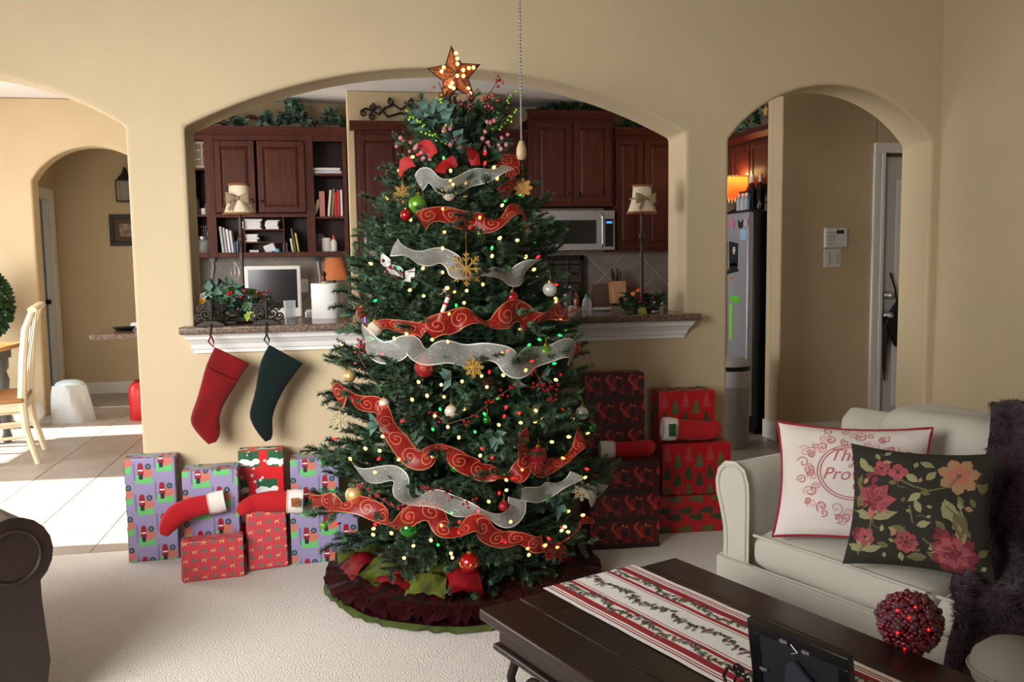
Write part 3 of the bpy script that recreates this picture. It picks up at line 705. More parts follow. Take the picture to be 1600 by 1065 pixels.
MB().lathe([(.0, 0), (.045, 0), (.06, .012), (.056, .014), (.0, .006)], (X(940, .36), .36, zk), 20).single('saucer', m_plastic, 'small white dish on the ledge right of the soap bottle', 'dish')
MB().lathe([(.02, 0), (.024, .002), (.026, .03), (.022, .032), (0, .03)], (X(893, .36), .36, zk), 14).single('jar_lid', m_plastic, 'small white cup at the ribbon end on the ledge', 'cup')
MB().lathe([(0, .0), (.03, 0), (.055, .02), (.053, .022), (0, .008)], (X(978, .30), .30, zk), 20).single('glass_dish', m_glass, 'shallow glass dish left of the right-hand wreath', 'dish')
p = at(1028, 478, .33)
MB().box(p.x-.028, p.x+.03, .32, .36, zk, zk+.052).single('white_card', m_paper, 'small white card box with a black letter behind the right lamp', 'box', bevel=.002)
mb = MB().tube([(p.x-.004, .318, zk+.012), (p.x+.006, .318, zk+.036), (p.x+.016, .318, zk+.012)], .003, 4).cyl((p.x, .318, zk+.021), (p.x+.012, .318, zk+.021), .0025, n=4)
mb.single('printed_letter', m_black, 'black letter A printed on the white card box', 'lettering')
p = at(1022, 462, .36)
t = thing('fruit_bowl', 'dark bowl of oranges and a red apple behind the right lamp', 'bowl', (X(1000, 3.5), 3.5, cz0))
MB().lathe([(.05, 0), (.06, .01), (.13, .07), (.125, .072), (.05, .02), (0, .02)], (0, 0, 0), 20).build('bowl', m_dark, t, w=False)
for k, (dx, dz, col) in enumerate([(-.06, .09, (214, 130, 50)), (.05, .09, (206, 110, 40)), (0, .13, (190, 60, 40))]):
    MB().sphere((X(1000, 3.5)+dx, 3.5, cz0+dz), .048, 12, 8).single('orange' if k < 2 else 'apple', mat('fruit%d' % k, col, .5), ['orange at the left of the dark bowl', 'orange at the right of the dark bowl', 'red apple on top of the fruit bowl'][k], 'fruit')
# clutter seen between the left lamp and the towel roll (sink counter)
y5 = .62; z5 = 1.0
bottle('plastic_cup', (X(446, .34), .34, zk), [(.03, 0), (.036, .105), (.034, .105), (.028, .004), (0, .004)], m_glass, 'clear plastic cup on the ledge in front of the monitor', cat='cup')
MB().lathe([(.0, 0), (.04, 0), (.048, .09), (.05, .1), (0, .1)], (X(440, .7), .7, z5+.03), 18).single('cookie_tin', m_plastic, 'round white tub with lid beside the plastic cup', 'tub')
MB().sphere((X(407, .7), .7, z5+.19), .075, 14, 9, sc=(1, .8, .85)).single('white_bag', mat('tissue_bag', (220, 224, 228), .7, bump=.6, bscale=20), 'crumpled white bag showing behind the wreath', 'bag')
MB().box(X(405, .8), X(443, .8), .72, .95, z5, z5+.13).single('storage_box', mat('kraft_box', (128, 116, 104), .7), 'brown box with a blue top on the sink counter', 'box', bevel=.006)
MB().box(X(404, .8), X(444, .8), .715, .955, z5+.131, z5+.145).single('blue_folder', mat('blue_card', (84, 146, 196), .5), 'thin blue folder lying on the brown box', 'folder', bevel=.002)
MB().box(X(471, .9), X(483, .9), .8, 1.0, z5, z5+.23).single('napkin_holder', m_paper, 'white folded napkins standing left of the towel roll', 'napkins', bevel=.01)
t = thing('dish_brush', 'grey handled green dish scoop behind the towel roll', 'utensil', (X(545, .8), .8, z5))
MB().cyl((X(530, .8, 480), .8, z5+.25), (X(540, .8, 490), .8, z5+.1), .012).build('handle', mat('grey_plastic', (110, 118, 124), .5), t)
MB().box(X(536, .8), X(556, .8), .74, .86, z5+.08, z5+.12).build('head', mat('green_plastic', (60, 160, 80), .4), t, bevel=.01)
MB().box(X(538, .8), X(558, .8), .72, .88, z5, z5+.08).build('base', m_dark, t, bevel=.01)
bottle('purple_tumbler', (X(566, .34), .34, zk), [(.028, 0), (.032, .1), (.03, .1), (0, .09)], mat('purple', (118, 92, 150), .3, metal=.4), 'purple tumbler half hidden by the tree at the ledge', cat='cup')
# ------------------------------------------------------------------ back hall: refrigerator, lamp, bottles, keypad
fx, fy = 3.36, 2.09
frt = thing('refrigerator', 'stainless refrigerator with black sides seen through the right arch', 'refrigerator', (fx+.36, fy+.45, 0))
FT = 1.925
MB().box(fx+.03, fx+.74, fy, fy+.9, .04, FT-.01).box(fx+.06, fx+.7, fy+.02, fy+.88, 0, .04).build('body', m_black, frt, bevel=.006)
MB().box(fx-.03, fx+.03, fy+.005, fy+.44, .16, FT-.02).build('door', mat('fridge_steel', (168, 170, 178), .36, metal=.35), frt, bevel=.012)
MB().box(fx-.03, fx+.03, fy+.45, fy+.895, .16, FT-.02).build('door', mat('fridge_steel', (168, 170, 178), .36, metal=.35), frt, bevel=.012)
MB().box(fx-.005, fx+.1, fy, fy+.9, FT-.02, FT).build('hinge_cover', m_black, frt, bevel=.004)
MB().box(fx-.01, fx+.03, fy+.01, fy+.89, .03, .15).build('grille', m_dark, frt)
for y in (fy+.41, fy+.48): MB().tube([(fx-.03, y, .5), (fx-.08, y, .53), (fx-.08, y, 1.62), (fx-.03, y, 1.65)], .013, 8).build('handle', m_steel, frt)
def magnet(name, label, px, py, w_, h_, col, poly=None, cat='magnet'):
    p = atx(px, py, fx-.034)
    mb = MB()
    if poly: mb.prism([(p.y+a*w_, p.z+b*h_) for a, b in poly], fx-.036, fx-.0305, plane='yz')
    else: mb.box(fx-.036, fx-.0305, p.y-w_/2, p.y+w_/2, p.z-h_/2, p.z+h_/2)
    return mb.single(name, mat('mag_%d_%d_%d' % col, col, .5), label, cat)
circ = [(math.cos(a*PI/8)/2, math.sin(a*PI/8)/2) for a in range(16)]
magnet('magnet', 'round pink and blue magnet at the edge of the refrigerator door', 1143, 349, .12, .10, (190, 120, 150), circ)
magnet('magnet', 'black butterfly shaped clip magnet on the refrigerator', 1157, 350, .10, .08, (28, 26, 30), [(-.5, .5), (0, .1), (.5, .5), (.4, -.3), (0, -.5), (-.4, -.3)])
magnet('photo_card', 'small pale pink photo held beside the clip magnet', 1165, 347, .07, .06, (196, 176, 196), cat='photo')
magnet('note', 'light blue note stuck on the refrigerator door', 1161.5, 366, .12, .085, (150, 196, 226), cat='note')
hat = [(-.5, -.5), (.62, -.62), (.62, -.5), (.36, -.44), (.42, .5), (-.4, .42), (-.36, -.42)]
magnet('hat_magnet', 'black top hat magnet with a white snowflake on the refrigerator', 1146, 400, .22, .26, (22, 22, 24), hat)
p = atx(1147, 391, fx-.037)
mb = MB()
for k in range(3):
    d = Vector((0, math.cos(k*PI/3), math.sin(k*PI/3)))*.035; mb.cyl(p-d, p+d, .005, n=4)
mb.single('snowflake_print', m_plastic, 'white snowflake on the top hat magnet', 'print')
magnet('hat_band', 'yellow green band of the top hat magnet', 1145, 413, .17, .025, (170, 210, 60), cat='magnet')
magnet('nose_magnet', 'orange carrot piece of the refrigerator magnets', 1142, 435, .05, .03, (226, 116, 50), [(-.5, -.5), (.5, 0), (-.5, .5)])
magnet('scarf_magnet', 'green striped scarf loop magnet on the refrigerator', 1148, 467, .20, .06, (110, 196, 60))
magnet('scarf_magnet', 'long pale green striped scarf tail hanging below the loop', 1142, 503, .07, .32, (150, 204, 96))
# above the refrigerator
kx = 3.55
uc = thing('wall_cabinet', 'cherry cabinet above the refrigerator glowing in lamp light', 'cabinet', (kx+.2, 2.6, 2.15))
zc0, zc1 = 2.12, 2.54
MB().box(kx, 4.3, 2.06, 3.3, zc0, zc1).build('body', m_wood, uc, bevel=.003)
MB().prism([(kx, zc1), (kx-.05, zc1+.05), (kx-.05, zc1+.09), (kx+.05, zc1+.09), (kx+.05, zc1)], 2.06, 3.3, plane='xz').build('crown', m_wood, uc, smooth=False)
for y0_, y1_ in ((2.08, 2.49), (2.51, 2.9), (2.92, 3.28)):
    mb = MB(); s_ = .05
    mb.box(kx-.02, kx, y0_, y0_+s_, zc0+.02, zc1-.02).box(kx-.02, kx, y1_-s_, y1_, zc0+.02, zc1-.02).box(kx-.02, kx, y0_+s_, y1_-s_, zc0+.02, zc0+.02+s_).box(kx-.02, kx, y0_+s_, y1_-s_, zc1-.02-s_, zc1-.02)
    d = mb.build('door', m_wood, uc, bevel=.003); MB().box(kx-.012, kx, y0_+s_, y1_-s_, zc0+.07, zc1-.07).build('panel', m_wood, d, bevel=.006)
def ivy2(label, pts, n_, h, star=False):
    t = thing('ivy_garland', label, 'garland', pts[0])
    MB().tube(pts, .006, 5).build('stem', m_brownstem, t)
    mb = MB()
    for k in range(n_):
        u = random.random()*(len(pts)-1); i = int(u); p = Vector(pts[i]).lerp(Vector(pts[i+1]), u-i)
        mb.leaf(p+Vector((random.uniform(-.06, .06), random.uniform(-.06, .06), random.random()*h)), (random.uniform(-1, 1), random.uniform(-1, 1), random.uniform(-.5, 1)), (random.uniform(-1, 1), -1, .5), .07, .025, random.choice((0, 1)))
    o = mb.build('leaves', [m_leafb, m_leaf], t, smooth=False); o['kind'] = 'stuff'
ivy2('leafy garland on top of the lamp-lit cabinet', [(kx, 2.1, zc1+.10), (kx+.03, 2.5, zc1+.12), (kx, 3.0, zc1+.10)], 120, .2)
t = thing('gold_star', 'small gold star in the garland above the refrigerator', 'ornament', atx(1201, 173, kx-.03))
p = atx(1201, 173, kx-.03)
MB().prism([(p.y+(.06 if k % 2 == 0 else .026)*math.cos(PI/2+k*PI/5), p.z+(.06 if k % 2 == 0 else .026)*math.sin(PI/2+k*PI/5)) for k in range(10)], kx-.06, kx-.04, plane='yz').build('star', mat('pale_gold', (214, 180, 120), .4, metal=.4), t, smooth=False)
# lamp on the refrigerator
lp = (3.47, 2.62, FT)
lm = thing('table_lamp', 'lit table lamp with a glowing red beaded shade on the refrigerator', 'lamp', lp)
MB().lathe([(.06, 0), (.065, .012), (.02, .03), (.028, .06), (.014, .1), (.012, .2)], (0, 0, 0), 14).build('base', m_iron, lm, w=False)
shm = bpy.data.materials.new('red_shade'); shm.use_nodes = True
nt = shm.node_tree; b_ = nt.nodes['Principled BSDF']; b_.inputs['Base Color'].default_value = (*lin((206, 66, 36)), 1); b_.inputs['Roughness'].default_value = .8
tl = nt.nodes.new('ShaderNodeBsdfTranslucent'); tl.inputs[0].default_value = (*lin((236, 96, 44)), 1)
mx = nt.nodes.new('ShaderNodeMixShader'); mx.inputs[0].default_value = .5
nt.links.new(b_.outputs[0], mx.inputs[1]); nt.links.new(tl.outputs[0], mx.inputs[2]); nt.links.new(mx.outputs[0], nt.nodes['Material Output'].inputs[0])
sh = MB().lathe([(.135, .12), (.125, .2), (.105, .31)], (0, 0, 0), 20).build('shade', shm, lm, w=False)
mb = MB()
for k in range(24): mb.sphere((.107*math.cos(k*PI/12), .107*math.sin(k*PI/12), .315), .011, 6, 4)
mb.build('bead_trim', mat('gold_bead', (230, 190, 110), .3, metal=.3), sh, w=False)
mb = MB()
for k in range(30):
    a = k*PI/15; mb.cyl((.137*math.cos(a), .137*math.sin(a), .12), (.137*math.cos(a), .137*math.sin(a), .085), .006, n=5)
mb.build('fringe', MATS['gold_bead'], sh, w=False)
MB().sphere((0, 0, .22), .028, 10, 7).build('bulb', mat('bulb_on', (255, 205, 130), .4, emit=12, ecol=(255, 190, 110)), lm, w=False)
pl_ = bpy.data.lights.new('table_lamp_glow', 'POINT'); pl_.energy = 16; pl_.color = (1, .62, .25); pl_.shadow_soft_size = .03
po_ = bpy.data.objects.new('table_lamp_glow', pl_); C.objects.link(po_); po_.parent = lm; po_.location = (0, 0, .305)
# wine bottles in a rack, small bottles
rk = thing('wine_rack', 'black iron bottle rack on the refrigerator', 'rack', (3.47, 2.27, FT))
for z in (.06, .16): MB().tube([(3.40, 2.16, FT+z), (3.54, 2.16, FT+z), (3.54, 2.40, FT+z), (3.40, 2.40, FT+z)], .006, 6, closed=True).build('rail', m_iron, rk)
for x, y in ((3.40, 2.16), (3.54, 2.16), (3.54, 2.40), (3.40, 2.40)): MB().cyl((x, y, FT), (x, y, FT+.17), .006, n=6).build('post', m_iron, rk)
wb = mat('wine_glass', (20, 26, 18), .1)
for k, (x, y) in enumerate(((3.47, 2.35), (3.45, 2.27), (3.49, 2.20))):
    t = thing('wine_bottle', ['dark wine bottle nearest the red lamp with a pale capsule', 'dark wine bottle standing in the middle of the rack', 'dark wine bottle nearest the wall end'][k], 'bottle', (x, y, FT), group='wine bottles on the refrigerator')
    MB().lathe([(.036, 0), (.038, .01), (.038, .17), (.014, .225), (.014, .24)], (0, 0, 0), 14).build('bottle', wb, t, w=False, angle=.9)
    MB().lathe([(.0155, .235), (.0155, .3), (0, .302)], (0, 0, 0), 10).build('capsule', mat('capsule', (208, 196, 170), .5), t, w=False)
for k, px in enumerate((1168, 1176, 1184)):
    bottle('small_bottle', (3.375, 2.36-k*.075, FT), [(.026, 0), (.027, .09), (.012, .12)], mat('sbl%d' % (k % 2), [(150, 170, 190), (190, 186, 170)][k % 2], .4),
           ['small blue labelled bottle at the lamp side of the refrigerator edge', 'small cream labelled bottle between two blue ones', 'small blue labelled bottle at the near edge of the refrigerator'][k], .012, (.12, .145), m_plastic)
# bin
t = thing('trash_can', 'steel bin with a plastic bag and black band beside the refrigerator', 'bin', (3.0, 1.72, 0))
MB().lathe([(.15, 0), (.16, .02), (.165, .58), (.165, .6)], (0, 0, 0), 24).build('body', m_steel, t, w=False)
MB().lathe([(.17, .5), (.172, .6), (.168, .63)], (0, 0, 0), 24).build('bag', mat('clear_bag', (190, 194, 196), .4, bump=.6, bscale=30), t, w=False)
MB().lathe([(.172, .63), (.172, .665)], (0, 0, 0), 24).build('band', m_black, t, w=False)
MB().lathe([(.168, .665), (.16, .7), (.1, .73), (0, .74)], (0, 0, 0), 24).build('lid', mat('grey_lid', (190, 192, 192), .35), t, w=False, angle=1)
# keypad, switch, strap bag on the door
p = at(1304, 371, HY)
t = thing('alarm_keypad', 'white alarm keypad with a dark display on the hall wall', 'keypad', (p.x, HY, p.z-.08))
MB().box(p.x-.10, p.x+.10, HY-.03, HY-.001, p.z-.08, p.z+.08).build('case', m_plastic, t, bevel=.008)
MB().box(p.x+.0, p.x+.065, HY-.032, HY-.03, p.z+.03, p.z+.06).build('display', mat('lcd', (52, 56, 54), .3), t)
for i in range(3):
    for j in range(4): MB().box(p.x-.075+i*.022, p.x-.06+i*.022, HY-.033, HY-.03, p.z-.06+j*.03, p.z-.042+j*.03).build('key', mat('keys', (186, 186, 184), .5), t)
p = at(1300, 403, HY)
t = thing('light_switch', 'white double light switch below the alarm keypad', 'switch', (p.x, HY, p.z-.07))
MB().box(p.x-.075, p.x+.075, HY-.008, HY-.001, p.z-.075, p.z+.075).build('plate', m_plastic, t, bevel=.003)
for s_ in (-.035, .035): MB().box(p.x+s_-.018, p.x+s_+.018, HY-.016, HY-.008, p.z-.04, p.z+.04).build('rocker', mat('ivory', (200, 196, 188), .5), t, bevel=.003)
t = thing('hanging_bag', 'black bag with a strap hanging on the hall door', 'bag', (4.47, HY, .7))
MB().prism([(4.39, .98), (4.52, 1.16), (4.56, 1.1), (4.56, .75), (4.50, .76)], HY-.05, HY+.005).build('bag', m_black, t, bevel=.008)
MB().tube([(4.40, HY-.03, .97), (4.405, HY-.03, .8), (4.395, HY-.03, .62), (4.40, HY-.03, .48)], [.012, .02, .016, .006], 6).build('strap', m_black, t)
MB().tube([(4.44, HY-.01, 1.38), (4.47, HY-.04, 1.25), (4.50, HY-.03, 1.13)], .008, 6).build('cord', m_black, t)

# ------------------------------------------------------------------ dining room
m_cream = mat('cream_chair', (226, 214, 184), .45)
m_oak = mat('oak', (176, 124, 72), .4, var=.3, vscale=6, stretch=(2, 12, 12))
ch = thing('dining_chair', 'cream painted dining chair with a natural wood seat', 'chair', (-2.62, 2.72, 0))
def cl(*p): return p
# local frame: origin between the legs; the chair faces -X
cx_, cy_ = -2.62, 2.72
for yy, nm in ((2.44, 'near'), (3.02, 'far')):
    MB().tube([(-2.37, yy, 0), (-2.44, yy, .28), (-2.455, yy, .5), (-2.43, yy, .8), (-2.40, yy, 1.05), (-2.335, yy+.02*(1 if nm == 'far' else 1), 1.22)], [.022, .028, .032, .03, .027, .022], 8).build('back_leg', m_cream, ch)
    MB().tube([(-2.84, yy, 0), (-2.84, yy, .2), (-2.84, yy, .47)], [.02, .027, .03], 8).build('front_leg', m_cream, ch)
    MB().cyl((-2.84, yy, .2), (-2.44, yy, .22), .013, n=8).build('stretcher', m_cream, ch)
    MB().cyl((-2.84, yy, .32), (-2.45, yy, .33), .013, n=8).build('stretcher', m_cream, ch)
MB().box(-2.87, -2.43, 2.42, 3.04, .42, .49).build('apron', m_cream, ch, bevel=.004)
MB().box(-2.90, -2.44, 2.39, 3.07, .49, .525).build('seat', m_oak, ch, bevel=.012)
MB().tube([(-2.345, 2.42, 1.20), (-2.31, 2.73, 1.23), (-2.345, 3.05, 1.20)], .035, 8, flat=.6).build('top_rail', m_cream, ch)
for k in range(3):
    y = 2.58+k*.15; MB().tube([(-2.45, y, .52), (-2.42, y, .8), (-2.35, y, 1.2)], .018, 6, flat=.5).build('slat', m_cream, ch)
ch.location = (-2.715, 2.66, 0); ch.rotation_euler = (0, 0, .22)
dt = thing('dining_table', 'round-edged oak dining table with dark grey turned legs at the left edge', 'table', (-3.55, 3.0, 0))
MB().box(-4.2, -2.82, 2.35, 3.6, .83, .865).build('tabletop', m_oak, dt, bevel=.012)
MB().box(-4.1, -2.92, 2.45, 3.5, .74, .83).build('apron', mat('slate_paint', (84, 86, 84), .5), dt)
for x, y in ((-2.97, 2.52), (-2.97, 3.42), (-4.05, 2.52), (-4.05, 3.42)):
    MB().lathe([(.03, 0), (.045, .04), (.03, .1), (.045, .2), (.035, .4), (.05, .55), (.03, .62), (.05, .66), (.05, .74)], (x, y, 0), 12).build('leg', MATS['slate_paint'], dt)
tp = thing('topiary_tree', 'green leafy topiary standing by the dining wall at the left edge', 'plant', (-3.42, 4.3, 0))
MB().lathe([(.1, 0), (.13, .24), (.14, .26), (.12, .26), (0, .22)], (0, 0, 0), 14).build('pot', mat('dark_pot', (70, 54, 46), .7), tp, w=False)
MB().cyl((0, 0, .22), (0, 0, 1.0), .015, n=6).build('trunk', m_brownstem, tp, w=False)
mb = MB()
for k in range(700):
    a, b = random.random()*2*PI, random.uniform(-1, 1); d = Vector((math.cos(a)*math.sqrt(1-b*b), math.sin(a)*math.sqrt(1-b*b), b))
    mb.leaf(Vector((d.x*.22, d.y*.22, 1.17+d.z*.3)), d+Vector((random.uniform(-.5, .5), random.uniform(-.5, .5), random.uniform(-.5, .5))), (-d.y, d.x, .5), .07, .026, random.choice((0, 0, 1)))
mb.sphere((0, 0, 1.17), .2, 10, 8, 1, (1, 1, 1.35))
o = mb.build('leaves', [m_leaf, m_leafdk], tp, w=False, smooth=False); o['kind'] = 'stuff'
bb = thing('shopping_bag', 'white plastic shopping bags with blue tops on the floor behind the chair', 'bag', (-2.72, 4.45, 0))
def bagf(u, v):
    a = 2*PI*u; z = .36*v; r_ = .17*(1+.12*math.sin(5*a+3*v))*(1-.25*v)
    return (-2.72+r_*1.15*math.cos(a), 4.4+r_*math.sin(a), z)
MB().grid(bagf, 28, 8).build('bag', mat('bag_white', (196, 202, 206), .5, bump=.6, bscale=14), bb)
MB().sphere((-2.72, 4.4, .36), .13, 12, 6, sc=(1.1, .9, .4)).build('contents', mat('cyan_pack', (150, 206, 216), .4, var=.5, vscale=9, rgb2=(226, 230, 232)), bb)
MB().sphere((-3.03, 4.15, .13), .13, 12, 8, sc=(1.1, .9, 1)).single('white_sack', MATS['bag_white'], 'small white sack on the floor under the dining chair', 'bag')
fe = thing('red_canister', 'tall red canister on the tile floor beside the pillar', 'canister', (-2.06, 4.3, 0))
MB().lathe([(.09, 0), (.095, .01), (.095, .31), (.07, .36), (.04, .38)], (0, 0, 0), 18).build('body', mat('red_enamel', (190, 24, 34), .35), fe, w=False)
MB().lathe([(.04, .38), (.045, .4), (0, .41)], (0, 0, 0), 12).build('lid', m_red, fe, w=False)
# picture and lantern on the passage wall
p = at(190, 360, 6.25)
pf = thing('framed_picture', 'dark framed picture on the passage wall half behind the pillar', 'picture', (p.x, 6.24, p.z-.2))
x0_, x1_, z0_, z1_ = at(172, 360, 6.25).x, at(172, 360, 6.25).x+.42, at(190, 384, 6.25).z, at(190, 335, 6.25).z
MB().box(x0_, x1_, 6.215, 6.248, z0_, z0_+.05).box(x0_, x1_, 6.215, 6.248, z1_-.05, z1_).box(x0_, x0_+.05, 6.215, 6.248, z0_+.05, z1_-.05).box(x1_-.05, x1_, 6.215, 6.248, z0_+.05, z1_-.05).build('frame', m_dark, pf, bevel=.005)
MB().box(x0_+.05, x1_-.05, 6.235, 6.246, z0_+.05, z1_-.05).build('mat_board', mat('brown_mat', (92, 74, 62), .8), pf)
MB().box(x0_+.11, x1_-.11, 6.23, 6.235, z0_+.11, z1_-.11).build('print', mat('sepia_print', (190, 178, 160), .8, var=.7, vscale=14, rgb2=(96, 80, 70)), pf)
p = at(190, 300, 6.2)
ln = thing('wall_lantern', 'dark metal lantern with wire mesh sides on the passage wall', 'lantern', (p.x+.06, 6.15, p.z-.2))
zb_, zt__ = at(190, 316, 6.2).z, at(190, 262, 6.2).z
MB().lathe([(.11, zb_+.24), (.03, zt__-.06), (.012, zt__)], (p.x+.06, 6.13, 0), 4).build('roof', m_dark, ln, smooth=False)
MB().box(p.x-.03, p.x+.15, 6.04, 6.22, zb_, zb_+.015).build('floor_plate', m_dark, ln)
for sx in (-.03, .14):
    for sy in (6.04, 6.21): MB().box(p.x+sx, p.x+sx+.012, sy, sy+.012, zb_, zb_+.25).build('post', m_dark, ln)
MB().box(p.x-.02, p.x+.14, 6.05, 6.2, zb_+.015, zb_+.24).build('pane', mat('seeded_glass', (150, 150, 140), .2, alpha=.55), ln)
bottle('dark_dish', (-1.80, 2.75, 1.0), [(.06, 0), (.09, .03), (.085, .03), (0, .01)], m_dark, 'dark dish on the worktop end left of the pillar', cat='dish')
MB().box(-1.78, -1.6, 2.88, 3.0, 1.0, 1.05).single('white_packet', m_paper, 'white packet on the worktop end behind the dark dish', 'packet', bevel=.01)

# ------------------------------------------------------------------ ledge: buffet lamps, wreaths, stocking holders, stockings
LZ = 1.215
m_shade = mat('cream_shade', (222, 208, 178), .85, bump=.1, bscale=200)
m_burlap = mat('burlap_bow', (150, 128, 98), .9, bump=.3, bscale=200)
m_trimb = mat('braid_trim', (140, 88, 52), .9, bump=.4, bscale=150)
m_bronze = mat('bronze_pole', (58, 38, 36), .4, metal=.4)
def buffet_lamp(px, py0, py1, Y, label):
    q = at(px, (py0+py1)/2, Y); z1 = at(px, py0, Y).z-LZ; z0 = at(px, py1, Y).z-LZ; h = z1-z0
    t = thing('buffet_lamp', label, 'lamp', (q.x, Y, LZ), group='buffet lamps on the ledge')
    R0, R1 = .085, .052
    prof = [(R0, z0+.008), (R0*.86, z0+h*.25), (R1*1.12, z0+h*.55), (R1, z1-.008)]
    s_ = MB().lathe(prof, (0, 0, 0), 6 if False else 24); 
    o = MB(); o.lathe(prof, (0, 0, 0), 24); o.f = [f for f in o.f if len(f) == 4]; o.mi = [0]*len(o.f)
    sh = o.build('shade', m_shade, t, w=False)
    for r_, z in ((R0+.002, z0+.006), (R1+.002, z1-.006)):
        mb = MB().tube([(r_*math.cos(k*PI/12), r_*math.sin(k*PI/12), z) for k in range(24)], .007, 6, closed=True); mb.build('trim', m_trimb, sh, w=False)
    zb = z0+h*.52; rb = R1*1.2+.004
    MB().tube([(rb*math.cos(k*PI/12), rb*math.sin(k*PI/12), zb) for k in range(24)], .012, 6, closed=True, flat=.4).build('sash', m_burlap, sh, w=False)
    bw = MB()
    for sg in (-1, 1):
        bw.grid(lambda u, v, sg=sg: (sg*.062*math.sin(PI*u*.5)*1, -rb-.006-.016*math.sin(PI*u), zb+(v-.5)*(.012+.05*math.sin(PI*u*.6))), 6, 3)
        bw.grid(lambda u, v, sg=sg: (sg*(.006+.035*u+.012*v), -rb-.008-.025*u, zb-.075*u*(1-.2*v)), 5, 3)
    bw.sphere((0, -rb-.01, zb), .011, 8, 6)
    b_ = bw.build('bow', m_burlap, sh, w=False); sm_ = b_.modifiers.new('thick', 'SOLIDIFY'); sm_.thickness = .002
    MB().lathe([(.05, 0), (.055, .012), (.03, .025), (.014, .04), (.011, .08), (.009, z0*.62), (.009, z0*.74), (.016, z0*.76), (.018, z0*.785), (.012, z0*.81), (.01, z0*.84), (.008, z0+.05)], (0, 0, 0), 14).build('pole', m_bronze, t, w=False)
    MB().sphere((0, 0, z0+h*.4), .022, 8, 6).build('bulb', m_plastic, t, w=False)
    return t
buffet_lamp(374, 287, 336, .16, 'slim dark lamp with a cream bow-tied shade at the left end of the ledge')
buffet_lamp(1003, 289, 334, .14, 'slim dark lamp with a cream bow-tied shade at the right end of the ledge')
def sprig_ring(name, label, c, R, nl, nb, seed, h=.12, extra=None, sy=.7):
    random.seed(seed)
    t = thing(name, label, 'wreath', c)
    MB().tube([(R*.8*math.cos(k*PI/10), R*.8*sy*math.sin(k*PI/10), .02) for k in range(20)], .012, 6, closed=True).build('ring', m_brownstem, t, w=False)
    mb = MB()
    for k in range(nl):
        a = random.random()*2*PI; rr = R*random.uniform(.5, 1.05); z = .012+random.random()*h
        p = Vector((rr*math.cos(a), rr*sy*math.sin(a), z))
        mb.leaf(p, (math.cos(a)+random.uniform(-.8, .8), math.sin(a)+random.uniform(-.8, .8), random.uniform(-.1, .9)), (random.uniform(-.5, .5), random.uniform(-.8, .2), 1), random.uniform(.035, .06), random.uniform(.012, .022), random.choice((0, 0, 1, 2)))
    o = mb.build('leaves', [m_leafdk, m_leaf, m_leafb], t, w=False, smooth=False); o['kind'] = 'stuff'
    for k in range(nb):
        a = random.uniform(-PI, .1); rr = R*random.uniform(.6, 1.05); z = random.uniform(.05, h+.03)
        MB().sphere((rr*math.cos(a), rr*sy*math.sin(a), z), random.uniform(.009, .013), 8, 6).build('berry', m_berry, t, w=False)
    return t
sprig_ring('berry_wreath', 'leafy berry wreath around the left buffet lamp', (at(378, 490, .12).x, .14, LZ), .155, 230, 16, 3, h=.15)
sprig_ring('berry_wreath', 'leafy berry wreath around the right buffet lamp', (at(1005, 478, .12).x, .14, LZ), .12, 170, 14, 4, h=.09)
# two large yellow-green leaves, white roses and a moss wreath at the left end
for k, (px, py, Y, lab) in enumerate([(388, 490, .0, 'yellow green velvet leaf at the front of the left wreath'), (384, 475, .0, 'pale green leaf above the yellow one in the left wreath'), (1000, 483, .01, 'yellow green leaf at the front of the right wreath')]):
    p = at(px, py, Y); mb = MB()
    for a in (-.5, 0, .5): mb.leaf((p.x, Y, p.z+.01), (math.sin(a+.4), -.4, -math.cos(a)*.8), (0, -1, .3), .055, .02)
    mb.single('silk_leaf', mat('yellow_green', (150, 166, 60), .6) if k != 1 else m_leaf, lab, 'leaf', smooth=False)
p = at(382, 455, .30)
t = thing('moss_wreath', 'small bright green moss wreath behind the left lamp', 'wreath', (p.x, .31, LZ+.075))
MB().tube([(p.x+.085*math.cos(k*PI/12), .31+.03*math.sin(k*PI/12), LZ+.125+.035*math.sin(k*PI/12)) for k in range(24)], .022, 8, closed=True).build('ring', mat('moss', (66, 110, 36), .95, bump=.9, bscale=90), t)
MB().cyl((p.x, .33, LZ), (p.x, .33, LZ+.1), .006, n=6).build('stake', m_iron, t)
for k, (px, py, mm, lab) in enumerate([(318, 462, m_plastic, 'white rose at the far left of the ledge flowers'), (328, 458, m_plastic, 'white rose next to the jamb, slightly higher'), (316, 470, mat('yellow_petals', (236, 176, 40), .6), 'yellow blossom at the left jamb of the ledge')]):
    p = at(px, py, .12); t = thing('silk_flower', lab, 'flower', (p.x, .12, p.z-.03))
    mb = MB()
    for j in range(9):
        a = j*2*PI/5; d = Vector((math.cos(a), -.5, math.sin(a)*.8)); mb.leaf(p-d*.004, d, (0, -1, .2), .03 if j < 5 else .02, .014)
    mb.build('petals', mm, t, smooth=False); MB().cyl(p, (p.x+.02, .14, LZ), .004, n=5).build('stem', m_leafdk, t)
ivy2('grey green ivy filling the left corner of the ledge', [(-.68, .12, LZ+.02), (-.67, .1, LZ+.12), (-.62, .14, LZ+.06)], 90, .1)
# wire whisk in a crock behind the lamp
p = at(366, 425, .38); t = thing('wire_whisk', 'wire whisk standing upright behind the left lamp', 'whisk', (p.x, .38, LZ))
for k in range(4):
    a = k*PI/4
    MB().tube([(p.x+.03*math.sin(q*PI/8)*math.cos(a), .38+.03*math.sin(q*PI/8)*math.sin(a), p.z-.06+.12*q/8) for q in range(9)], .0015, 4).build('wire', m_steel, t)
MB().cyl((p.x, .38, LZ), (p.x, .38, p.z-.06), .007, n=6).build('handle', m_steel, t)
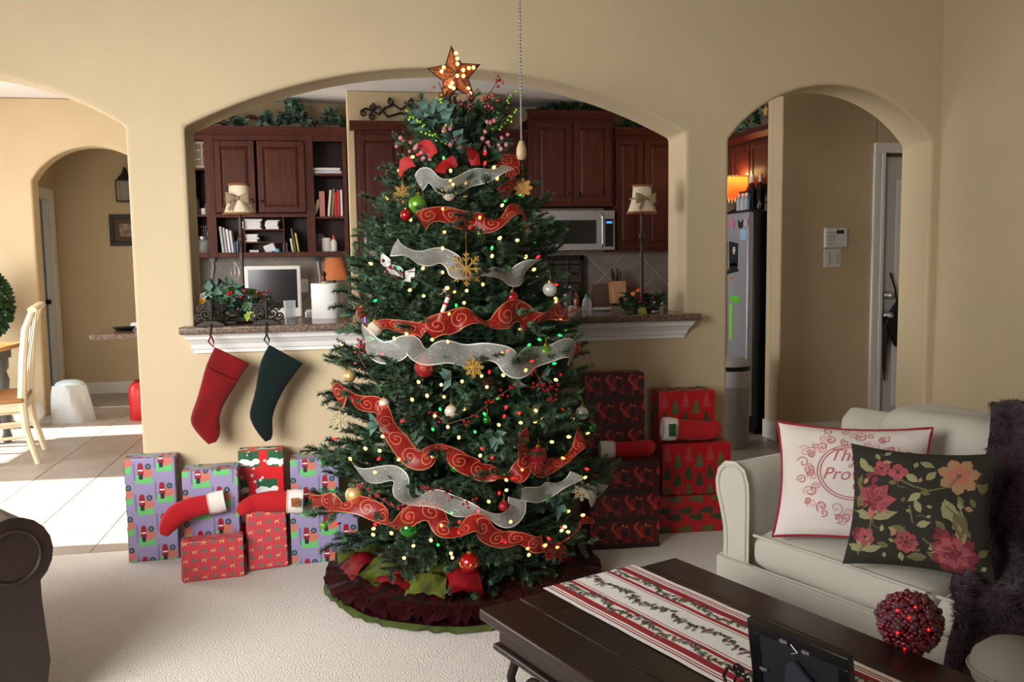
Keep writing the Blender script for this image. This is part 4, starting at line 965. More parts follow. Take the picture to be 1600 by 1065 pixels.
# stocking holders
def holder(px, py, label):
    p = at(px, py, -.09); t = thing('stocking_holder', label, 'stocking holder', (p.x, -.08, LZ), group='iron stocking holders')
    MB().prism([(-.07, 0), (.07, 0), (.07, .012), (.03, .03), (-.03, .03), (-.07, .012)], -.05, .04).build('base', m_iron, t, w=False, bevel=.003)
    for sg in (-1, 1):
        for cx, cz_, r_ in ((.03, .06, .028), (.055, .095, .02), (.02, .11, .022), (.066, .045, .02)):
            MB().tube([(sg*a, 0, b) for a, b in spiral(cx, cz_, r_, -PI/2, 1.4, 16, .15)], .0055, 5).build('scroll', m_iron, t, w=False)
    MB().tube([(0, 0, .03), (0, 0, .09), (0, 0, .13), (0, 0, .15)], [.008, .012, .006, .002], 8).build('stem', m_iron, t, w=False)
    MB().tube([(0, -.05, .01), (0, -.066, .005), (0, -.068, -.03), (0, -.075, -.045), (0, -.085, -.035)], .005, 6).build('hook', m_iron, t, w=False)
    return p.x
hx1_ = holder(331, 505, 'ornate iron stocking holder that carries the red stocking')
hx2_ = holder(417, 503, 'ornate iron stocking holder that carries the green stocking')
# hanging stockings: outline from top corner, stuffed flat
def stocking(name, label, outline, thick, mm, Y, group=None, parent_extra=None, sub=1):
    """outline (x,z) closed; pillow-like body with rounded edge"""
    xs = [p[0] for p in outline]; zs = [p[1] for p in outline]
    t = thing(name, label, 'stocking', ((min(xs)+max(xs))/2, Y, min(zs)), group=group)
    n_ = len(outline); cx = sum(xs)/n_; cz_ = sum(zs)/n_
    # ladder through the sock: first half of outline is one side, second half the other
    h = n_//2; A = outline[:h]; B = outline[h:][::-1]
    mb = MB(); K = 8; vs = []
    def pt(i, u, sgn):
        a, b = A[i], B[i]; x = a[0]+(b[0]-a[0])*u; z = a[1]+(b[1]-a[1])*u
        e = max(0, 1-(2*u-1)**2)**.5; q = min(1, .35+i*.5, (h-1-i)*.55+.12)
        return (x, Y+sgn*thick*e*q, z)
    for sgn in (-1, 1):
        k0 = len(mb.v)
        vv = [pt(i, j/K, sgn) for i in range(h) for j in range(K+1)]
        ff = [(i*(K+1)+j, i*(K+1)+j+1, (i+1)*(K+1)+j+1, (i+1)*(K+1)+j) for i in range(h-1) for j in range(K)]
        if sgn > 0: ff = [f[::-1] for f in ff]
        mb.add(vv, ff)
    bm = bmesh.new(); tmp = mb.mesh('tmp', mm); bm.from_mesh(tmp); bmesh.ops.remove_doubles(bm, verts=bm.verts[:], dist=.0008)
    mb2 = MB(); mb2.v = [v.co.copy() for v in bm.verts]; mb2.f = [tuple(v.index for v in f.verts) for f in bm.faces]; mb2.mi = [0]*len(mb2.f); bm.free()
    return t, mb2.build('sock', mm, t, sub=sub, angle=3)
def px_outline(pts, Y): return [(at(x, y, Y).x, at(x, y, Y).z) for x, y in pts]
SY = -.165
red = px_outline([(333, 541), (319, 568), (312, 600), (303, 632), (293, 655), (299, 668), (313, 684), (325, 694),
                  (338, 690), (346, 680), (346, 664), (344, 650), (353, 628), (369, 605), (377, 590), (392, 569)], SY)
t, o = stocking('hanging_stocking', 'plain red velvet stocking hung from the ledge', red, .03, m_red, SY)
MB().tube([(hx1_+.004, -.162, LZ-.045), (hx1_-.012, -.158, LZ-.075), (red[0][0]+.003, SY, red[0][1]-.005), (hx1_+.014, -.158, LZ-.075), (hx1_+.004, -.162, LZ-.045)], .0045, 5).build('loop', m_red, t)
a, b = at(323, 574, SY-.032), at(371, 597, SY-.034)
MB().tube([a, (a+b)/2+Vector((0, -.012, 0)), b], .004, 5).build('seam', m_red, t)
grn = px_outline([(418, 537), (404, 562), (400, 590), (396, 620), (386, 645), (391, 660), (402, 678), (414, 690),
                  (424, 686), (428, 678), (427, 664), (427, 650), (434, 630), (448, 604), (458, 592), (475, 569)], SY)
t, o = stocking('hanging_stocking', 'plain dark green velvet stocking hung from the ledge', grn, .03, m_green_v, SY)
MB().tube([(hx2_+.004, -.162, LZ-.045), (hx2_-.012, -.158, LZ-.075), (grn[0][0]+.003, SY, grn[0][1]-.005), (hx2_+.014, -.158, LZ-.075), (hx2_+.004, -.162, LZ-.045)], .0045, 5).build('loop', m_green_v, t)
# ------------------------------------------------------------------ christmas tree
random.seed(21)
TX, TY = .52, -.72
PROF = [(.16, .40), (.26, .56), (.38, .68), (.55, .67), (.75, .63), (1.0, .575), (1.2, .54), (1.45, .49), (1.62, .45), (1.75, .37), (1.9, .30), (2.1, .245), (2.3, .19), (2.42, .12)]
def tr_r(z):
    if z <= PROF[0][0]: return PROF[0][1]
    for (z0, r0_), (z1, r1_) in zip(PROF, PROF[1:]):
        if z <= z1: return r0_+(r1_-r0_)*(z-z0)/(z1-z0)
    return PROF[-1][1]
def on_tree(px, py, out=.0):
    """first point of the view line on the tree's outer surface (grown by out)"""
    d = ray(px, py).normalized(); best = None
    t = 3.0
    while t < 5.6:
        p = CAM+d*t; r_ = math.hypot(p.x-TX, p.y-TY); g = r_-(tr_r(p.z)*.93+out)
        if g < 0: return p
        if best is None or g < best[0]: best = (g, p)
        t += .012
    return best[1]
m_ndl = mat('fir_needles', (38, 64, 42), .6, var=.5, vscale=9, rgb2=(62, 92, 64))
m_ndl2 = mat('fir_needles_light', (58, 92, 56), .6, var=.4, vscale=9, rgb2=(84, 116, 84))
m_bark = mat('bark', (58, 42, 30), .9)
def twig(mb, p, d, ln, dens=1150, nl=.028, mi=0, flatn=None):
    d = d.normalized(); a = d.orthogonal().normalized(); b = d.cross(a)
    mb.tube([p, p+d*ln*.5, p+d*ln], [.0035, .003, .0015], 4, 2)
    for k in range(int(dens*ln)):
        u = random.random(); q = p+d*ln*u; th = random.random()*2*PI
        o = (a*math.cos(th)+b*math.sin(th)); nd = (o*.85+d*.75).normalized(); L_ = nl*random.uniform(.75, 1.15)*(1-.35*u*u)
        sd = nd.cross(o).normalized()*.0021
        e = q+nd*L_; mb.add([q-sd, q+sd, e+sd*.3, e-sd*.3], [(0, 1, 2, 3)], mi)
def branch_proto(L_, seed, mi=0):
    random.seed(seed); mb = MB()
    bend = random.uniform(-.05, .08)
    def P(u): return Vector((L_*u, random.uniform(-.004, .004), bend*L_*u*u*2))
    pts = [P(k/5) for k in range(6)]
    mb.tube(pts, [.008*(1-.7*k/5) for k in range(6)], 5, 2)
    for a, b in zip(pts[1:], pts[2:]): twig(mb, a, b-a, (b-a).length, 1100, .027, mi)
    n_ = max(6, int(L_*24))
    for k in range(n_):
        u = .22+.78*k/(n_-1) if n_ > 1 else .5
        s_ = 1 if k % 2 else -1
        ang = s_*random.uniform(.5, .95); ln = (.06+.15*(1-u)+.03*random.random())*min(1, L_*2.2)
        d = Vector((math.cos(ang), math.sin(ang), random.uniform(-.15, .35)))
        twig(mb, P(u), d, ln, 1050, .026, mi)
    return mb.mesh('fir_branch', [m_ndl, m_ndl2, m_bark], smooth=False)
protos = {}
for L_ in (.24, .36, .48, .62):
    protos[L_] = [branch_proto(L_, int(L_*100)+k, 1 if k == 3 else 0) for k in range(4)]
tree = thing('christmas_tree', 'tall decorated green fir tree standing in front of the pass-through', 'tree', (TX, TY, 0))
MB().tube([(TX, TY, .0), (TX, TY, .9), (TX, TY, 2.3)], [.04, .032, .008], 10).build('trunk', m_bark, tree)
st = MB()
for k in range(4):
    a = k*PI/2+.4; st.tube([(TX, TY, .10), (TX+.2*math.cos(a), TY+.2*math.sin(a), .06), (TX+.28*math.cos(a), TY+.28*math.sin(a), .045)], .012, 6)
st.cyl((TX, TY, .045), (TX, TY, .2), .055).build('stand', m_iron, tree)
random.seed(5)
NB = 300; cand = []
for k in range(520):
    f_ = (k+.5)/520; z = .20+2.05*(1-math.sqrt(1-f_*.965)) if False else .19+1.97*(f_**1.1)
    a = k*2.39996+random.uniform(-.25, .25)
    cand.append((z, a))
# the 300 branches that face the room are single parts, the far side is one joined part
cand.sort(key=lambda c_: math.sin(c_[1])*1.0+(0 if c_[0] > .2 else 9))
rest = MB()
for i, (z, a) in enumerate(cand):
    rr = tr_r(z)*random.uniform(.84, 1.08); L_ = min(protos, key=lambda q: abs(q-rr))
    me = random.choice(protos[L_]); s_ = rr/L_
    elev = .34-.30*(1-z/2.3)+random.uniform(-.1, .16)+(.22 if z > 1.95 else 0)-(.28 if z < .33 else 0)
    R_ = Matrix.Rotation(a, 4, 'Z') @ Matrix.Rotation(-elev, 4, 'Y') @ Matrix.Rotation(random.uniform(-.5, .5), 4, 'X')
    M_ = Matrix.Translation((0, 0, z-.10*rr*elev)) @ R_ @ Matrix.Diagonal((s_, s_, s_, 1))
    if i < NB:
        o = bpy.data.objects.new('branch', me); C.objects.link(o); o.parent = tree; o.matrix_local = M_
    else:
        rest.add([M_ @ v.co for v in me.vertices], [tuple(p.vertices) for p in me.polygons])
        rest.mi[-len(me.polygons):] = [p.material_index for p in me.polygons]
# inner filling
for k in range(170):
    z = .3+1.9*random.random(); a = random.random()*2*PI; rr = tr_r(z)*random.uniform(.5, .75)
    me = random.choice(protos[.36]); s_ = rr/.36
    M_ = Matrix.Translation((0, 0, z)) @ Matrix.Rotation(a, 4, 'Z') @ Matrix.Rotation(-random.uniform(-.2, .7), 4, 'Y') @ Matrix.Diagonal((s_, s_, s_, 1))
    rest.add([M_ @ v.co for v in me.vertices], [tuple(p.vertices) for p in me.polygons])
    rest.mi[-len(me.polygons):] = [p.material_index for p in me.polygons]
o = rest.build('foliage', [m_ndl, m_ndl2, m_bark], tree, w=False, smooth=False); o['kind'] = 'stuff'

# --- ribbons
def ribbon(label, pts, width, mm, twist=.5, ph=0, reps=None, out=.045):
    P = [on_tree(x, y, out) for x, y in pts]
    # resample
    S = []; 
    for i in range(len(P)-1):
        p0 = P[max(i-1, 0)]; p1 = P[i]; p2 = P[i+1]; p3 = P[min(i+2, len(P)-1)]
        for k in range(8):
            u = k/8; S.append(.5*((2*p1)+(p2-p0)*u+(2*p0-5*p1+4*p2-p3)*u*u+(3*p1-p0-3*p2+p3)*u**3))
    S.append(P[-1]); ln = 0; mb = MB(); uv = []
    for i, p in enumerate(S):
        if i: ln += (p-S[i-1]).length
        d = (S[min(i+1, len(S)-1)]-S[max(i-1, 0)]).normalized()
        n_ = Vector((p.x-TX, p.y-TY, .25*(p-Vector((TX, TY, p.z))).length)).normalized()
        upv = n_.cross(d).normalized()
        if upv.z < 0: upv = -upv
        th = twist*1.7*math.sin(ln*11+ph)+.3*math.sin(ln*29+ph*2)
        wv = (upv*math.cos(th)+n_*math.sin(th))*width/2
        q = p+n_*(.02+.026*math.sin(ln*19+ph))+upv*.010*math.sin(ln*31+ph)
        for j in range(4):
            f_ = j/3*2-1; mb.v.append(q+wv*f_+n_*.008*(1-f_*f_)); uv.append((ln/width, j/3))
    for i in range(len(S)-1):
        for j in range(3): mb.f.append((i*4+j, i*4+j+1, (i+1)*4+j+1, (i+1)*4+j)); mb.mi.append(0)
    lo = min(p.z for p in mb.v); off = Vector((S[0].x, S[0].y, lo)); mb.uv = uv
    o = bpy.data.objects.new('ribbon', mb.mesh('ribbon', mm, off=off, angle=3)); C.objects.link(o); o.location = off
    tag(o, label, 'ribbon'); return o
m_rr = sheer('red_organza', (186, 32, 30), .6, uvgold=(214, 140, 100))
m_wr = sheer('white_organza', (206, 206, 200), .42, rgb2=(255, 250, 236))
m_glit = mat('red_glitter', (150, 6, 12), .4, var=.5, vscale=300, rgb2=(190, 24, 30), bump=.5, bscale=400)
RW = .098
ribbon('short white organza ribbon near the top of the tree', [(658, 290), (672, 282), (690, 293), (712, 290), (735, 282), (765, 270), (785, 268)], .075, m_wr, .5, 0)
ribbon('red scroll ribbon fold below the bead garland on the right', [(772, 258), (790, 262), (797, 285), (786, 308), (775, 300)], .07, m_rr, .6, 1)
ribbon('red scroll ribbon across the upper tree below the green ball', [(662, 350), (680, 343), (705, 338), (730, 345), (760, 352), (785, 340), (805, 335), (828, 356)], .085, m_rr, .6, .4)
ribbon('white organza ribbon running past the gold snowflake', [(620, 388), (640, 398), (660, 403), (685, 400), (705, 412), (722, 428), (750, 436), (780, 430), (805, 430), (830, 415)], .082, m_wr, .7, 0)
ribbon('red scroll ribbon reaching right beside the clear balls', [(672, 522), (690, 505), (720, 498), (745, 502), (765, 506), (790, 494), (815, 488), (838, 500), (862, 488), (888, 480)], RW, m_rr, .5, 2)
ribbon('small red ribbon loop left of the candy cane', [(600, 515), (630, 508), (650, 512), (662, 522)], .06, m_rr, .6, 1)
ribbon('wide white organza ribbon across the middle of the tree', [(578, 522), (595, 545), (620, 548), (645, 540), (670, 556), (710, 553), (750, 552), (780, 560), (800, 572), (830, 562), (860, 548), (888, 556)], RW, m_wr, .35, 1.2)
ribbon('red scroll ribbon winding from the left side down to the right', [(538, 628), (550, 612), (570, 630), (595, 640), (612, 655), (622, 685), (640, 708), (665, 718), (690, 700), (710, 708), (728, 728), (750, 738), (775, 735), (800, 750), (812, 725), (815, 695), (828, 680)], RW*.85, m_rr, .55, .2)
ribbon('red ribbon loop around the red ball on the right side', [(835, 705), (828, 722), (850, 733), (875, 722), (888, 700), (903, 678)], .06, m_rr, .7, 1.5)
ribbon('white organza ribbon in the lower left of the tree', [(560, 722), (575, 740), (600, 738), (618, 745), (632, 768), (650, 780), (685, 782), (715, 788), (745, 802), (780, 808), (805, 798), (812, 780)], RW*.8, m_wr, .6, .7)
ribbon('white organza ribbon end at the lower right of the tree', [(808, 776), (830, 770), (855, 768), (875, 758), (888, 740)], RW*.7, m_wr, .6, 2)
ribbon('lowest red scroll ribbon sweeping across the bottom of the tree', [(498, 782), (520, 786), (545, 792), (575, 790), (600, 808), (622, 822), (645, 804), (672, 802), (695, 822), (720, 830), (745, 818), (765, 832), (790, 846), (820, 842), (850, 858), (880, 868)], RW*.85, m_rr, .5, 0)
ribbon('red ribbon tail at the lower right edge of the tree', [(870, 848), (890, 830), (905, 815), (920, 812)], .05, m_rr, .6, 1)
ribbon('curled white ribbon at the right edge beside the snowflake', [(905, 765), (918, 782), (932, 774), (936, 758)], .045, m_wr, .6, 1)
for k, pts in enumerate([[(630, 272), (642, 264), (655, 258)], [(668, 242), (674, 236), (682, 248)], [(692, 276), (697, 258), (710, 248)], [(728, 240), (742, 242), (746, 258)]]):
    ribbon(['red glitter ribbon tail sticking out left near the top', 'red glitter ribbon loop left of the bow centre', 'curved red glitter ribbon strip below the berries', 'red glitter ribbon loop right of the bow centre'][k], pts, .05, m_glit, .3, k)

# --- ornaments
def ball_ornament(px, py, rp, mm, label, band=None, out=.03, grp=None):
    p = on_tree(px, py, out); r_ = rp/328
    n_ = Vector((p.x-TX, p.y-TY, 0)); n_ = n_.normalized() if n_.length > 1e-4 else Vector((0, -1, 0))
    p = p+n_*r_*.3
    t = thing('ball_ornament', label, 'ornament', (p.x, p.y, p.z-r_), group=grp)
    MB().sphere((0, 0, r_), r_, 20, 12).build('ball', mm, t, w=False, angle=3)
    MB().lathe([(r_*.26, 1.93*r_), (r_*.26, 2.2*r_), (r_*.1, 2.24*r_)], (0, 0, 0), 10).build('cap', m_gold, t, w=False)
    MB().tube([(0, 0, 2.2*r_), (.004, 0, 2.2*r_+.015), (0, .004, 2.2*r_+.03)], .0012, 4).build('hook', m_gold, t, w=False)
    if band:
        mb = MB()
        for k in range(10):
            a = k*2*PI/10
            mb.tube([(1.01*r_*math.cos(PI*.0+q[0])*math.cos(a+q[1]), 1.01*r_*math.cos(q[0])*math.sin(a+q[1]), r_+1.01*r_*math.sin(q[0])) for q in [(.25*math.sin(i*PI/4), .35*math.cos(i*PI/4)) for i in range(8)]], r_*.045, 4, closed=True)
        mb.build('scroll_band', band, t, w=False)
    return t
mB = dict(green=mat('ball_green', (96, 150, 40), .3, metal=.35, coat=.3), gshine=mat('ball_green_shiny', (30, 130, 40), .08, metal=.7, coat=.5), pearl=mat('ball_pearl', (206, 196, 178), .3, metal=.2, coat=.4),
          red=mat('ball_red', (170, 16, 20), .18, metal=.4, coat=.5), redm=mat('ball_redmatte', (150, 22, 36), .45, metal=.3), gold=mat('ball_gold', (206, 172, 110), .35, metal=.5), cream=mat('ball_cream', (214, 202, 176), .7, bump=.6, bscale=300),
          clear=mat('ball_clear', (206, 204, 192), .12, alpha=.75, metal=.2))
ORN = [(655, 319, 13.5, 'green', 'large matte green ball high on the left of the tree', None), (702, 303, 10, 'cream', 'white beaded ball below the short white ribbon', None),
       (636, 336, 8.5, 'red', 'small red ball at the upper left tree edge', None), (856, 452, 10.5, 'clear', 'clear pearl ball at the right edge above the red ribbon', None),
       (799, 464, 8, 'red', 'small shiny red ball right of centre above the long red ribbon', None), (589, 513, 11, 'cream', 'cream beaded ball at the left tree edge by the ledge', None),
       (567, 488, 8, 'red', 'small red ball at the far left tip at ledge height', None), (665, 573, 14, 'redm', 'dark red ball with gold scrolls under the wide white ribbon', 'g'),
       (549, 587, 9, 'gold', 'champagne ball at the left edge above the red ribbon loop', None), (602, 630, 8, 'pearl', 'small pearl ball right of the red ribbon loop', None),
       (705, 642, 9, 'pearl', 'pearl ball in the middle of the tree by the berry vine', None), (906, 645, 10, 'clear', 'clear pearl ball at the right edge beside the stacked presents', None),
       (921, 667, 8.5, 'gshine', 'shiny green ball at the far right edge', None), (557, 772, 13, 'gold', 'large gold ball at the lower left above the lowest ribbon', None),
       (641, 824, 13, 'gshine', 'large shiny green ball at the bottom in front of the lowest ribbon', None), (508, 820, 6, 'green', 'tiny green ball at the lowest left branch tip', None),
       (521, 722, 6.5, 'gshine', 'small green ball at the left edge by the presents', None), (733, 877, 14, 'red', 'red ball with gold scrolls hanging lowest on the tree', 'g'),
       (838, 711, 13, 'redm', 'dark red ball inside the ribbon loop on the right', None), (892, 544, 11.5, 'redm', 'dark red banded ball at the right edge at ledge height', 'g'),
       (850, 549, 9, 'green', 'green ball behind the right end of the wide white ribbon', None), (760, 655, 6, 'gshine', 'tiny green ball near the centre of the tree', None), (712, 730, 7, 'gshine', 'small green ball beneath the winding red ribbon', None),
       (786, 790, 7, 'redm', 'small dark red ball at the end of the low white ribbon', None)]
for px, py, r_, c_, lab, bd in ORN: ball_ornament(px, py, r_, mB[c_], lab, m_gold if bd else None)
m_glg = mat('gold_glitter', (190, 156, 84), .35, metal=.7, bump=.6, bscale=400)
m_slg = mat('pale_glitter', (206, 196, 160), .4, metal=.4, bump=.6, bscale=400)
m_wdn = mat('pale_wood', (198, 152, 92), .6)
def snowflake(px, py, rp, mm, label, hang=.05, out=.03, fat=1):
    p = on_tree(px, py, out); r_ = rp/328; n_ = (CAM-p); n_.z = 0; n_.normalize(); p = p+n_*.02
    t = thing('snowflake_ornament', label, 'ornament', (p.x, p.y, p.z-r_), rz=math.atan2(n_.y, n_.x)+PI/2)
    for k in range(8):
        a = k*PI/4; mb = MB(); c, s_ = math.cos(a), math.sin(a)
        mb.tube([(0, 0, r_), (r_*c, 0, r_+r_*s_)], [.0035*fat, .0025*fat], 4)
        for u, l in ((.45, .3), (.72, .22)):
            for sg in (-.8, .8): mb.tube([(r_*u*c, 0, r_+r_*u*s_), (r_*u*c+r_*l*math.cos(a+sg), 0, r_+r_*u*s_+r_*l*math.sin(a+sg))], .0025*fat, 4)
        mb.build('arm', mm, t, w=False)
    MB().tube([(0, 0, 2*r_), (0, 0, 2*r_+hang)], .0015, 4).build('hanger', m_gold, t, w=False)
snowflake(817, 294, 14, m_wdn, 'pale wooden snowflake dangling at the upper right edge', .07, .05, 2.2)
snowflake(630, 303, 14, m_glg, 'gold glitter snowflake at the upper left edge', .06, .04, 1.8)
snowflake(729, 420, 24, m_glg, 'large gold glitter snowflake in the middle of the white ribbon', .08, .05, 1.5)
snowflake(740, 573, 14, m_glg, 'gold snowflake hanging under the wide white ribbon', .05, .04, 1.8)
snowflake(909, 765, 15, m_slg, 'pale glitter snowflake at the lower right edge', .05, .04, 1.6)
snowflake(531, 656, 15, m_slg, 'pale glitter snowflake at the left edge against the wall', .05, .05, 1.6)
# candy cane
p = on_tree(695, 480, .04); t = thing('candy_cane', 'striped candy cane hooked in the middle of the tree', 'candy cane', (p.x, p.y, p.z-.06))
cp = [(-.03, 0, -.06), (-.012, 0, -.02), (.006, 0, .02), (.016, -.005, .05), (.006, -.008, .07), (-.012, -.008, .068), (-.02, -.008, .052)]
S = []
for a, b in zip(cp, cp[1:]):
    for k in range(4): S.append(Vector(a).lerp(Vector(b), k/4)+p)
for i in range(0, len(S)-1):
    MB().tube([S[i], S[i+1]], .009, 8).build('stripe', m_redfelt if i % 4 == 3 else mat('cane_white', (228, 214, 196), .35), t)
# pine cone, flower pick
p = on_tree(760, 598, .02); t = thing('pine_cone', 'brown pine cone right of centre under the wide white ribbon', 'pine cone', (p.x, p.y, p.z-.035))
for lv in range(5):
    mb = MB()
    for k in range(8):
        a = k*PI/4+lv*.4; r_ = .032*math.sin(PI*(lv+1.2)/6.5); d = Vector((math.cos(a), math.sin(a), .5)); mb.leaf((0, 0, .012*lv), d, (0, 0, 1), r_*1.4, .011)
    mb.build('scale_ring', mat('cone_brown', (74, 48, 36), .8), t, w=False, smooth=False)
def spray(name, label, base, tip, nb, br, mm, stem=m_brownstem, spread=.05, leaf=None, nleaf=0, cat='berry pick', seed=0):
    """a pick: stem with berries or beads around its upper part"""
    rnd = random.Random(seed or (int(abs(base[0])*1000)+nb)); b, tp = Vector(base), Vector(tip)
    t = thing(name, label, cat, tuple(b))
    mid = b.lerp(tp, .5)+Vector((0, 0, .02))
    MB().tube([b, mid, tp], [.003, .0025, .0015], 5).build('stem', stem, t)
    for k in range(nb):
        u = .25+.75*(k+.5)/nb; q = b.lerp(tp, u)+Vector((rnd.uniform(-1, 1), rnd.uniform(-1, 1), rnd.uniform(-1, 1)))*spread*.5
        MB().sphere(q, br*rnd.uniform(.85, 1.15), 8, 6).build('berry' if cat == 'berry pick' else 'bead', mm, t)
    if nleaf:
        mb = MB()
        for k in range(nleaf):
            q = b.lerp(tp, rnd.uniform(.1, .9)); mb.leaf(q, (rnd.uniform(-1, 1), rnd.uniform(-1, .2), rnd.uniform(-.3, 1)), (rnd.uniform(-.5, .5), -1, .5), rnd.uniform(.06, .095), rnd.uniform(.02, .032))
        o = mb.build('leaves', leaf, t, smooth=False); o['kind'] = 'stuff'
    return t
def T3(px, py, off=0): return at(px, py, TY+off)
PK = [('frosted berry pick reaching out at the upper left', (690, 260), (622, 218), 12, .010, m_pinkberry, .055), ('frosted berry pick left of the red bow', (700, 250), (650, 228), 10, .010, m_pinkberry, .05),
      ('frosted berry pick above the red bow', (715, 245), (700, 205), 12, .010, m_pinkberry, .06), ('frosted berry pick right of the star base', (745, 250), (765, 192), 12, .010, m_pinkberry, .06),
      ('frosted berry pick at the upper right beside the pull chain', (755, 255), (790, 215), 9, .010, m_pinkberry, .05), ('red berry pick sticking up right of the star', (745, 190), (782, 120), 14, .0075, m_berry, .05),
      ('second red berry pick low right of the star', (742, 195), (772, 158), 12, .0075, m_berry, .045), ('red berry pick left under the star', (700, 175), (685, 128), 14, .006, m_berry, .05),
      ('red berry pick hanging at the star base', (725, 175), (745, 140), 16, .006, m_berry, .06)]
for lab, b, tp, nb, br, mm, sp_ in PK: spray('berry_pick', lab, T3(*b, -.16), T3(*tp, -.29), nb, br, mm, spread=sp_)
GK = [('green bead spray left of the star', (705, 190), (685, 148), 14), ('green bead spray curling at the upper left', (690, 215), (632, 175), 14), ('green bead spray rising to the upper right', (755, 205), (808, 142), 15), ('green bead spray bending to the pull chain', (760, 215), (812, 172), 13), ('green bead spray over the bow', (720, 230), (660, 205), 12), ('short green bead spray under the star', (705, 180), (700, 200), 9)]
for lab, b, tp, nb in GK: spray('bead_spray', lab, T3(*b, -.18), T3(*tp, -.28), nb, .0065, m_greenbead, m_leaf, .025, cat='bead spray')
LK = [('blue green leaf pick at the upper left of the tree top', (700, 240), (650, 165), m_leafb, 16), ('blue green leaf pick left of the star base', (705, 210), (680, 170), m_leafb, 16), ('dark leaf pick at the upper right of the tree top', (745, 235), (795, 165), m_leafdk, 18), ('dark leaf pick right of the star base', (735, 205), (760, 165), m_leafdk, 16), ('pale leaf pick above the red bow', (715, 245), (708, 215), m_leafb, 12), ('dark leaf pick low on the right of the tree top', (745, 260), (795, 225), m_leafdk, 16)]
for k, (lab, b, tp, mm, nl_) in enumerate(LK): spray('leaf_pick', lab, T3(*b, -.16), T3(*tp, -.26), 0, .01, m_berry, leaf=mm, nleaf=nl_, cat='leaf pick', seed=50+k)
spray('flower_pick', 'burgundy berry and white leaf pick at the left edge', T3(640, 440, -.25), T3(592, 415, -.3), 16, .008, mat('burgundy_berry', (110, 30, 44), .5), spread=.07, leaf=m_plush, nleaf=5, seed=3)
for k, (px, py) in enumerate([(590, 660), (640, 690), (705, 590), (830, 640), (860, 660), (800, 600), (770, 680), (615, 610), (845, 590), (650, 760), (870, 790), (780, 470)]):
    p = on_tree(px, py, .02); n_ = Vector((p.x-TX, p.y-TY, .1)).normalized(); mb = MB()
    for j in range(5): mb.leaf(p, Vector((random.uniform(-1, 1), -.5, random.uniform(-1, 1))), n_, random.uniform(.05, .075), random.uniform(.016, .024))
    mb.single('holly_sprig', m_leafdk if k % 2 else m_leafb,
              ['pale holly sprig beside the red loop on the left', 'dark holly sprig left of centre over the winding ribbon', 'pale holly sprig under the dark red scroll ball', 'dark holly sprig on the right along the berry vine', 'pale holly sprig right of the vine', 'dark holly sprig beside the pine cone', 'pale holly sprig in the centre of the tree', 'dark holly sprig left above the pearl ball', 'pale holly sprig on the upper right of the vine', 'dark holly sprig above the low white ribbon', 'pale holly sprig at the lower right', 'dark holly sprig right of the candy cane'][k], 'leaf sprig', smooth=False)
VN = [('berry vine curving across the centre right of the tree', [(670, 640), (700, 662), (740, 650), (770, 625), (800, 605), (850, 603), (880, 612)]), ('berry vine drooping at the lower left', [(560, 755), (590, 775), (615, 792), (640, 785)]),
      ('berry vine at the far left above the red ribbon', [(572, 575), (560, 555), (566, 530), (580, 512)]), ('berry vine on the right above the red loop', [(820, 560), (850, 600), (865, 625)]), ('berry vine low in the centre', [(660, 765), (690, 768), (720, 780), (745, 788)])]
for k, (lab, pts) in enumerate(VN):
    P = [on_tree(x, y, .045) for x, y in pts]; t = thing('berry_vine', lab, 'berry vine', tuple(P[0]))
    MB().tube(P, .0032, 5).build('stem', m_brownstem, t); rnd = random.Random(k)
    for j in range(10+3*len(pts)):
        u = rnd.random()*(len(P)-1.001); i = int(u); q = P[i].lerp(P[i+1], u-i)+Vector((rnd.uniform(-1, 1), rnd.uniform(-1, 0), rnd.uniform(-1, 1)))*.022
        MB().sphere(q, .0062, 6, 5).build('berry', m_berry, t)
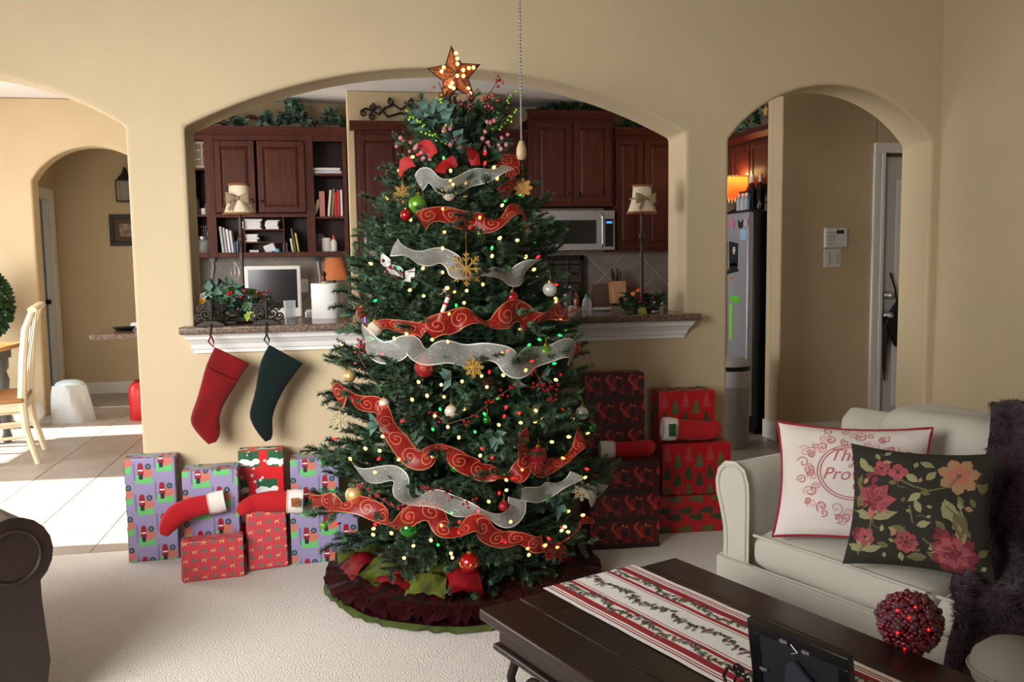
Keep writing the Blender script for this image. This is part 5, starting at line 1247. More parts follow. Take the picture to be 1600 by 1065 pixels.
# --- string of lights
m_lw = mat('bulb_warm', (255, 214, 150), .3, emit=4.2, ecol=(255, 190, 96))
m_lr = mat('bulb_red', (255, 40, 40), .3, emit=4, ecol=(255, 20, 26))
m_lg = mat('bulb_green', (60, 230, 130), .3, emit=2.6, ecol=(20, 215, 84))
m_wire = mat('green_wire', (20, 40, 30), .6)
bulb_me = {}
for nm, mm in (('w', m_lw), ('r', m_lr), ('g', m_lg)):
    q_ = 1.25 if nm == 'w' else 1.05
    bulb_me[nm] = MB().lathe([(.0, 0), (.0042*q_, .002), (.0058*q_, .008), (.0045*q_, .016), (0, .022)], (0, 0, 0), 7).mesh('bulb', mm, angle=3)
sock_me = MB().cyl((0, 0, -.014), (0, 0, .001), .0045, n=6).mesh('socket', m_wire)
L0 = [(783, 322), (776, 282), (770, 263), (757, 258), (708, 287), (690, 299), (748, 365), (749, 342), (733, 357), (695, 363), (779, 373), (768, 390), (692, 390), (780, 373), (768, 402), (662, 418), (735, 428), (700, 452), (698, 450), (729, 455), (725, 473), (642, 452), (663, 462),
      (710, 455), (690, 458), (820, 404), (832, 422), (700, 535), (676, 530), (618, 530), (637, 522), (825, 540), (811, 514), (783, 552), (785, 585), (760, 605), (722, 597), (790, 638), (787, 652), (866, 592), (846, 655), (752, 700), (750, 713), (768, 715), (763, 782), (886, 682), (834, 658), (700, 668), (677, 672), (680, 650), (645, 626), (668, 620), (600, 682), (573, 702), (594, 715), (588, 738), (595, 705), (550, 718), (625, 716), (676, 714),
      (588, 820), (586, 825), (585, 836), (640, 805), (674, 845), (633, 872), (613, 834), (718, 815), (747, 798), (787, 740), (790, 748), (814, 734), (800, 748), (868, 855), (823, 857), (825, 868), (850, 852), (885, 830), (908, 805), (880, 822), (797, 816), (848, 852), (705, 865), (707, 872), (690, 822), (717, 685), (860, 690), (690, 600), (655, 598), (752, 587), (725, 640), (812, 660), (835, 640), (820, 580)]
rnd = random.Random(9)
st_ = thing('light_string', 'string of small white red and green bulbs wound around the tree', 'string lights', (TX, TY, .2))
pos = []
for k, (x, y) in enumerate(L0): pos.append((on_tree(x, y, .035), 'w' if rnd.random() < .84 else rnd.choice('rg')))
for k in range(100):
    z = .3+1.75*rnd.random()**1.1; a = -PI*rnd.random() if k < 60 else rnd.random()*2*PI; r_ = tr_r(z)*rnd.uniform(.75, 1.0)
    pos.append((Vector((TX+r_*math.cos(a), TY+r_*math.sin(a), z)), rnd.choice('wwrrgg') if k < 60 else rnd.choice('wrg')))
for p, c_ in pos:
    o = bpy.data.objects.new('bulb', bulb_me[c_]); C.objects.link(o); o.parent = st_
    n_ = Vector((p.x-TX, p.y-TY, rnd.uniform(-.2, .6))).normalized()
    o.rotation_euler = n_.to_track_quat('Z', 'Y').to_euler(); o.location = p-Vector((TX, TY, .2))
    s_ = bpy.data.objects.new('socket', sock_me); C.objects.link(s_); s_.parent = o
hel = []
for k in range(260):
    u = k/259; z = .32+1.7*u; a = u*2*PI*11; r_ = tr_r(z)*.80+.01*math.sin(k*1.7); hel.append((TX+r_*math.cos(a), TY+r_*math.sin(a), z+.012*math.sin(k*2.3)))
MB().tube(hel, .0022, 4).build('wire', m_wire, st_)
# --- star
p = at(711, 118, TY-.08); SR = .13
star = thing('tree_star', 'lit woven gold star on top of the tree', 'star', (p.x, p.y, p.z-SR), rz=.1)
tilt = .12
def sp5(k, r_): a = PI/2+k*PI/5+tilt; return (r_*math.cos(a), r_*math.sin(a))
stm = bpy.data.materials.new('woven_gold'); stm.use_nodes = True; nt = stm.node_tree; b_ = nt.nodes['Principled BSDF']
b_.inputs['Base Color'].default_value = (*lin((196, 104, 48)), 1); b_.inputs['Roughness'].default_value = .45; b_.inputs['Metallic'].default_value = .3
tcn = nt.nodes.new('ShaderNodeTexCoord'); vn = nt.nodes.new('ShaderNodeTexVoronoi'); vn.feature = 'DISTANCE_TO_EDGE'; vn.inputs['Scale'].default_value = 46
nt.links.new(tcn.outputs['Object'], vn.inputs[0]); lt_ = nt.nodes.new('ShaderNodeMath'); lt_.operation = 'LESS_THAN'; lt_.inputs[1].default_value = .13
nt.links.new(vn.outputs['Distance'], lt_.inputs[0])
mx_ = nt.nodes.new('ShaderNodeMath'); mx_.operation = 'MAXIMUM'; mx_.inputs[1].default_value = .45; nt.links.new(lt_.outputs[0], mx_.inputs[0]); nt.links.new(mx_.outputs[0], b_.inputs['Alpha'])
for sg in (-1, 1):
    pts = [(*(q := sp5(k, SR if k % 2 == 0 else SR*.47)),) for k in range(10)]
    mb = MB(); mb.add([(0, sg*.045, SR)]+[(x, 0, SR+z) for x, z in pts], [(0, 1+k, 1+(k+1) % 10) for k in range(10)]); mb.build('shell', stm, star, w=False, smooth=False)
MB().tube([(x, 0, SR+z) for x, z in pts], .0045, 6, closed=True).build('rim', m_brownstem, star, w=False)
for k in range(10): MB().tube([(0, -.046, SR), (pts[k][0], 0, SR+pts[k][1])], .0028, 5).build('rib', m_brownstem, star, w=False)
big = MB().sphere((0, 0, 0), .0085, 10, 7).mesh('bulb', m_lw, angle=3)
for x, z in [(.002, .095), (.006, .07), (.004, .045), (-.058, .028), (-.068, .01), (.058, .03), (.082, .035), (.03, .018), (0, -.01), (.03, -.008), (-.022, -.04), (-.015, -.062), (-.03, -.055), (.055, -.06), (.065, -.08)]:
    o = bpy.data.objects.new('bulb', big); C.objects.link(o); o.parent = star; o.location = (x, -.05+.32*math.hypot(x, z), SR+z)
MB().tube([(.01*math.cos(k*.9), .01*math.sin(k*.9), -.05+k*.0045) for k in range(30)], .0025, 5).build('spring', m_iron, star, w=False)
MB().cyl((0, 0, -.12), (0, 0, -.03), .02, .014, 8).build('cone', m_brownstem, star, w=False)
# --- tree skirt
def skirt_band(r0_, r1_, z0_, z1_, nw, amp, ph, name, mm, par, wob=.0):
    def fn(u, v):
        a = 2*PI*u; w_ = amp*v*math.sin(nw*a+ph)+amp*.5*v*math.sin(nw*1.7*a+1.3); r_ = r0_+(r1_-r0_)*v+.006*math.sin(nw*a*.5)+wob*math.sin(3*a+1)*v
        return (TX+r_*math.cos(a), TY+r_*math.sin(a), max(.004, z0_+(z1_-z0_)*v+abs(w_)))
    mb = MB(); mb.grid(fn, 220, 4); o = mb.build(name, mm, par, angle=3); return o
m_burg = mat('burgundy_taffeta', (56, 14, 20), .4, var=.5, vscale=20); m_olive = mat('olive_taffeta', (96, 104, 34), .35, var=.6, vscale=16, rgb2=(44, 52, 18)); m_rtaf = mat('red_taffeta', (140, 18, 26), .35, var=.5, vscale=14, rgb2=(70, 8, 16)); m_dkg = mat('dark_green_taffeta', (26, 34, 20), .45, var=.6, vscale=22, rgb2=(58, 14, 20)); m_rufa = mat('ruffle_red', (84, 12, 20), .4, var=.7, vscale=18, rgb2=(28, 30, 18)); m_rufb = mat('ruffle_burgundy', (46, 14, 18), .4, var=.7, vscale=18, rgb2=(96, 16, 24))
sk = thing('tree_skirt', 'ruffled burgundy red and green taffeta skirt under the tree', 'tree skirt', (TX, TY, 0))
skirt_band(.06, .64, .05, .010, 22, .006, 0, 'base_cloth', m_burg, sk)
skirt_band(.64, .678, .018, .004, 20, .012, 0, 'green_hem', mat('lime_taffeta', (86, 98, 50), .4), sk, .008)
for k, (ra, rb, mm) in enumerate([(.56, .668, m_burg), (.52, .615, m_dkg), (.48, .575, m_rufa), (.44, .535, m_dkg), (.40, .495, m_rufb), (.36, .455, m_dkg), (.31, .41, m_rufa), (.24, .35, m_olive), (.12, .28, m_rtaf)]):
    skirt_band(ra, rb, .075+.004*k, .028+.005*k, 52-3*k, .034, k*1.1, 'ruffle', mm, sk)
# bunched checked fabric at the left
def bunch(u, v):
    a = PI*.62+1.15*u*PI*.62; r_ = .16+.42*v
    return (TX+r_*math.cos(a), TY+r_*math.sin(a), .10+.075*math.sin(PI*v)*(.8+.4*math.sin(9*u*PI))+.022*math.sin(26*u+9*v)+.015*math.sin(17*v-11*u))
def bunch2(k):
    def fn(u, v):
        a = PI*.97+PI*(.088*k+.095*u); r_ = .20+.41*v
        return (TX+r_*math.cos(a), TY+r_*math.sin(a), .105+.075*math.sin(PI*v*.85)+.020*math.sin(PI*u)+.016*math.sin(15*v+k*2)+.006*math.sin(30*v+20*u))
    return fn
for k in range(6): MB().grid(bunch2(k), 8, 26).build('gathered_cloth', (m_olive, m_rtaf)[k % 2], sk, angle=3)
# ------------------------------------------------------------------ presents
random.seed(31)
def wrap_paper(name, rgb, rough=.35): return mat(name, rgb, rough, bump=.12, bscale=7)
m_lav = wrap_paper('lavender_paper', (150, 140, 178)); m_pgr = mat('print_green', (104, 190, 112), .4); m_psal = mat('print_salmon', (196, 116, 100), .4); m_pred = mat('print_red', (150, 24, 40), .4)
m_pdk = mat('print_dark', (36, 34, 44), .4); m_pwr = mat('print_wreath', (40, 74, 66), .4); m_pwh = mat('print_white', (226, 224, 224), .5); m_pblue = mat('print_bluegrey', (116, 112, 150), .4)
m_rdot = wrap_paper('rose_red_paper', (204, 66, 78)); m_pgold = mat('print_gold', (206, 176, 110), .4); m_pgg = mat('print_greygreen', (90, 120, 100), .4)
m_snow = wrap_paper('bright_red_paper', (206, 24, 32)); m_pdg = mat('print_deepgreen', (14, 92, 52), .4)
m_brn = wrap_paper('dark_red_paper', (70, 12, 14)); m_por = mat('print_orange', (176, 54, 30), .4); m_pbr = mat('print_brown', (40, 18, 18), .5); m_pcr = mat('print_crimson', (130, 20, 20), .4)
m_treer = wrap_paper('tree_red_paper', (176, 20, 30)); m_ptg = mat('print_olive', (92, 104, 58), .6, var=.4, vscale=90); m_ptr = mat('print_palered', (196, 64, 70), .5, var=.4, vscale=90); m_ptd = mat('print_pine', (50, 74, 44), .6, var=.4, vscale=90)
def ngon(cx, cz, rx, rz, n=10, a0=0): return [(cx+rx*math.cos(a0+2*PI*k/n), cz+rz*math.sin(a0+2*PI*k/n)) for k in range(n)]
def rect(x0, x1, z0, z1): return [(x0, z0), (x1, z0), (x1, z1), (x0, z1)]
def star_(cx, cz, r_, n=6): return [(cx+(r_ if k % 2 == 0 else r_*.4)*math.cos(k*PI/n), cz+(r_ if k % 2 == 0 else r_*.4)*math.sin(k*PI/n)) for k in range(2*n)]
def pine(cx, cz, w_, h, rot=0):
    P = [(0, h*.5), (w_*.25, h*.2), (w_*.16, h*.2), (w_*.38, -.08*h), (w_*.25, -.08*h), (w_*.5, -.38*h), (w_*.08, -.38*h), (w_*.08, -.5*h)]
    P = P+[(-x, z) for x, z in P[::-1]][:-1]
    c, s_ = math.cos(rot), math.sin(rot); return [(cx+x*c-z*s_, cz+x*s_+z*c) for x, z in P]
# every motif function yields (layer, material index, polygon) over a face w x h
def pat_figure(w_, h):
    cw, chh = .10, .165; col = -1
    x = -cw*.6
    while x < w_:
        col += 1; z = -chh*(.5 if col % 2 else .15)
        while z < h:
            yield 0, 0, rect(x+.012, x+cw*.92, z, z+.045); yield 0, 1, ngon(x+cw*.62, z+.055, .036, .026)
            yield 0, 6, rect(x+cw*.02, x+cw*.10, z+.02, z+.11)
            yield 1, 2, [(x+.022, z+.048), (x+.052, z+.048), (x+.05, z+.094), (x+.045, z+.108), (x+.029, z+.108), (x+.024, z+.094)]; yield 1, 3, rect(x+.028, x+.047, z+.022, z+.05)
            yield 2, 5, rect(x+.026, x+.049, z+.066, z+.073); yield 1, 4, ngon(x+.074, z+.088, .015, .016); yield 2, 6, ngon(x+.074, z+.088, .007, .008)
            z += chh
        x += cw
def pat_dots(w_, h):
    s_ = .043; r_ = 0; z = .02
    while z < h:
        x = .02; k = r_
        while x < w_:
            if k % 2: yield 0, 0, ngon(x, z, .0105, .0105, 8)
            else:
                yield 0, 1, rect(x-.011, x+.008, z-.004, z+.003); yield 0, 1, rect(x-.011, x-.007, z-.012, z); yield 0, 1, rect(x+.004, x+.008, z-.012, z); yield 0, 1, [(x+.004, z), (x+.012, z+.014), (x+.009, z+.002)]
            x += s_; k += 1
        z += s_; r_ += 1
def pat_snow(w_, h):
    k = 0
    for r_ in range(int(h/.14)+1):
        for c_ in range(int(w_/.15)+2):
            x, z = c_*.15+(0 if r_ % 2 else -.06), r_*.15+.02
            yield 0, 0, rect(x, x+.105, z, z+.085)
            for dx, dz, rr_ in ((.012, .022, .02), (.04, .026, .022), (.066, .020, .019), (.09, .030, .02), (.025, .034, .016)): yield 1, 1, ngon(x+dx, z+dz, rr_, rr_*.8)
            yield 1, 2, rect(x+.05, x+.075, z+.055, z+.08)
    rnd = random.Random(3)
    for k in range(int(w_*h*420)): yield 0, 1, star_(rnd.random()*w_, rnd.random()*h, rnd.uniform(.006, .013))
def pat_dark(w_, h):
    z = 0; r_ = 0
    while z < h:
        yield 0, 2, rect(0, w_, z, z+.02)
        x = (-.07 if r_ % 2 else -.02)
        while x < w_:
            yield 0, 1, ngon(x+.07, z+.075, .045, .05, 9)
            # S-shaped glowing ribbon of motif
            S = [(x+.035+.02*math.sin(t_*.62), z+.03+.11*t_/10) for t_ in range(11)]
            yield 1, 0, [(a-.008, b) for a, b in S]+[(a+.010, b) for a, b in S[::-1]]
            yield 1, 2, ngon(x+.085, z+.085, .022, .03, 7); yield 2, 0, ngon(x+.095, z+.118, .012, .008, 6); yield 2, 3, ngon(x+.075, z+.125, .005, .005, 5)
            yield 1, 2, ngon(x+.06, z+.04, .022, .016, 7, .5); yield 2, 0, ngon(x+.11, z+.04, .008, .006, 5)
            x += .125
        z += .15; r_ += 1
def pat_pines(w_, h, rot=0):
    s_ = .062; c_ = 0; x = .03
    while x < w_:
        z = .02-(s_ if c_ % 2 else 0)*.6; r_ = c_
        while z < h:
            yield 0, (0, 1, 2, 1)[(r_+c_) % 4], pine(x, z, .058, .092, rot); z += .105; r_ += 1
        x += s_; c_ += 1
def clip_rect(poly, w_, h): return clip(poly, .001, w_-.001, .001, h-.001)
def present(label, loc, size, rz, paper, pat, pmats, lean=0, group=None, bow=None, faces=('front', 'top', 'left', 'right')):
    """wrapped box; local origin at the middle of its base, front towards -Y"""
    w_, d_, h_ = size
    rot = (Matrix.Rotation(rz, 3, 'Z') @ Matrix.Rotation(lean, 3, 'X'))
    t = thing('present', label, 'present', loc, rot=rot, group=group)
    MB().box(-w_/2, w_/2, -d_/2, d_/2, 0, h_).build('box', paper, t, w=False, bevel=.006)
    mb = MB()
    defs = dict(front=(w_, h_, lambda a, b, e: (-w_/2+a, -d_/2-e, b), False), top=(w_, d_, lambda a, b, e: (-w_/2+a, -d_/2+b, h_+e), False),
                left=(d_, h_, lambda a, b, e: (-w_/2-e, d_/2-a, b), False), right=(d_, h_, lambda a, b, e: (w_/2+e, -d_/2+a, b), False))
    for f_ in faces:
        fw_, fh_, fn, _ = defs[f_]
        for kq, (lay, mi, poly) in enumerate(pat(fw_, fh_)):
            q = clip_rect(poly, fw_, fh_)
            if q: mb.add([fn(a, b, .0006+.0006*lay+.0000035*(kq % 150)) for a, b in q], [tuple(range(len(q)))], mi)
    mb.build('printed_motifs', pmats, t, w=False, smooth=False)['kind'] = 'stuff'
    # folded paper flap on the sides and tape seam
    for sg in (-1, 1):
        MB().add([(sg*(w_/2+.0025), -d_/2+.004, .01), (sg*(w_/2+.0025), d_/2-.004, .01), (sg*(w_/2+.0025), d_*.12, h_*.45), (sg*(w_/2+.0025), -d_*.12, h_*.45)], [(0, 1, 2, 3)]).build('end_flap', paper, t, w=False, smooth=False)
    return t
FIG = [m_pgr, m_psal, m_pred, m_pdk, m_pwr, m_pwh, m_pblue]; DOT = [m_pgg, m_pgold]; SNW = [m_pdg, m_pwh, m_ptd]; DRK = [m_por, m_pcr, m_pbr, m_pgold]; PIN = [m_ptg, m_ptd, m_ptr]
G1 = 'lavender figure-paper presents'; G2 = 'presents left of the tree'
present('tall lavender and green wrapped present at the far left by the pillar', (-1.035, -.085, 0), (.245, .12, .545), .05, m_lav, pat_figure, FIG, group=G1)
present('lavender and green present behind the small red one', (-.715, -.23, 0), (.27, .15, .50), .04, m_lav, pat_figure, FIG, group=G1)
present('bright red present with white flakes and green panels at the back', (-.475, -.10, 0), (.23, .12, .555), 0, m_snow, pat_snow, SNW)
present('lavender and green present standing at the right of the red flake present', (-.20, -.12, 0), (.25, .14, .505), 0, m_lav, pat_figure, FIG, group=G1)
present('lavender and green present lying low beside the tree', (-.155, -.295, 0), (.34, .14, .27), .06, m_lav, pat_figure, FIG, group=G1)
present('small rose red present with dots at the very front left', (-.69, -.455, 0), (.29, .10, .20), .10, m_rdot, pat_dots, DOT)
present('rose red dotted present leaning upright under the second stocking', (-.44, -.37, 0), (.195, .09, .31), .16, m_rdot, pat_dots, DOT, lean=-.10)
# right of the tree
pA = present('large dark red and orange present at the bottom right of the tree', (1.415, -.40, 0), (.38, .22, .475), -.05, m_brn, pat_dark, DRK)
present('second dark red and orange present standing on the larger one', (1.395, -.32, .478), (.33, .14, .445), -.03, m_brn, pat_dark, DRK)
present('flat wide red pine-tree present at the bottom beside the sofa', (1.885, -.20, 0), (.42, .26, .21), -.07, m_treer, lambda a, b: pat_pines(a, b, PI/2), PIN, group='red pine-tree presents')
present('middle red pine-tree present on the flat one', (1.90, -.20, .212), (.40, .22, .29), -.06, m_treer, pat_pines, PIN, group='red pine-tree presents')
present('top red pine-tree present of the stack beside the arch', (1.865, -.17, .504), (.33, .15, .285), -.02, m_treer, pat_pines, PIN, group='red pine-tree presents')
# soft red stockings laid on presents: bent tube with white plush cuff
def laid_stocking(label, path, rads, cuff_at, tagcol, yflat=.62, cuff_len=.075):
    t = thing('red_stocking', label, 'stocking', path[len(path)//2])
    P = [Vector(p) for p in path]; S = []; R = []
    for i in range(len(P)-1):
        p0 = P[max(i-1, 0)]; p1 = P[i]; p2 = P[i+1]; p3 = P[min(i+2, len(P)-1)]
        for k in range(6):
            u = k/6; S.append(.5*((2*p1)+(p2-p0)*u+(2*p0-5*p1+4*p2-p3)*u*u+(3*p1-p0-3*p2+p3)*u**3)); R.append(rads[i]+(rads[i+1]-rads[i])*u)
    S.append(P[-1]); R.append(rads[-1])
    MB().tube(S, [q_*yflat for q_ in R], 14, flat=1/yflat).build('sock', m_redfelt, t, angle=3)
    d = (P[-1]-P[-2]).normalized(); e = P[-1]
    r_ = rads[-1]
    MB().tube([e-d*.004, e+d*cuff_len*.5, e+d*cuff_len], [r_*1.10*yflat, r_*1.2*yflat, r_*1.15*yflat], 14, flat=1/yflat).build('cuff', m_plush, t, angle=1)
    MB().tube([e-d*.006, e+d*.003], [r_*1.13*yflat, r_*1.15*yflat], 14, flat=1/yflat).build('lace_edge', mat('lace', (200, 176, 160), .9), t)
    return t, e, d
Y1 = -.36
def Q(px, py, Y): return tuple(at(px, py, Y))
laid_stocking('red felt stocking with a white cuff draped over the left presents', [Q(256, 835, Y1-.03), Q(262, 822, Y1-.03), Q(275, 805, Y1-.02), Q(300, 793, Y1), Q(327, 787, Y1+.01)], [.022, .042, .055, .052, .048], None, None)
Y2 = -.37
t, e, d = laid_stocking('red felt stocking with a gold badge on its cuff lying on the rose present', [Q(374, 802, Y2-.02), Q(383, 793, Y2-.02), Q(400, 786, Y2), Q(425, 783, Y2), Q(450, 783, Y2)], [.02, .038, .048, .055, .054], None, None)
p = e+d*.04; MB().box(p.x-.02, p.x+.02, p.y-.068, p.y-.06, p.z-.01, p.z+.035).build('badge', mat('bronze_badge', (166, 96, 44), .4, var=.6, vscale=60), t, bevel=.002)
Y3 = -.42
laid_stocking('red felt stocking lying between the two dark red presents', [Q(1022, 700, Y3-.01), Q(1014, 699, Y3-.01), Q(1000, 700, Y3), Q(980, 701, Y3), Q(958, 702, Y3)], [.024, .046, .042, .042, .042], None, None)
Y4 = -.285
t, e, d = laid_stocking('red felt stocking with a green badge leaning on the top pine-tree present', [Q(1118, 657, Y4), Q(1115, 669, Y4-.01), Q(1100, 672, Y4), Q(1080, 671, Y4), Q(1055, 670, Y4)], [.02, .05, .055, .057, .056], None, None)
p = e+d*.04; MB().box(p.x-.022, p.x+.018, p.y-.072, p.y-.064, p.z-.03, p.z+.04).build('badge', mat('green_badge', (26, 96, 50), .5, var=.5, vscale=60), t, bevel=.002)
# ------------------------------------------------------------------ coffee table, runner, frame, topiary
random.seed(41)
TA = math.atan2(.313, .773)         # the seating group is turned about 22 degrees
ex = Vector((math.cos(TA), math.sin(TA), 0)); ey = Vector((-math.sin(TA), math.cos(TA), 0))
TZ = .45; c_far_l = Vector((.377, -2.23, 0)); TW = .834; TL = 1.25
tbl_c = c_far_l+ex*TW/2-ey*TL/2
tb = thing('coffee_table', 'dark stained wooden coffee table with iron scroll legs in the foreground', 'table', tuple(tbl_c), rz=TA)
fr = .15
MB().box(-TW/2, -TW/2+fr, -TL/2, TL/2, TZ-.035, TZ).build('side_board', m_table, tb, w=False, bevel=.006)
MB().box(TW/2-fr, TW/2, -TL/2, TL/2, TZ-.035, TZ).build('side_board', m_table, tb, w=False, bevel=.006)
for y0, y1 in ((TL/2-fr, TL/2), (-TL/2, -TL/2+fr)): MB().box(-TW/2+fr+.001, TW/2-fr-.001, y0, y1, TZ-.035, TZ).build('end_board', m_table, tb, w=False, bevel=.006)
npl = 3; pw = (TW-2*fr)/npl
for k in range(npl): MB().box(-TW/2+fr+k*pw+.0015, -TW/2+fr+(k+1)*pw-.0015, -TL/2+fr+.001, TL/2-fr-.001, TZ-.033, TZ-.001).build('top_plank', m_table, tb, w=False, bevel=.003)
for ins, z0, z1 in ((.02, TZ-.05, TZ-.035), (.045, TZ-.11, TZ-.05), (.03, TZ-.13, TZ-.11)):
    MB().box(-TW/2+ins, TW/2-ins, -TL/2+ins, TL/2-ins, z0, z1).build('apron', m_table, tb, w=False, bevel=.005)
for sx in (-1, 1):
    for sy in (-1, 1):
        x, y = sx*(TW/2-.08), sy*(TL/2-.10)
        MB().tube([(x, y, TZ-.13), (x+sx*.015, y+sy*.02, .24), (x, y, .12), (x+sx*.02, y+sy*.02, 0)], [.016, .014, .013, .016], 8).build('leg', m_iron, tb, w=False)
        MB().tube([(x, y-sy*(.10+q[0]), q[1]) for q in spiral(0, .2, .085, 0, 1.2, 20, .2, sy)], .009, 6).build('leg_scroll', m_iron, tb, w=False)
MB().box(-TW/2+.1, TW/2-.1, -TL/2+.12, TL/2-.12, .10, .12).build('lower_shelf', m_table, tb, w=False, bevel=.004)
def tloc(px, py, z=TZ):
    p = atz(px, py, z)-tbl_c; return p.dot(ex), p.dot(ey)
# runner
r_l, y_far = tloc(845, 918); r_r, _ = tloc(992, 884); rw = r_r-r_l; y_near = -TL/2+.10
rn = thing('table_runner', 'white and red striped runner with a holly print on the coffee table', 'table runner', tuple(tbl_c+ex*(r_l+r_r)/2+Vector((0, 0, TZ))), rz=TA)
RL = y_far-y_near
mids = [tloc(845, 918)[1], tloc(992, 884)[1]]
yf = sum(mids)/2
def rz_(u): return .0025+.0006*math.sin(u*23)+.0003*math.sin(u*51)
STR = []      # (from, to, mat): white 0, red 1, thin lines
cuts = [(0, .045, 0), (.045, .06, 1), (.06, .075, 0), (.075, .088, 1), (.088, .11, 0), (.11, .18, 1), (.18, .275, 2), (.275, .315, 1), (.315, .335, 0), (.335, .345, 1), (.345, .40, 0), (.40, .60, 2), (.60, .655, 0), (.655, .665, 1), (.665, .685, 0), (.685, .725, 1), (.725, .82, 2), (.82, .89, 1), (.89, .912, 0), (.912, .925, 1), (.925, .94, 0), (.94, .955, 1), (.955, 1, 0)]
m_lin = mat('white_linen', (242, 240, 237), .9, bump=.15, bscale=500); m_lred = mat('red_stripe', (158, 34, 42), .9, bump=.15, bscale=500); m_lh = m_lin
mb = MB()
for a, b, mi in cuts:
    xa_, xb_ = -rw/2+a*rw, -rw/2+b*rw
    mb.grid(lambda u, v: (xa_+(xb_-xa_)*u, yf-RL*v, rz_(v*RL*1.0)), 1, 60, 1 if mi == 1 else 0)
mb.build('cloth', [m_lin, m_lred], rn, w=False, angle=3)
mb = MB(); rnd = random.Random(2)
for a, sc_ in ((.228, 1.0), (.50, 1.15), (.772, 1.0)):
    y = yf-.015; x0 = -rw/2+a*rw
    while y > yf-RL+.02:
        cx = x0+.012*math.sin(y*30)
        for k in range(3):
            d = Vector((rnd.uniform(-1, 1), rnd.uniform(-1, .4), .0)); mb.leaf((cx, y, rz_(yf-y)+.0032), d, (0, 0, 1), rnd.uniform(.018, .03)*sc_, rnd.uniform(.004, .007)*sc_, rnd.choice((0, 0, 1)), 0)
        if rnd.random() < .5: mb.add([(cx+.005*math.cos(q), y+.005*math.sin(q), rz_(yf-y)+.0036) for q in [i*PI/3 for i in range(6)]], [tuple(range(6))], 2)
        y -= .018
mb.build('holly_print', [mat('print_leaf', (88, 92, 78), .8), mat('print_leaf_light', (132, 132, 116), .8), m_lred], rn, w=False, smooth=False)['kind'] = 'stuff'
# picture frame seen from behind, on an iron scroll easel
fa = Vector((*[*tloc(1182, 985)], 0)) if False else None
fl_, fr_ = at(1190, 966, -2.95), at(1348, 1032, -3.20)
fdir = Vector((fr_.x-fl_.x, fr_.y-fl_.y, 0)); flen = fdir.length
fz1 = max(fl_.z, fr_.z); fh = .30
pfr = thing('picture_frame', 'black easel-backed picture frame seen from behind on the table', 'picture frame', ((fl_.x+fr_.x)/2, (fl_.y+fr_.y)/2, TZ+.012), rz=math.atan2(fdir.y, fdir.x))
pb = mat('frame_back', (24, 26, 32), .6); pbl = mat('frame_easel', (46, 48, 60), .6)
pt_ = Matrix.Rotation(.16, 4, 'X')
def fbox(name, x0, x1, y0, y1, z0, z1, mm, bev=.002):
    q = MB(); q.M = pt_; q.box(x0, x1, y0, y1, z0, z1); q.build(name, mm, pfr, w=False, bevel=bev)
hw_, FH = flen/2, (fl_.z+fr_.z)/2-TZ+.012
for a in ((-hw_, hw_, 0, .03), (-hw_, hw_, FH-.03, FH)): fbox('frame_rail', a[0], a[1], -.022, 0, a[2], a[3], m_black)
for a in ((-hw_, -hw_+.03), (hw_-.03, hw_)): fbox('frame_rail', a[0], a[1], -.022, 0, .03, FH-.03, m_black)
fbox('backing', -hw_+.020, hw_-.020, -.018, -.006, .020, FH-.020, pb)
q = MB(); q.M = pt_; q.prism([(-.05, .0), (.04, .0), (.06, FH*.52), (.0, FH*.75), (-.02, FH*.68)], -.034, -.026); q.build('easel_leg', pbl, pfr, w=False)
for x, z in ((-hw_+.04, .10), (-hw_+.06, .05), (.0, .135), (.03, FH-.025), (hw_-.04, .06), (-.03, FH-.02)):
    q = MB(); q.M = pt_; q.box(x-.01, x+.01, -.027, -.0225, z-.003, z+.003).cyl((x, -.0225, z), (x, -.03, z), .003, n=6); q.build('turn_button', m_steel, pfr, w=False)
q = MB(); q.M = pt_; q.tube([(-.012, -.022, FH-.022), (.008, -.026, FH-.034), (-.012, -.022, FH-.046)], .0013, 5); q.build('hanging_ring', m_steel, pfr, w=False)
esl = thing('iron_easel', 'scrolled iron stand holding the black picture frame', 'stand', (fl_.x, fl_.y, TZ), rz=math.atan2(fdir.y, fdir.x))
for ox in (-.03, flen+.02):
    for cx, cz_, r_, sg in ((0, .03, .03, 1), (.025, .055, .022, -1), (-.012, .065, .018, 1), (.02, .02, .018, 1)):
        MB().tube([(ox+a, -.035-.02*(b-cz_), b+.005) for a, b in spiral(cx, cz_, r_, 0, 1.6, 20, .15, sg)], .0035, 5).build('scroll', m_iron, esl, w=False)
MB().tube([(-.03, -.03, .006), (flen+.02, -.03, .006)], .005, 6).build('foot_bar', m_iron, esl, w=False)
MB().tube([(-.03, -.03, .006), (-.06, -.05, .02), (-.075, -.05, .05), (-.06, -.05, .075), (-.035, -.05, .07)], .0042, 6).build('hook', m_iron, esl, w=False)
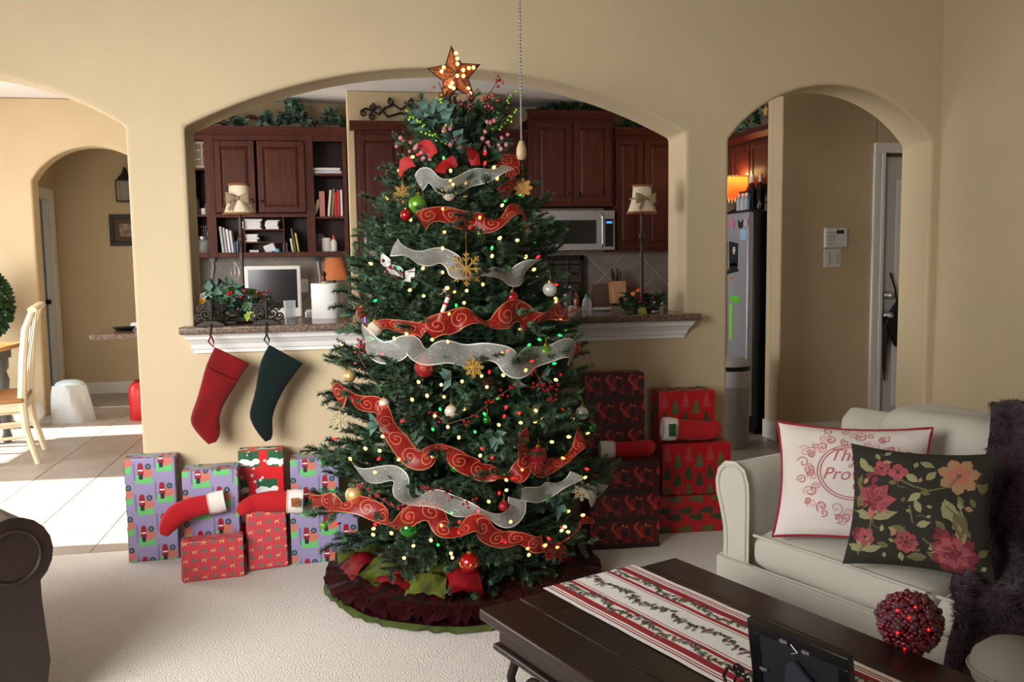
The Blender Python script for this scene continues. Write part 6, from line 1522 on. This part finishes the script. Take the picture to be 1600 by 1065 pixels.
# berry topiary
bp = at(1421, 972, -2.72); BR = .082
bt = thing('berry_topiary', 'dark red berry ball topiary on a bare stem at the right of the table', 'topiary', (bp.x, bp.y, TZ))
MB().lathe([(.045, 0), (.055, .07), (.06, .075), (.05, .075), (0, .065)], (bp.x, bp.y, TZ), 16).build('pot', mat('grey_pot', (110, 104, 96), .8), bt) if bp.z-BR-TZ > .12 else None
MB().tube([(bp.x, bp.y, TZ), (bp.x+.004, bp.y, (TZ+bp.z)/2), (bp.x, bp.y, bp.z-BR*.5)], .011, 8).build('stem', mat('pale_stem', (150, 120, 86), .8), bt)
MB().tube([(bp.x+.014*math.cos(k*.8), bp.y+.014*math.sin(k*.8), TZ+.01+k*.004) for k in range(14)], .0035, 5).build('vine', m_brownstem, bt)
MB().sphere(bp, BR*.82, 20, 14).build('core', mat('dark_core', (40, 8, 14), .8), bt, angle=3)
m_db = mat('dark_berry', (112, 10, 26), .15, coat=.7); m_db2 = mat('plum_berry', (70, 24, 36), .35, var=.4, vscale=90, rgb2=(120, 70, 84))
ms = [MB().sphere((0, 0, 0), .0075, 8, 6).mesh('berry', m_db, angle=3), MB().sphere((0, 0, 0), .0105, 8, 6).mesh('berry', m_db2, angle=3), MB().sphere((0, 0, 0), .005, 8, 6).mesh('berry', m_db, angle=3)]
inv = MW[bt.name].inverted()
more = MB()
for k in range(620):
    z = 1-2*(k+.5)/620; a = k*2.39996; r_ = math.sqrt(1-z*z); d = Vector((r_*math.cos(a), r_*math.sin(a), z))
    p = bp+d*BR*random.uniform(.86, 1.06)
    toward = d.dot((CAM-bp).normalized()) > .02
    if toward and k % 2 == 0 or (toward and k < 300):
        o = bpy.data.objects.new('berry', random.choice(ms)); C.objects.link(o); o.parent = bt; o.location = inv @ p
    else: more.sphere(p, random.choice((.0075, .0105, .005)), 6, 5)
o = more.build('berry_mass', m_db, bt, angle=3); o['kind'] = 'stuff'
for k, (px, py) in enumerate(((1384, 935), (1432, 944), (1420, 965), (1398, 992), (1412, 1018), (1442, 980))):
    d = ((at(px, py, bp.y-.06)-bp)); d.normalize(); p = bp+d*BR*1.05
    MB().sphere(p, .004, 6, 5).build('red_light', mat('bulb_dimred', (230, 30, 30), .3, emit=2.5, ecol=(255, 30, 30)), bt)

# ------------------------------------------------------------------ sofa
so_o = Vector((1.56, -1.58, 0))                       # far arm, middle of its front
sf = thing('sofa', 'pale beige slipcovered sofa with rolled arms at the right', 'sofa', tuple(so_o), rz=TA)
# local axes: +x towards the back of the sofa, -y along its length towards the camera
SL = 1.75; AH = .69; AR = .105; DP = .92
def arm(yc):
    prof = [(-.062, .0), (-.056, .36), (-.06, .43), (-.082, .51), (-.104, .57), (-.11, .615), (-.098, .66), (-.062, .69), (-.015, .695), (.028, .675), (.048, .63), (.052, .56), (.052, 0)]
    mb = MB(); n_ = len(prof); X0, X1 = -.02, DP-.05; K = 14; vs = []
    for i in range(K+1):
        x = X0+(X1-X0)*i/K; dz = .028*math.sin(PI*i/K)*0; sc_ = 1-.10*(1 if i in (0, K) else 0)
        for (y, z) in prof: vs.append((x, -y*-1*sc_*-1+0 if False else y*sc_, z*(1-.012*(1 if i in (0, K) else 0))+dz))
    vs = [(x, yc-y, z) for x, y, z in vs]
    fs = [(i*n_+j, i*n_+(j+1) % n_, (i+1)*n_+(j+1) % n_, (i+1)*n_+j) for i in range(K) for j in range(n_)]
    fs += [tuple(range(n_)), tuple(range(K*n_, (K+1)*n_))[::-1]]
    mb.add(vs, fs); a_ = mb.build('arm', m_sofa, sf, w=False, bevel=.02, seg=3, angle=.9)
    w_ = MB().tube([(X0-.004, yc-y*.93, z*.99) for y, z in prof], .006, 6); w_.build('welt', m_sofa, a_, w=False)
    return a_
arm(0); 
q = arm(-SL)
for v in q.data.vertices: v.co.y = -SL-(v.co.y+SL)
q.data.flip_normals()
for v in q.children[0].data.vertices: v.co.y = -SL-(v.co.y+SL)
MB().box(.04, DP, -SL+.09, -.09, .10, .30).build('base', m_sofa, sf, w=False, bevel=.02)
def skirt(x0, x1, y0, y1, nm='skirt'):
    MB().box(x0, x1, y0, y1, .01, .30).build(nm, m_sofa, sf, w=False, bevel=.008)
skirt(-.045, -.01, -SL-.09, .09); skirt(-.01, DP, .088, .105); skirt(-.01, DP, -SL-.105, -SL-.088)
def cushion(name, x0, x1, y0, y1, z0, z1, crown=.035, r_=.045, par=None, mm=m_sofa, n=14):
    """soft box with rounded, bulging faces"""
    mb = MB(); cx, cy, cz_ = (x0+x1)/2, (y0+y1)/2, (z0+z1)/2; hx_, hy_, hz_ = (x1-x0)/2, (y1-y0)/2, (z1-z0)/2
    bm = bmesh.new(); bmesh.ops.create_cube(bm, size=2); bmesh.ops.subdivide_edges(bm, edges=bm.edges[:], cuts=n-1, use_grid_fill=True)
    for v in bm.verts:
        x, y, z = v.co
        f_ = (1-.06*abs(y)**6)*(1)
        ez = hz_*z*(1-.0) + crown*z*(1-x*x)*(1-y*y)
        v.co = (cx+hx_*x*(1-.05*abs(z)**4)*(1-.02*abs(y)**6), cy+hy_*y*(1-.05*abs(z)**4)*(1-.02*abs(x)**6), cz_+ez*(1-.16*abs(x)**8)*(1-.16*abs(y)**8)+.003*math.sin(x*7+y*5))
    mb.v = [v.co.copy() for v in bm.verts]; bm.verts.index_update(); mb.f = [tuple(v.index for v in f.verts) for f in bm.faces]; mb.mi = [0]*len(mb.f); bm.free()
    return mb.build(name, mm, par, w=False, bevel=r_*.4, seg=3, angle=1.2)
mid = -SL/2
for y0, y1 in ((mid+.004, -.105), (-SL+.105, mid-.004)):
    c_ = cushion('seat_cushion', -.055, .66, y0, y1, .295, .455, .02, par=sf)
    for z in (.308, .438): MB().tube([(-.052, y0+.015, z), (-.056, (y0+y1)/2, z+.006), (-.052, y1-.015, z)], .006, 6).build('welt', m_sofa, c_, w=False)
# back frame and back cushions
MB().prism([(.66, .28), (.72, .80), (.78, .845), (.86, .83), (.90, .76), (DP, .28)], -SL-.08, .07).build('back_frame', m_sofa, sf, w=False, bevel=.025, seg=3)
for y0, y1 in ((mid+.006, -.24), (-SL+.24, mid-.006)):
    b_ = cushion('back_cushion', .47, .74, y0, y1, .44, .915, .0, par=sf)
    for v in b_.data.vertices:
        v.co.x += (v.co.z-.44)*.22-.03; v.co.x -= .035*(1-((v.co.y-(y0+y1)/2)/((y1-y0)/2))**2)*(1 if v.co.x < .62 else 0)
# pillows
def pillow_pt(w_, h_, th, u, v, side, puff=2.2):
    """u,v in -1..1"""
    e = max(0, (1-abs(u)**puff))**.62*max(0, (1-abs(v)**puff))**.62
    k = 1-.10*(1-abs(v)**2)*abs(u)**3; k2 = 1-.10*(1-abs(u)**2)*abs(v)**3
    wr = .006*math.sin(7*u+4*v)*e+.004*math.sin(13*v-5*u)*e
    return Vector((w_/2*u*k, -side*(th/2*e+wr) if side > 0 else th/2*e, h_/2*v*k2))
def pillow(name, label, w_, h_, th, mm, M_, piping=None):
    t = bpy.data.objects.new(name, None); C.objects.link(t); t.matrix_world = M_; MW[t.name] = M_; t.empty_display_size = .05
    tag(t, label, 'pillow'); N_ = 26; mb = MB()
    for side in (1, -1):
        k0 = len(mb.v); vs = [pillow_pt(w_, h_, th, -1+2*i/N_, -1+2*j/N_, side) for j in range(N_+1) for i in range(N_+1)]
        fs = [(j*(N_+1)+i, j*(N_+1)+i+1, (j+1)*(N_+1)+i+1, (j+1)*(N_+1)+i) for j in range(N_) for i in range(N_)]
        mb.add(vs, fs if side > 0 else [f[::-1] for f in fs])
    mb.build('cover', mm, t, w=False, angle=3)
    if piping:
        ed = [(-1+2*k/20, -1) for k in range(20)]+[(1, -1+2*k/20) for k in range(20)]+[(1-2*k/20, 1) for k in range(20)]+[(-1, 1-2*k/20) for k in range(20)]
        MB().tube([pillow_pt(w_, h_, th, u, v, 1) for u, v in ed], .006, 6, closed=True).build('piping', piping, t, w=False)
    return t
class Print:
    """flat print that follows the pillow's front; coordinates in -1..1"""
    def __init__(s, w_, h_, th): s.d = (w_, h_, th); s.mb = MB()
    def P(s, u, v, lift=.0012): return pillow_pt(*s.d, max(-.97, min(.97, u)), max(-.97, min(.97, v)), 1)+Vector((0, -lift, 0))
    def poly(s, pts, mi, lift=.0012):
        c = (sum(p[0] for p in pts)/len(pts), sum(p[1] for p in pts)/len(pts)); n_ = len(pts)
        mids = [((p[0]+c[0])/2, (p[1]+c[1])/2) for p in pts]
        s.mb.add([s.P(*c, lift)]+[s.P(*p, lift) for p in mids]+[s.P(*p, lift) for p in pts],
                 [(0, 1+k, 1+(k+1) % n_) for k in range(n_)]+[(1+k, 1+n_+k, 1+n_+(k+1) % n_, 1+(k+1) % n_) for k in range(n_)], mi)
    def stroke(s, pts, w_, mi, lift=.0014):
        asp = s.d[1]/s.d[0]; vs = []
        for i, p in enumerate(pts):
            a, b = pts[max(i-1, 0)], pts[min(i+1, len(pts)-1)]; dx, dy = b[0]-a[0], (b[1]-a[1])*asp; L_ = math.hypot(dx, dy) or 1
            nx, ny = -dy/L_*w_, dx/L_*w_/asp; vs += [s.P(p[0]+nx, p[1]+ny, lift), s.P(p[0]-nx, p[1]-ny, lift)]
        s.mb.add(vs, [(2*i, 2*i+1, 2*i+3, 2*i+2) for i in range(len(pts)-1)], mi)
    def done(s, name, mats, t): s.mb.build(name, mats, t, w=False, smooth=False)['kind'] = 'stuff'
def pose(p_mid_bottom, right, upv):
    """matrix: local x = right, z = up, origin at the pillow's middle"""
    r_ = Vector(right).normalized(); u_ = Vector(upv); u_ = (u_-r_*u_.dot(r_)).normalized(); f_ = u_.cross(r_)
    return r_, f_, u_
def pillow_pose(bl, br, height, lean):
    """bottom-left and bottom-right corners in world space; leaning back by lean"""
    bl, br = Vector(bl), Vector(br); r_ = (br-bl).normalized(); back = Vector((-r_.y, r_.x, 0)).normalized()
    u_ = (Vector((0, 0, 1))*math.cos(lean)+back*math.sin(lean)); u_ = (u_-r_*u_.dot(r_)).normalized(); f_ = u_.cross(r_)
    m_ = (bl+br)/2+u_*height/2
    return Matrix(((r_.x, f_.x, u_.x, m_.x), (r_.y, f_.y, u_.y, m_.y), (r_.z, f_.z, u_.z, m_.z), (0, 0, 0, 1)))
def pillow_pose3(blp, brp, tlp, z0_, z1_):
    global PWH
    bl, br = atz(*blp, z0_), atz(*brp, z1_); r_ = (br-bl).normalized(); d = ray(*tlp).normalized()
    # the top-left corner lies on its view line where the pillow leans back from the bottom edge
    back = Vector((-r_.y, r_.x, 0)).normalized(); lean = .42
    n_ = (Vector((0, 0, 1))*math.sin(lean)-back*math.cos(lean)); tt = (bl-CAM).dot(n_)/d.dot(n_); tl = CAM+d*tt
    u_ = tl-bl; h_ = u_.length; PWH = ((br-bl).length*1.02, h_*1.02); skew = u_.normalized()
    u2 = (skew-r_*skew.dot(r_)).normalized(); f_ = u2.cross(r_); m_ = (bl+br)/2+u2*h_/2+r_*(u_.dot(r_))*.5
    return Matrix(((r_.x, f_.x, u2.x, m_.x), (r_.y, f_.y, u2.y, m_.y), (r_.z, f_.z, u2.z, m_.z), (0, 0, 0, 1)))
m_plw = mat('white_linen_pillow', (226, 216, 208), .9, bump=.25, bscale=9); m_pipe = mat('crimson_piping', (146, 34, 44), .9); m_toile = mat('toile_pink', (212, 158, 156), .9); m_toiled = mat('toile_rose', (184, 108, 114), .9)
sz = .47
def sloc(x, y, z): return so_o+ex*x+ey*y+Vector((0, 0, z))
pw_, ph_, pth = .56, .45, .15
wp_ = pillow('white_pillow', 'white square pillow with crimson piping and a rose toile print', pw_, ph_, pth, m_plw, pillow_pose3((1203, 840), (1452, 862), (1221, 656), .47, .475), m_pipe)
pr = Print(pw_, ph_, pth)
for r_ in (.44, .40): pr.stroke([(.0+r_*math.cos(k*PI/20), .12+r_*1.05*math.sin(k*PI/20)) for k in range(41)], .008, 1)
rnd = random.Random(12)
for k in range(64):
    a = k*2*PI/64+rnd.uniform(-.1, .1); r_ = rnd.uniform(.5, .78); cx, cy = .0+r_*math.cos(a), .1+r_*1.08*math.sin(a)
    q = spiral(0, 0, rnd.uniform(.05, .10), a, rnd.uniform(.9, 1.5), 14, .15, rnd.choice((-1, 1)))
    pr.stroke([(cx+x, cy+y*1.2) for x, y in q], .0075, k % 2)
    if k % 3 == 0:
        for j in range(5): b = j*2*PI/5; pr.poly([(cx+.04*math.cos(b+d_)*s_, cy+.048*math.sin(b+d_)*s_) for d_, s_ in ((0, .2), (-.4, .8), (0, 1.1), (.4, .8))], k % 2)
for k in range(9): pr.poly([(.05+.035*math.cos(k*2.1)*(1+k*.1)+x, -.12+.03*math.sin(k*1.7)+y) for x, y in ((-.015, 0), (0, .02), (.015, 0), (0, -.02))], 1)
pr.done('toile_print', [m_toile, m_toiled], wp_)
def pillow_text(txt, u0, v0, size, t, d_, mm):
    cu = bpy.data.curves.new('lettering', 'FONT'); cu.body = txt; cu.size = 1; cu.shear = .35; cu.resolution_u = 3
    ob = bpy.data.objects.new('lettering', cu); C.objects.link(ob); bpy.context.view_layer.update()
    me = bpy.data.meshes.new_from_object(ob.evaluated_get(bpy.context.evaluated_depsgraph_get()))
    bpy.data.objects.remove(ob); 
    for v in me.vertices:
        u, vv = u0+v.co.x*size, v0+v.co.y*size*d_[0]/d_[1]; v.co = pillow_pt(*d_, u, vv, 1)+Vector((0, -.0022, 0))
    me.materials.clear(); me.materials.append(mm); o = bpy.data.objects.new('lettering', me); C.objects.link(o); o.parent = t
pillow_text('The', -.30, .30, .24, wp_, (pw_, ph_, pth), m_toiled)
pillow_text("d'e", -.06, .18, .12, wp_, (pw_, ph_, pth), m_toiled)
pillow_text('Prove', -.38, -.02, .24, wp_, (pw_, ph_, pth), m_toiled)
# dark floral pillow
m_flo = mat('dark_olive_linen', (46, 42, 34), .9, bump=.2, bscale=160)
fw2, fh2, ft2 = .47, .43, .15
fp = pillow('floral_pillow', 'dark olive pillow with pink flowers and sage leaves leaning in front', fw2, fh2, ft2, m_flo, pillow_pose3((1324, 886), (1530, 914), (1352, 690), .465, .475))
pr = Print(fw2, fh2, ft2)
def petals(cx, cy, n_, L_, W_, mi, a0=0, lift=.0014, asp=1.09):
    for k in range(n_):
        a = a0+k*2*PI/n_; c, s_ = math.cos(a), math.sin(a)
        pr.poly([(cx+(x*c-y*s_)*L_, cy+(x*s_+y*c)*L_*asp) for x, y in ((.1, 0), (.45, W_), (.85, W_*.8), (1.05, 0), (.85, -W_*.8), (.45, -W_))], mi, lift+.0002*(k % 2))
def leafp(cx, cy, a, L_, mi, W_=.26, lift=.0014):
    c, s_ = math.cos(a), math.sin(a)
    pr.poly([(cx+(x*c-y*s_)*L_, cy+(x*s_+y*c)*L_*1.09) for x, y in ((0, 0), (.25, W_*.8), (.55, W_), (1, 0), (.55, -W_), (.25, -W_*.8))], mi, lift)
for pts in ([(-.75, .45), (-.5, .5), (-.3, .42), (-.05, .3), (.15, .25), (.4, .35), (.55, .6)], [(-.7, -.05), (-.62, -.3), (-.66, -.6), (-.8, -.85)], [(-.1, .0), (-.05, -.25), (.1, -.5), (.35, -.7), (.55, -.75)], [(.15, .25), (.35, .05), (.55, -.1), (.65, -.35)]): pr.stroke(pts, .012, 3)
petals(-.52, .58, 4, .13, .5, 0, .4); petals(-.28, .52, 4, .14, .5, 0, .1); petals(-.62, .44, 3, .11, .5, 1, .9)
petals(.52, .55, 7, .28, .34, 4, .2); petals(.52, .55, 5, .16, .4, 5, .5, .002)
for a in (.2, .9, 1.6, 2.3, 2.9, -.5): leafp(-.62, .0, a, .36, 0 if a != 1.6 else 1, .3)
petals(-.62, .02, 4, .15, .4, 1, .3, .0022); leafp(-.62, -.06, -PI/2, .2, 5, .3)
for a in (.35, 2.8): leafp(-.60, -.26, a, .38, 2, .17)
for x, y, a, L_ in ((.0, .38, 2.6, .22), (.1, .42, .9, .2), (.05, .2, -2.5, .22), (.35, .15, -1.2, .42), (.55, .0, -1.5, .4), (.05, -.1, 2.0, .2), (0, -.3, .3, .2), (.25, -.2, -.8, .2), (-.12, -.42, 2.8, .22), (.62, -.5, 1.9, .28), (.8, -.65, .6, .2), (.15, -.78, 3.3, .28), (-.2, -.75, -1.4, .16), (-.35, -.68, 2.9, .18), (-.85, .75, -1.1, .26), (-.78, .62, -.6, .2), (.0, .75, -.4, .22), (.85, .3, 1.2, .2), (-.86, -.1, 1.4, .24), (-.88, .25, 1.2, .2)): leafp(x, y, a, L_, 2 if (x*7) % 2 < 1 else 3)
petals(-.12, -.58, 8, .16, .35, 0, 0); petals(-.12, -.58, 6, .1, .4, 1, .3, .002); petals(-.70, -.55, 5, .15, .4, 0, .9); petals(-.85, -.5, 4, .1, .4, 1)
petals(.5, -.68, 9, .32, .30, 1, 0); petals(.47, -.66, 7, .23, .36, 0, .3, .002); petals(.46, -.66, 5, .13, .4, 1, .1, .0026); petals(.32, -.4, 4, .11, .4, 1, .5)
for a in (.3, 1.1, 2.0, 2.8): leafp(-.72, -.78, a, .3, 2, .18)
rnd = random.Random(8)
for k in range(46):
    x, y = rnd.uniform(-.9, .92), rnd.uniform(-.9, .9); a = rnd.uniform(0, 6.28); leafp(x, y, a, rnd.uniform(.07, .15), rnd.choice((2, 3, 3, 2, 4)), .3, .0010)
    if k % 3 == 0: pr.stroke([(x, y), (x+.06*math.cos(a+2), y+.06*math.sin(a+2)), (x+.13*math.cos(a+2.6), y+.13*math.sin(a+2.6))], .006, 3, .0009)
for x, y, r_ in ((-.62, .0, .2), (.5, -.68, .2), (-.12, -.58, .1), (.52, .55, .2)):
    for k in range(7): a = k*.9; pr.stroke([(x+r_*.4*math.cos(a), y+r_*.4*math.sin(a)), (x+r_*1.2*math.cos(a+.2), y+r_*1.2*math.sin(a+.2))], .005, 4, .0032)
pr.done('floral_print', [mat('petal_pink', (178, 84, 92), .9, var=.35, vscale=40), mat('petal_rose', (140, 56, 66), .9, var=.35, vscale=40), mat('leaf_sage', (150, 148, 104), .9), mat('leaf_olive', (112, 104, 70), .9), mat('petal_tan', (168, 130, 92), .9), mat('petal_coral', (178, 108, 88), .9)], fp)
# fur throw over the near part of the sofa
m_fur = mat('plum_fur', (38, 22, 32), .95, sheen=.4, var=.8, vscale=26, rgb2=(84, 60, 70), spec=.1); m_fur2 = mat('plum_fur_tips', (92, 72, 80), .9, sheen=.5)
ft = thing('fur_throw', 'dark plum faux fur throw draped over the sofa back and seat', 'throw', tuple(sloc(.3, -1.0, .46)), rz=TA)
pathf = [(.86, .60), (.80, .88), (.72, .955), (.60, .965), (.50, .91), (.43, .72), (.385, .58), (.34, .52), (.20, .495), (.0, .485), (-.075, .465), (-.09, .38), (-.085, .25), (-.08, .12)]
def fur_edge(x, z, v):
    tgt = 1552 if v < .25 else (1552-(v-.25)/.3*52 if v < .55 else 1500-(v-.55)/.45*22)
    tgt += 10*math.sin(v*24)
    lo, hi = -1.7, -.1
    for _ in range(14):
        mm_ = (lo+hi)/2
        if pix(sloc(x, mm_, z))[0] > tgt: lo = mm_
        else: hi = mm_
    return (lo+hi)/2
def furp(u, v):
    s_ = v*(len(pathf)-1.0001); i = int(s_); f_ = s_-i; a, b = pathf[i], pathf[i+1]
    x, z = a[0]+(b[0]-a[0])*f_, a[1]+(b[1]-a[1])*f_
    y = fur_edge(x, z, v)-(.55+.05*math.sin(v*7))*u
    k = .014*math.sin(9*u*PI+3*math.sin(v*8))+.010*math.sin(v*30+u*11)+.008*math.sin(u*41+v*23)
    return sloc(x-k*.8, y, z+k+.012)
NU, NV = 46, 90
mb = MB(); mb.grid(furp, NU, NV); mb.build('cloth', m_fur, ft, angle=3)
fu = MB(); rnd = random.Random(4)
for k in range(26000):
    u, v = rnd.random(), rnd.random(); p = furp(u, v); pu = furp(min(1, u+.01), v)-furp(max(0, u-.01), v); pv = furp(u, min(1, v+.01))-furp(u, max(0, v-.01)); n_ = pu.cross(pv)
    if n_.length < 1e-9: continue
    n_.normalize()
    if n_.dot(CAM-p) < 0: n_ = -n_
    d = (n_*.8+Vector((rnd.uniform(-.6, .6), rnd.uniform(-.6, .6), rnd.uniform(-.9, .3)))).normalized(); sd = d.orthogonal().normalized()*.0022; L_ = rnd.uniform(.012, .024)
    cl_ = math.sin(u*19+2*math.sin(v*13))*math.sin(v*27+1.5*math.sin(u*11))
    fu.add([p-sd, p+sd, p+d*L_], [(0, 1, 2)], 1 if cl_ > .55 and rnd.random() < .6 else 0)
o = fu.build('fur', [m_fur, m_fur2], ft, smooth=False); o['kind'] = 'stuff'
# pale round cushion at the frame's edge
p = atz(1592, 1040, .56)
rc = thing('round_cushion', 'pale grey round cushion at the near end of the sofa seat', 'cushion', (p.x, p.y, .47))
cu_ = MB().lathe([(0, 0), (.07, .002), (.1, .03), (.108, .06), (.1, .09), (.07, .118), (0, .125)], (p.x, p.y, .49), 24); cu_.build('cover', mat('grey_cotton', (136, 130, 118), .9), rc, angle=3)
MB().tube([(p.x+.1085*math.cos(k*PI/16), p.y+.1085*math.sin(k*PI/16), .55) for k in range(32)], .005, 6, closed=True).build('piping', MATS['grey_cotton'], rc)

# ------------------------------------------------------------------ leather armchair at the left edge
m_lea = mat('brown_leather', (42, 25, 20), .42, var=.4, vscale=10, bump=.15, bscale=60, coat=.15)
lc = thing('leather_armchair', 'dark brown leather armchair with a rolled arm at the left edge', 'armchair', (-1.62, -1.45, 0))
def leath_arm(xc, sg):
    prof = []
    for k in range(15):
        a = -PI*.30+PI*1.42*k/14; prof.append((sg*.118*math.cos(a)+0, .585+.122*math.sin(a)))
    prof = [(sg*.058, .05), (sg*.085, .2), (sg*.07, .40)]+prof[0:]+[(-sg*.075, .40), (-sg*.07, .05)]
    mb = MB(); Y0, Y1_ = -1.80, -1.0; n_ = len(prof); K = 10; vs = []
    for i in range(K+1):
        y = Y0+(Y1_-Y0)*i/K; k_ = .96 if i in (0, K) else 1
        vs += [(xc+x*k_, y, z if z < .3 else .585+(z-.585)*k_) for x, z in prof]
    fs = [(i*n_+j, i*n_+(j+1) % n_, (i+1)*n_+(j+1) % n_, (i+1)*n_+j) for i in range(K) for j in range(n_)]+[tuple(range(n_)), tuple(range(K*n_, (K+1)*n_))[::-1]]
    a_ = mb.add(vs, fs).build('arm', m_lea, lc, bevel=.015, seg=3, angle=.9)
    MB().tube([(xc+.085*math.cos(k*PI/12), Y0-.004, .585+.088*math.sin(k*PI/12)) for k in range(24)], .006, 6, closed=True).build('piping', m_lea, a_)
leath_arm(-1.115, 1); leath_arm(-2.1, -1)
MB().box(-2.03, -1.19, -1.76, -1.0, .08, .30).build('base', m_lea, lc, bevel=.03, seg=3)
o = cushion('seat_cushion', -2.02, -1.2, -1.82, -1.15, .30, .48, .03, mm=m_lea, par=None); o.parent = lc; o.matrix_parent_inverse = Matrix.Translation(-Vector(lc.location))
MB().prism([(-1.16, .28), (-1.10, .64), (-1.04, .70), (-.95, .68), (-.9, .28)], -2.16, -1.05, plane='yz').build('back', m_lea, lc, bevel=.05, seg=4)
for x in (-2.08, -1.14):
    for y in (-1.74, -.96): MB().lathe([(.02, 0), (.035, .03), (.03, .06)], (x, y, 0), 10).build('foot', m_dark, lc)

pv = Vector((-1.115, -1.80, 0)); lc.rotation_euler = (0, 0, .68); lc.location = pv+Matrix.Rotation(.68, 3, 'Z') @ (Vector(lc.location)-pv)
# ------------------------------------------------------------------ ceiling fan with its pull chain
fy_, pz = -3.2, at(815, 250, -3.2); fxx = pz.x-.0
fan = thing('ceiling_fan', 'ceiling fan above the room with a beaded pull chain and wooden knob', 'ceiling fan', (fxx-.06, fy_+.02, 2.62))
MB().lathe([(.02, .0), (.10, .01), (.13, .06), (.13, .14), (.06, .18), (.015, .2), (.015, .70), (.07, .72), (.07, .78)], (fxx-.06, fy_+.02, 2.62), 20).build('motor', mat('fan_white', (210, 206, 196), .5), fan)
for k in range(5):
    mb = MB(); a = k*2*PI/5+.3; mb.M = Matrix.Translation((fxx-.06, fy_+.02, 2.70)) @ Matrix.Rotation(a, 4, 'Z') @ Matrix.Rotation(.2, 4, 'X'); mb.box(.14, .66, -.06, .06, -.005, .005); mb.build('blade', m_wood, fan, bevel=.004)
kn0, kn1 = at(815, 250, fy_).z, at(814, 220, fy_).z
kk = MB().lathe([(.0, 0), (.0075, .002), (.0102, .011), (.0096, .022), (.0058, kn1-kn0-.004), (.004, kn1-kn0), (0, kn1-kn0)], (fxx, fy_, kn0), 14).build('pull_knob', mat('pale_maple', (214, 184, 146), .4), fan, angle=3)
z = kn1; chn = MB()
while z < 2.66: chn.sphere((fxx-.0, fy_, z+.003), .0026, 6, 4); z += .0066
chn.cyl((fxx, fy_, kn1), (fxx, fy_, 2.66), .0008, n=4); chn.build('pull_chain', m_steel, fan)
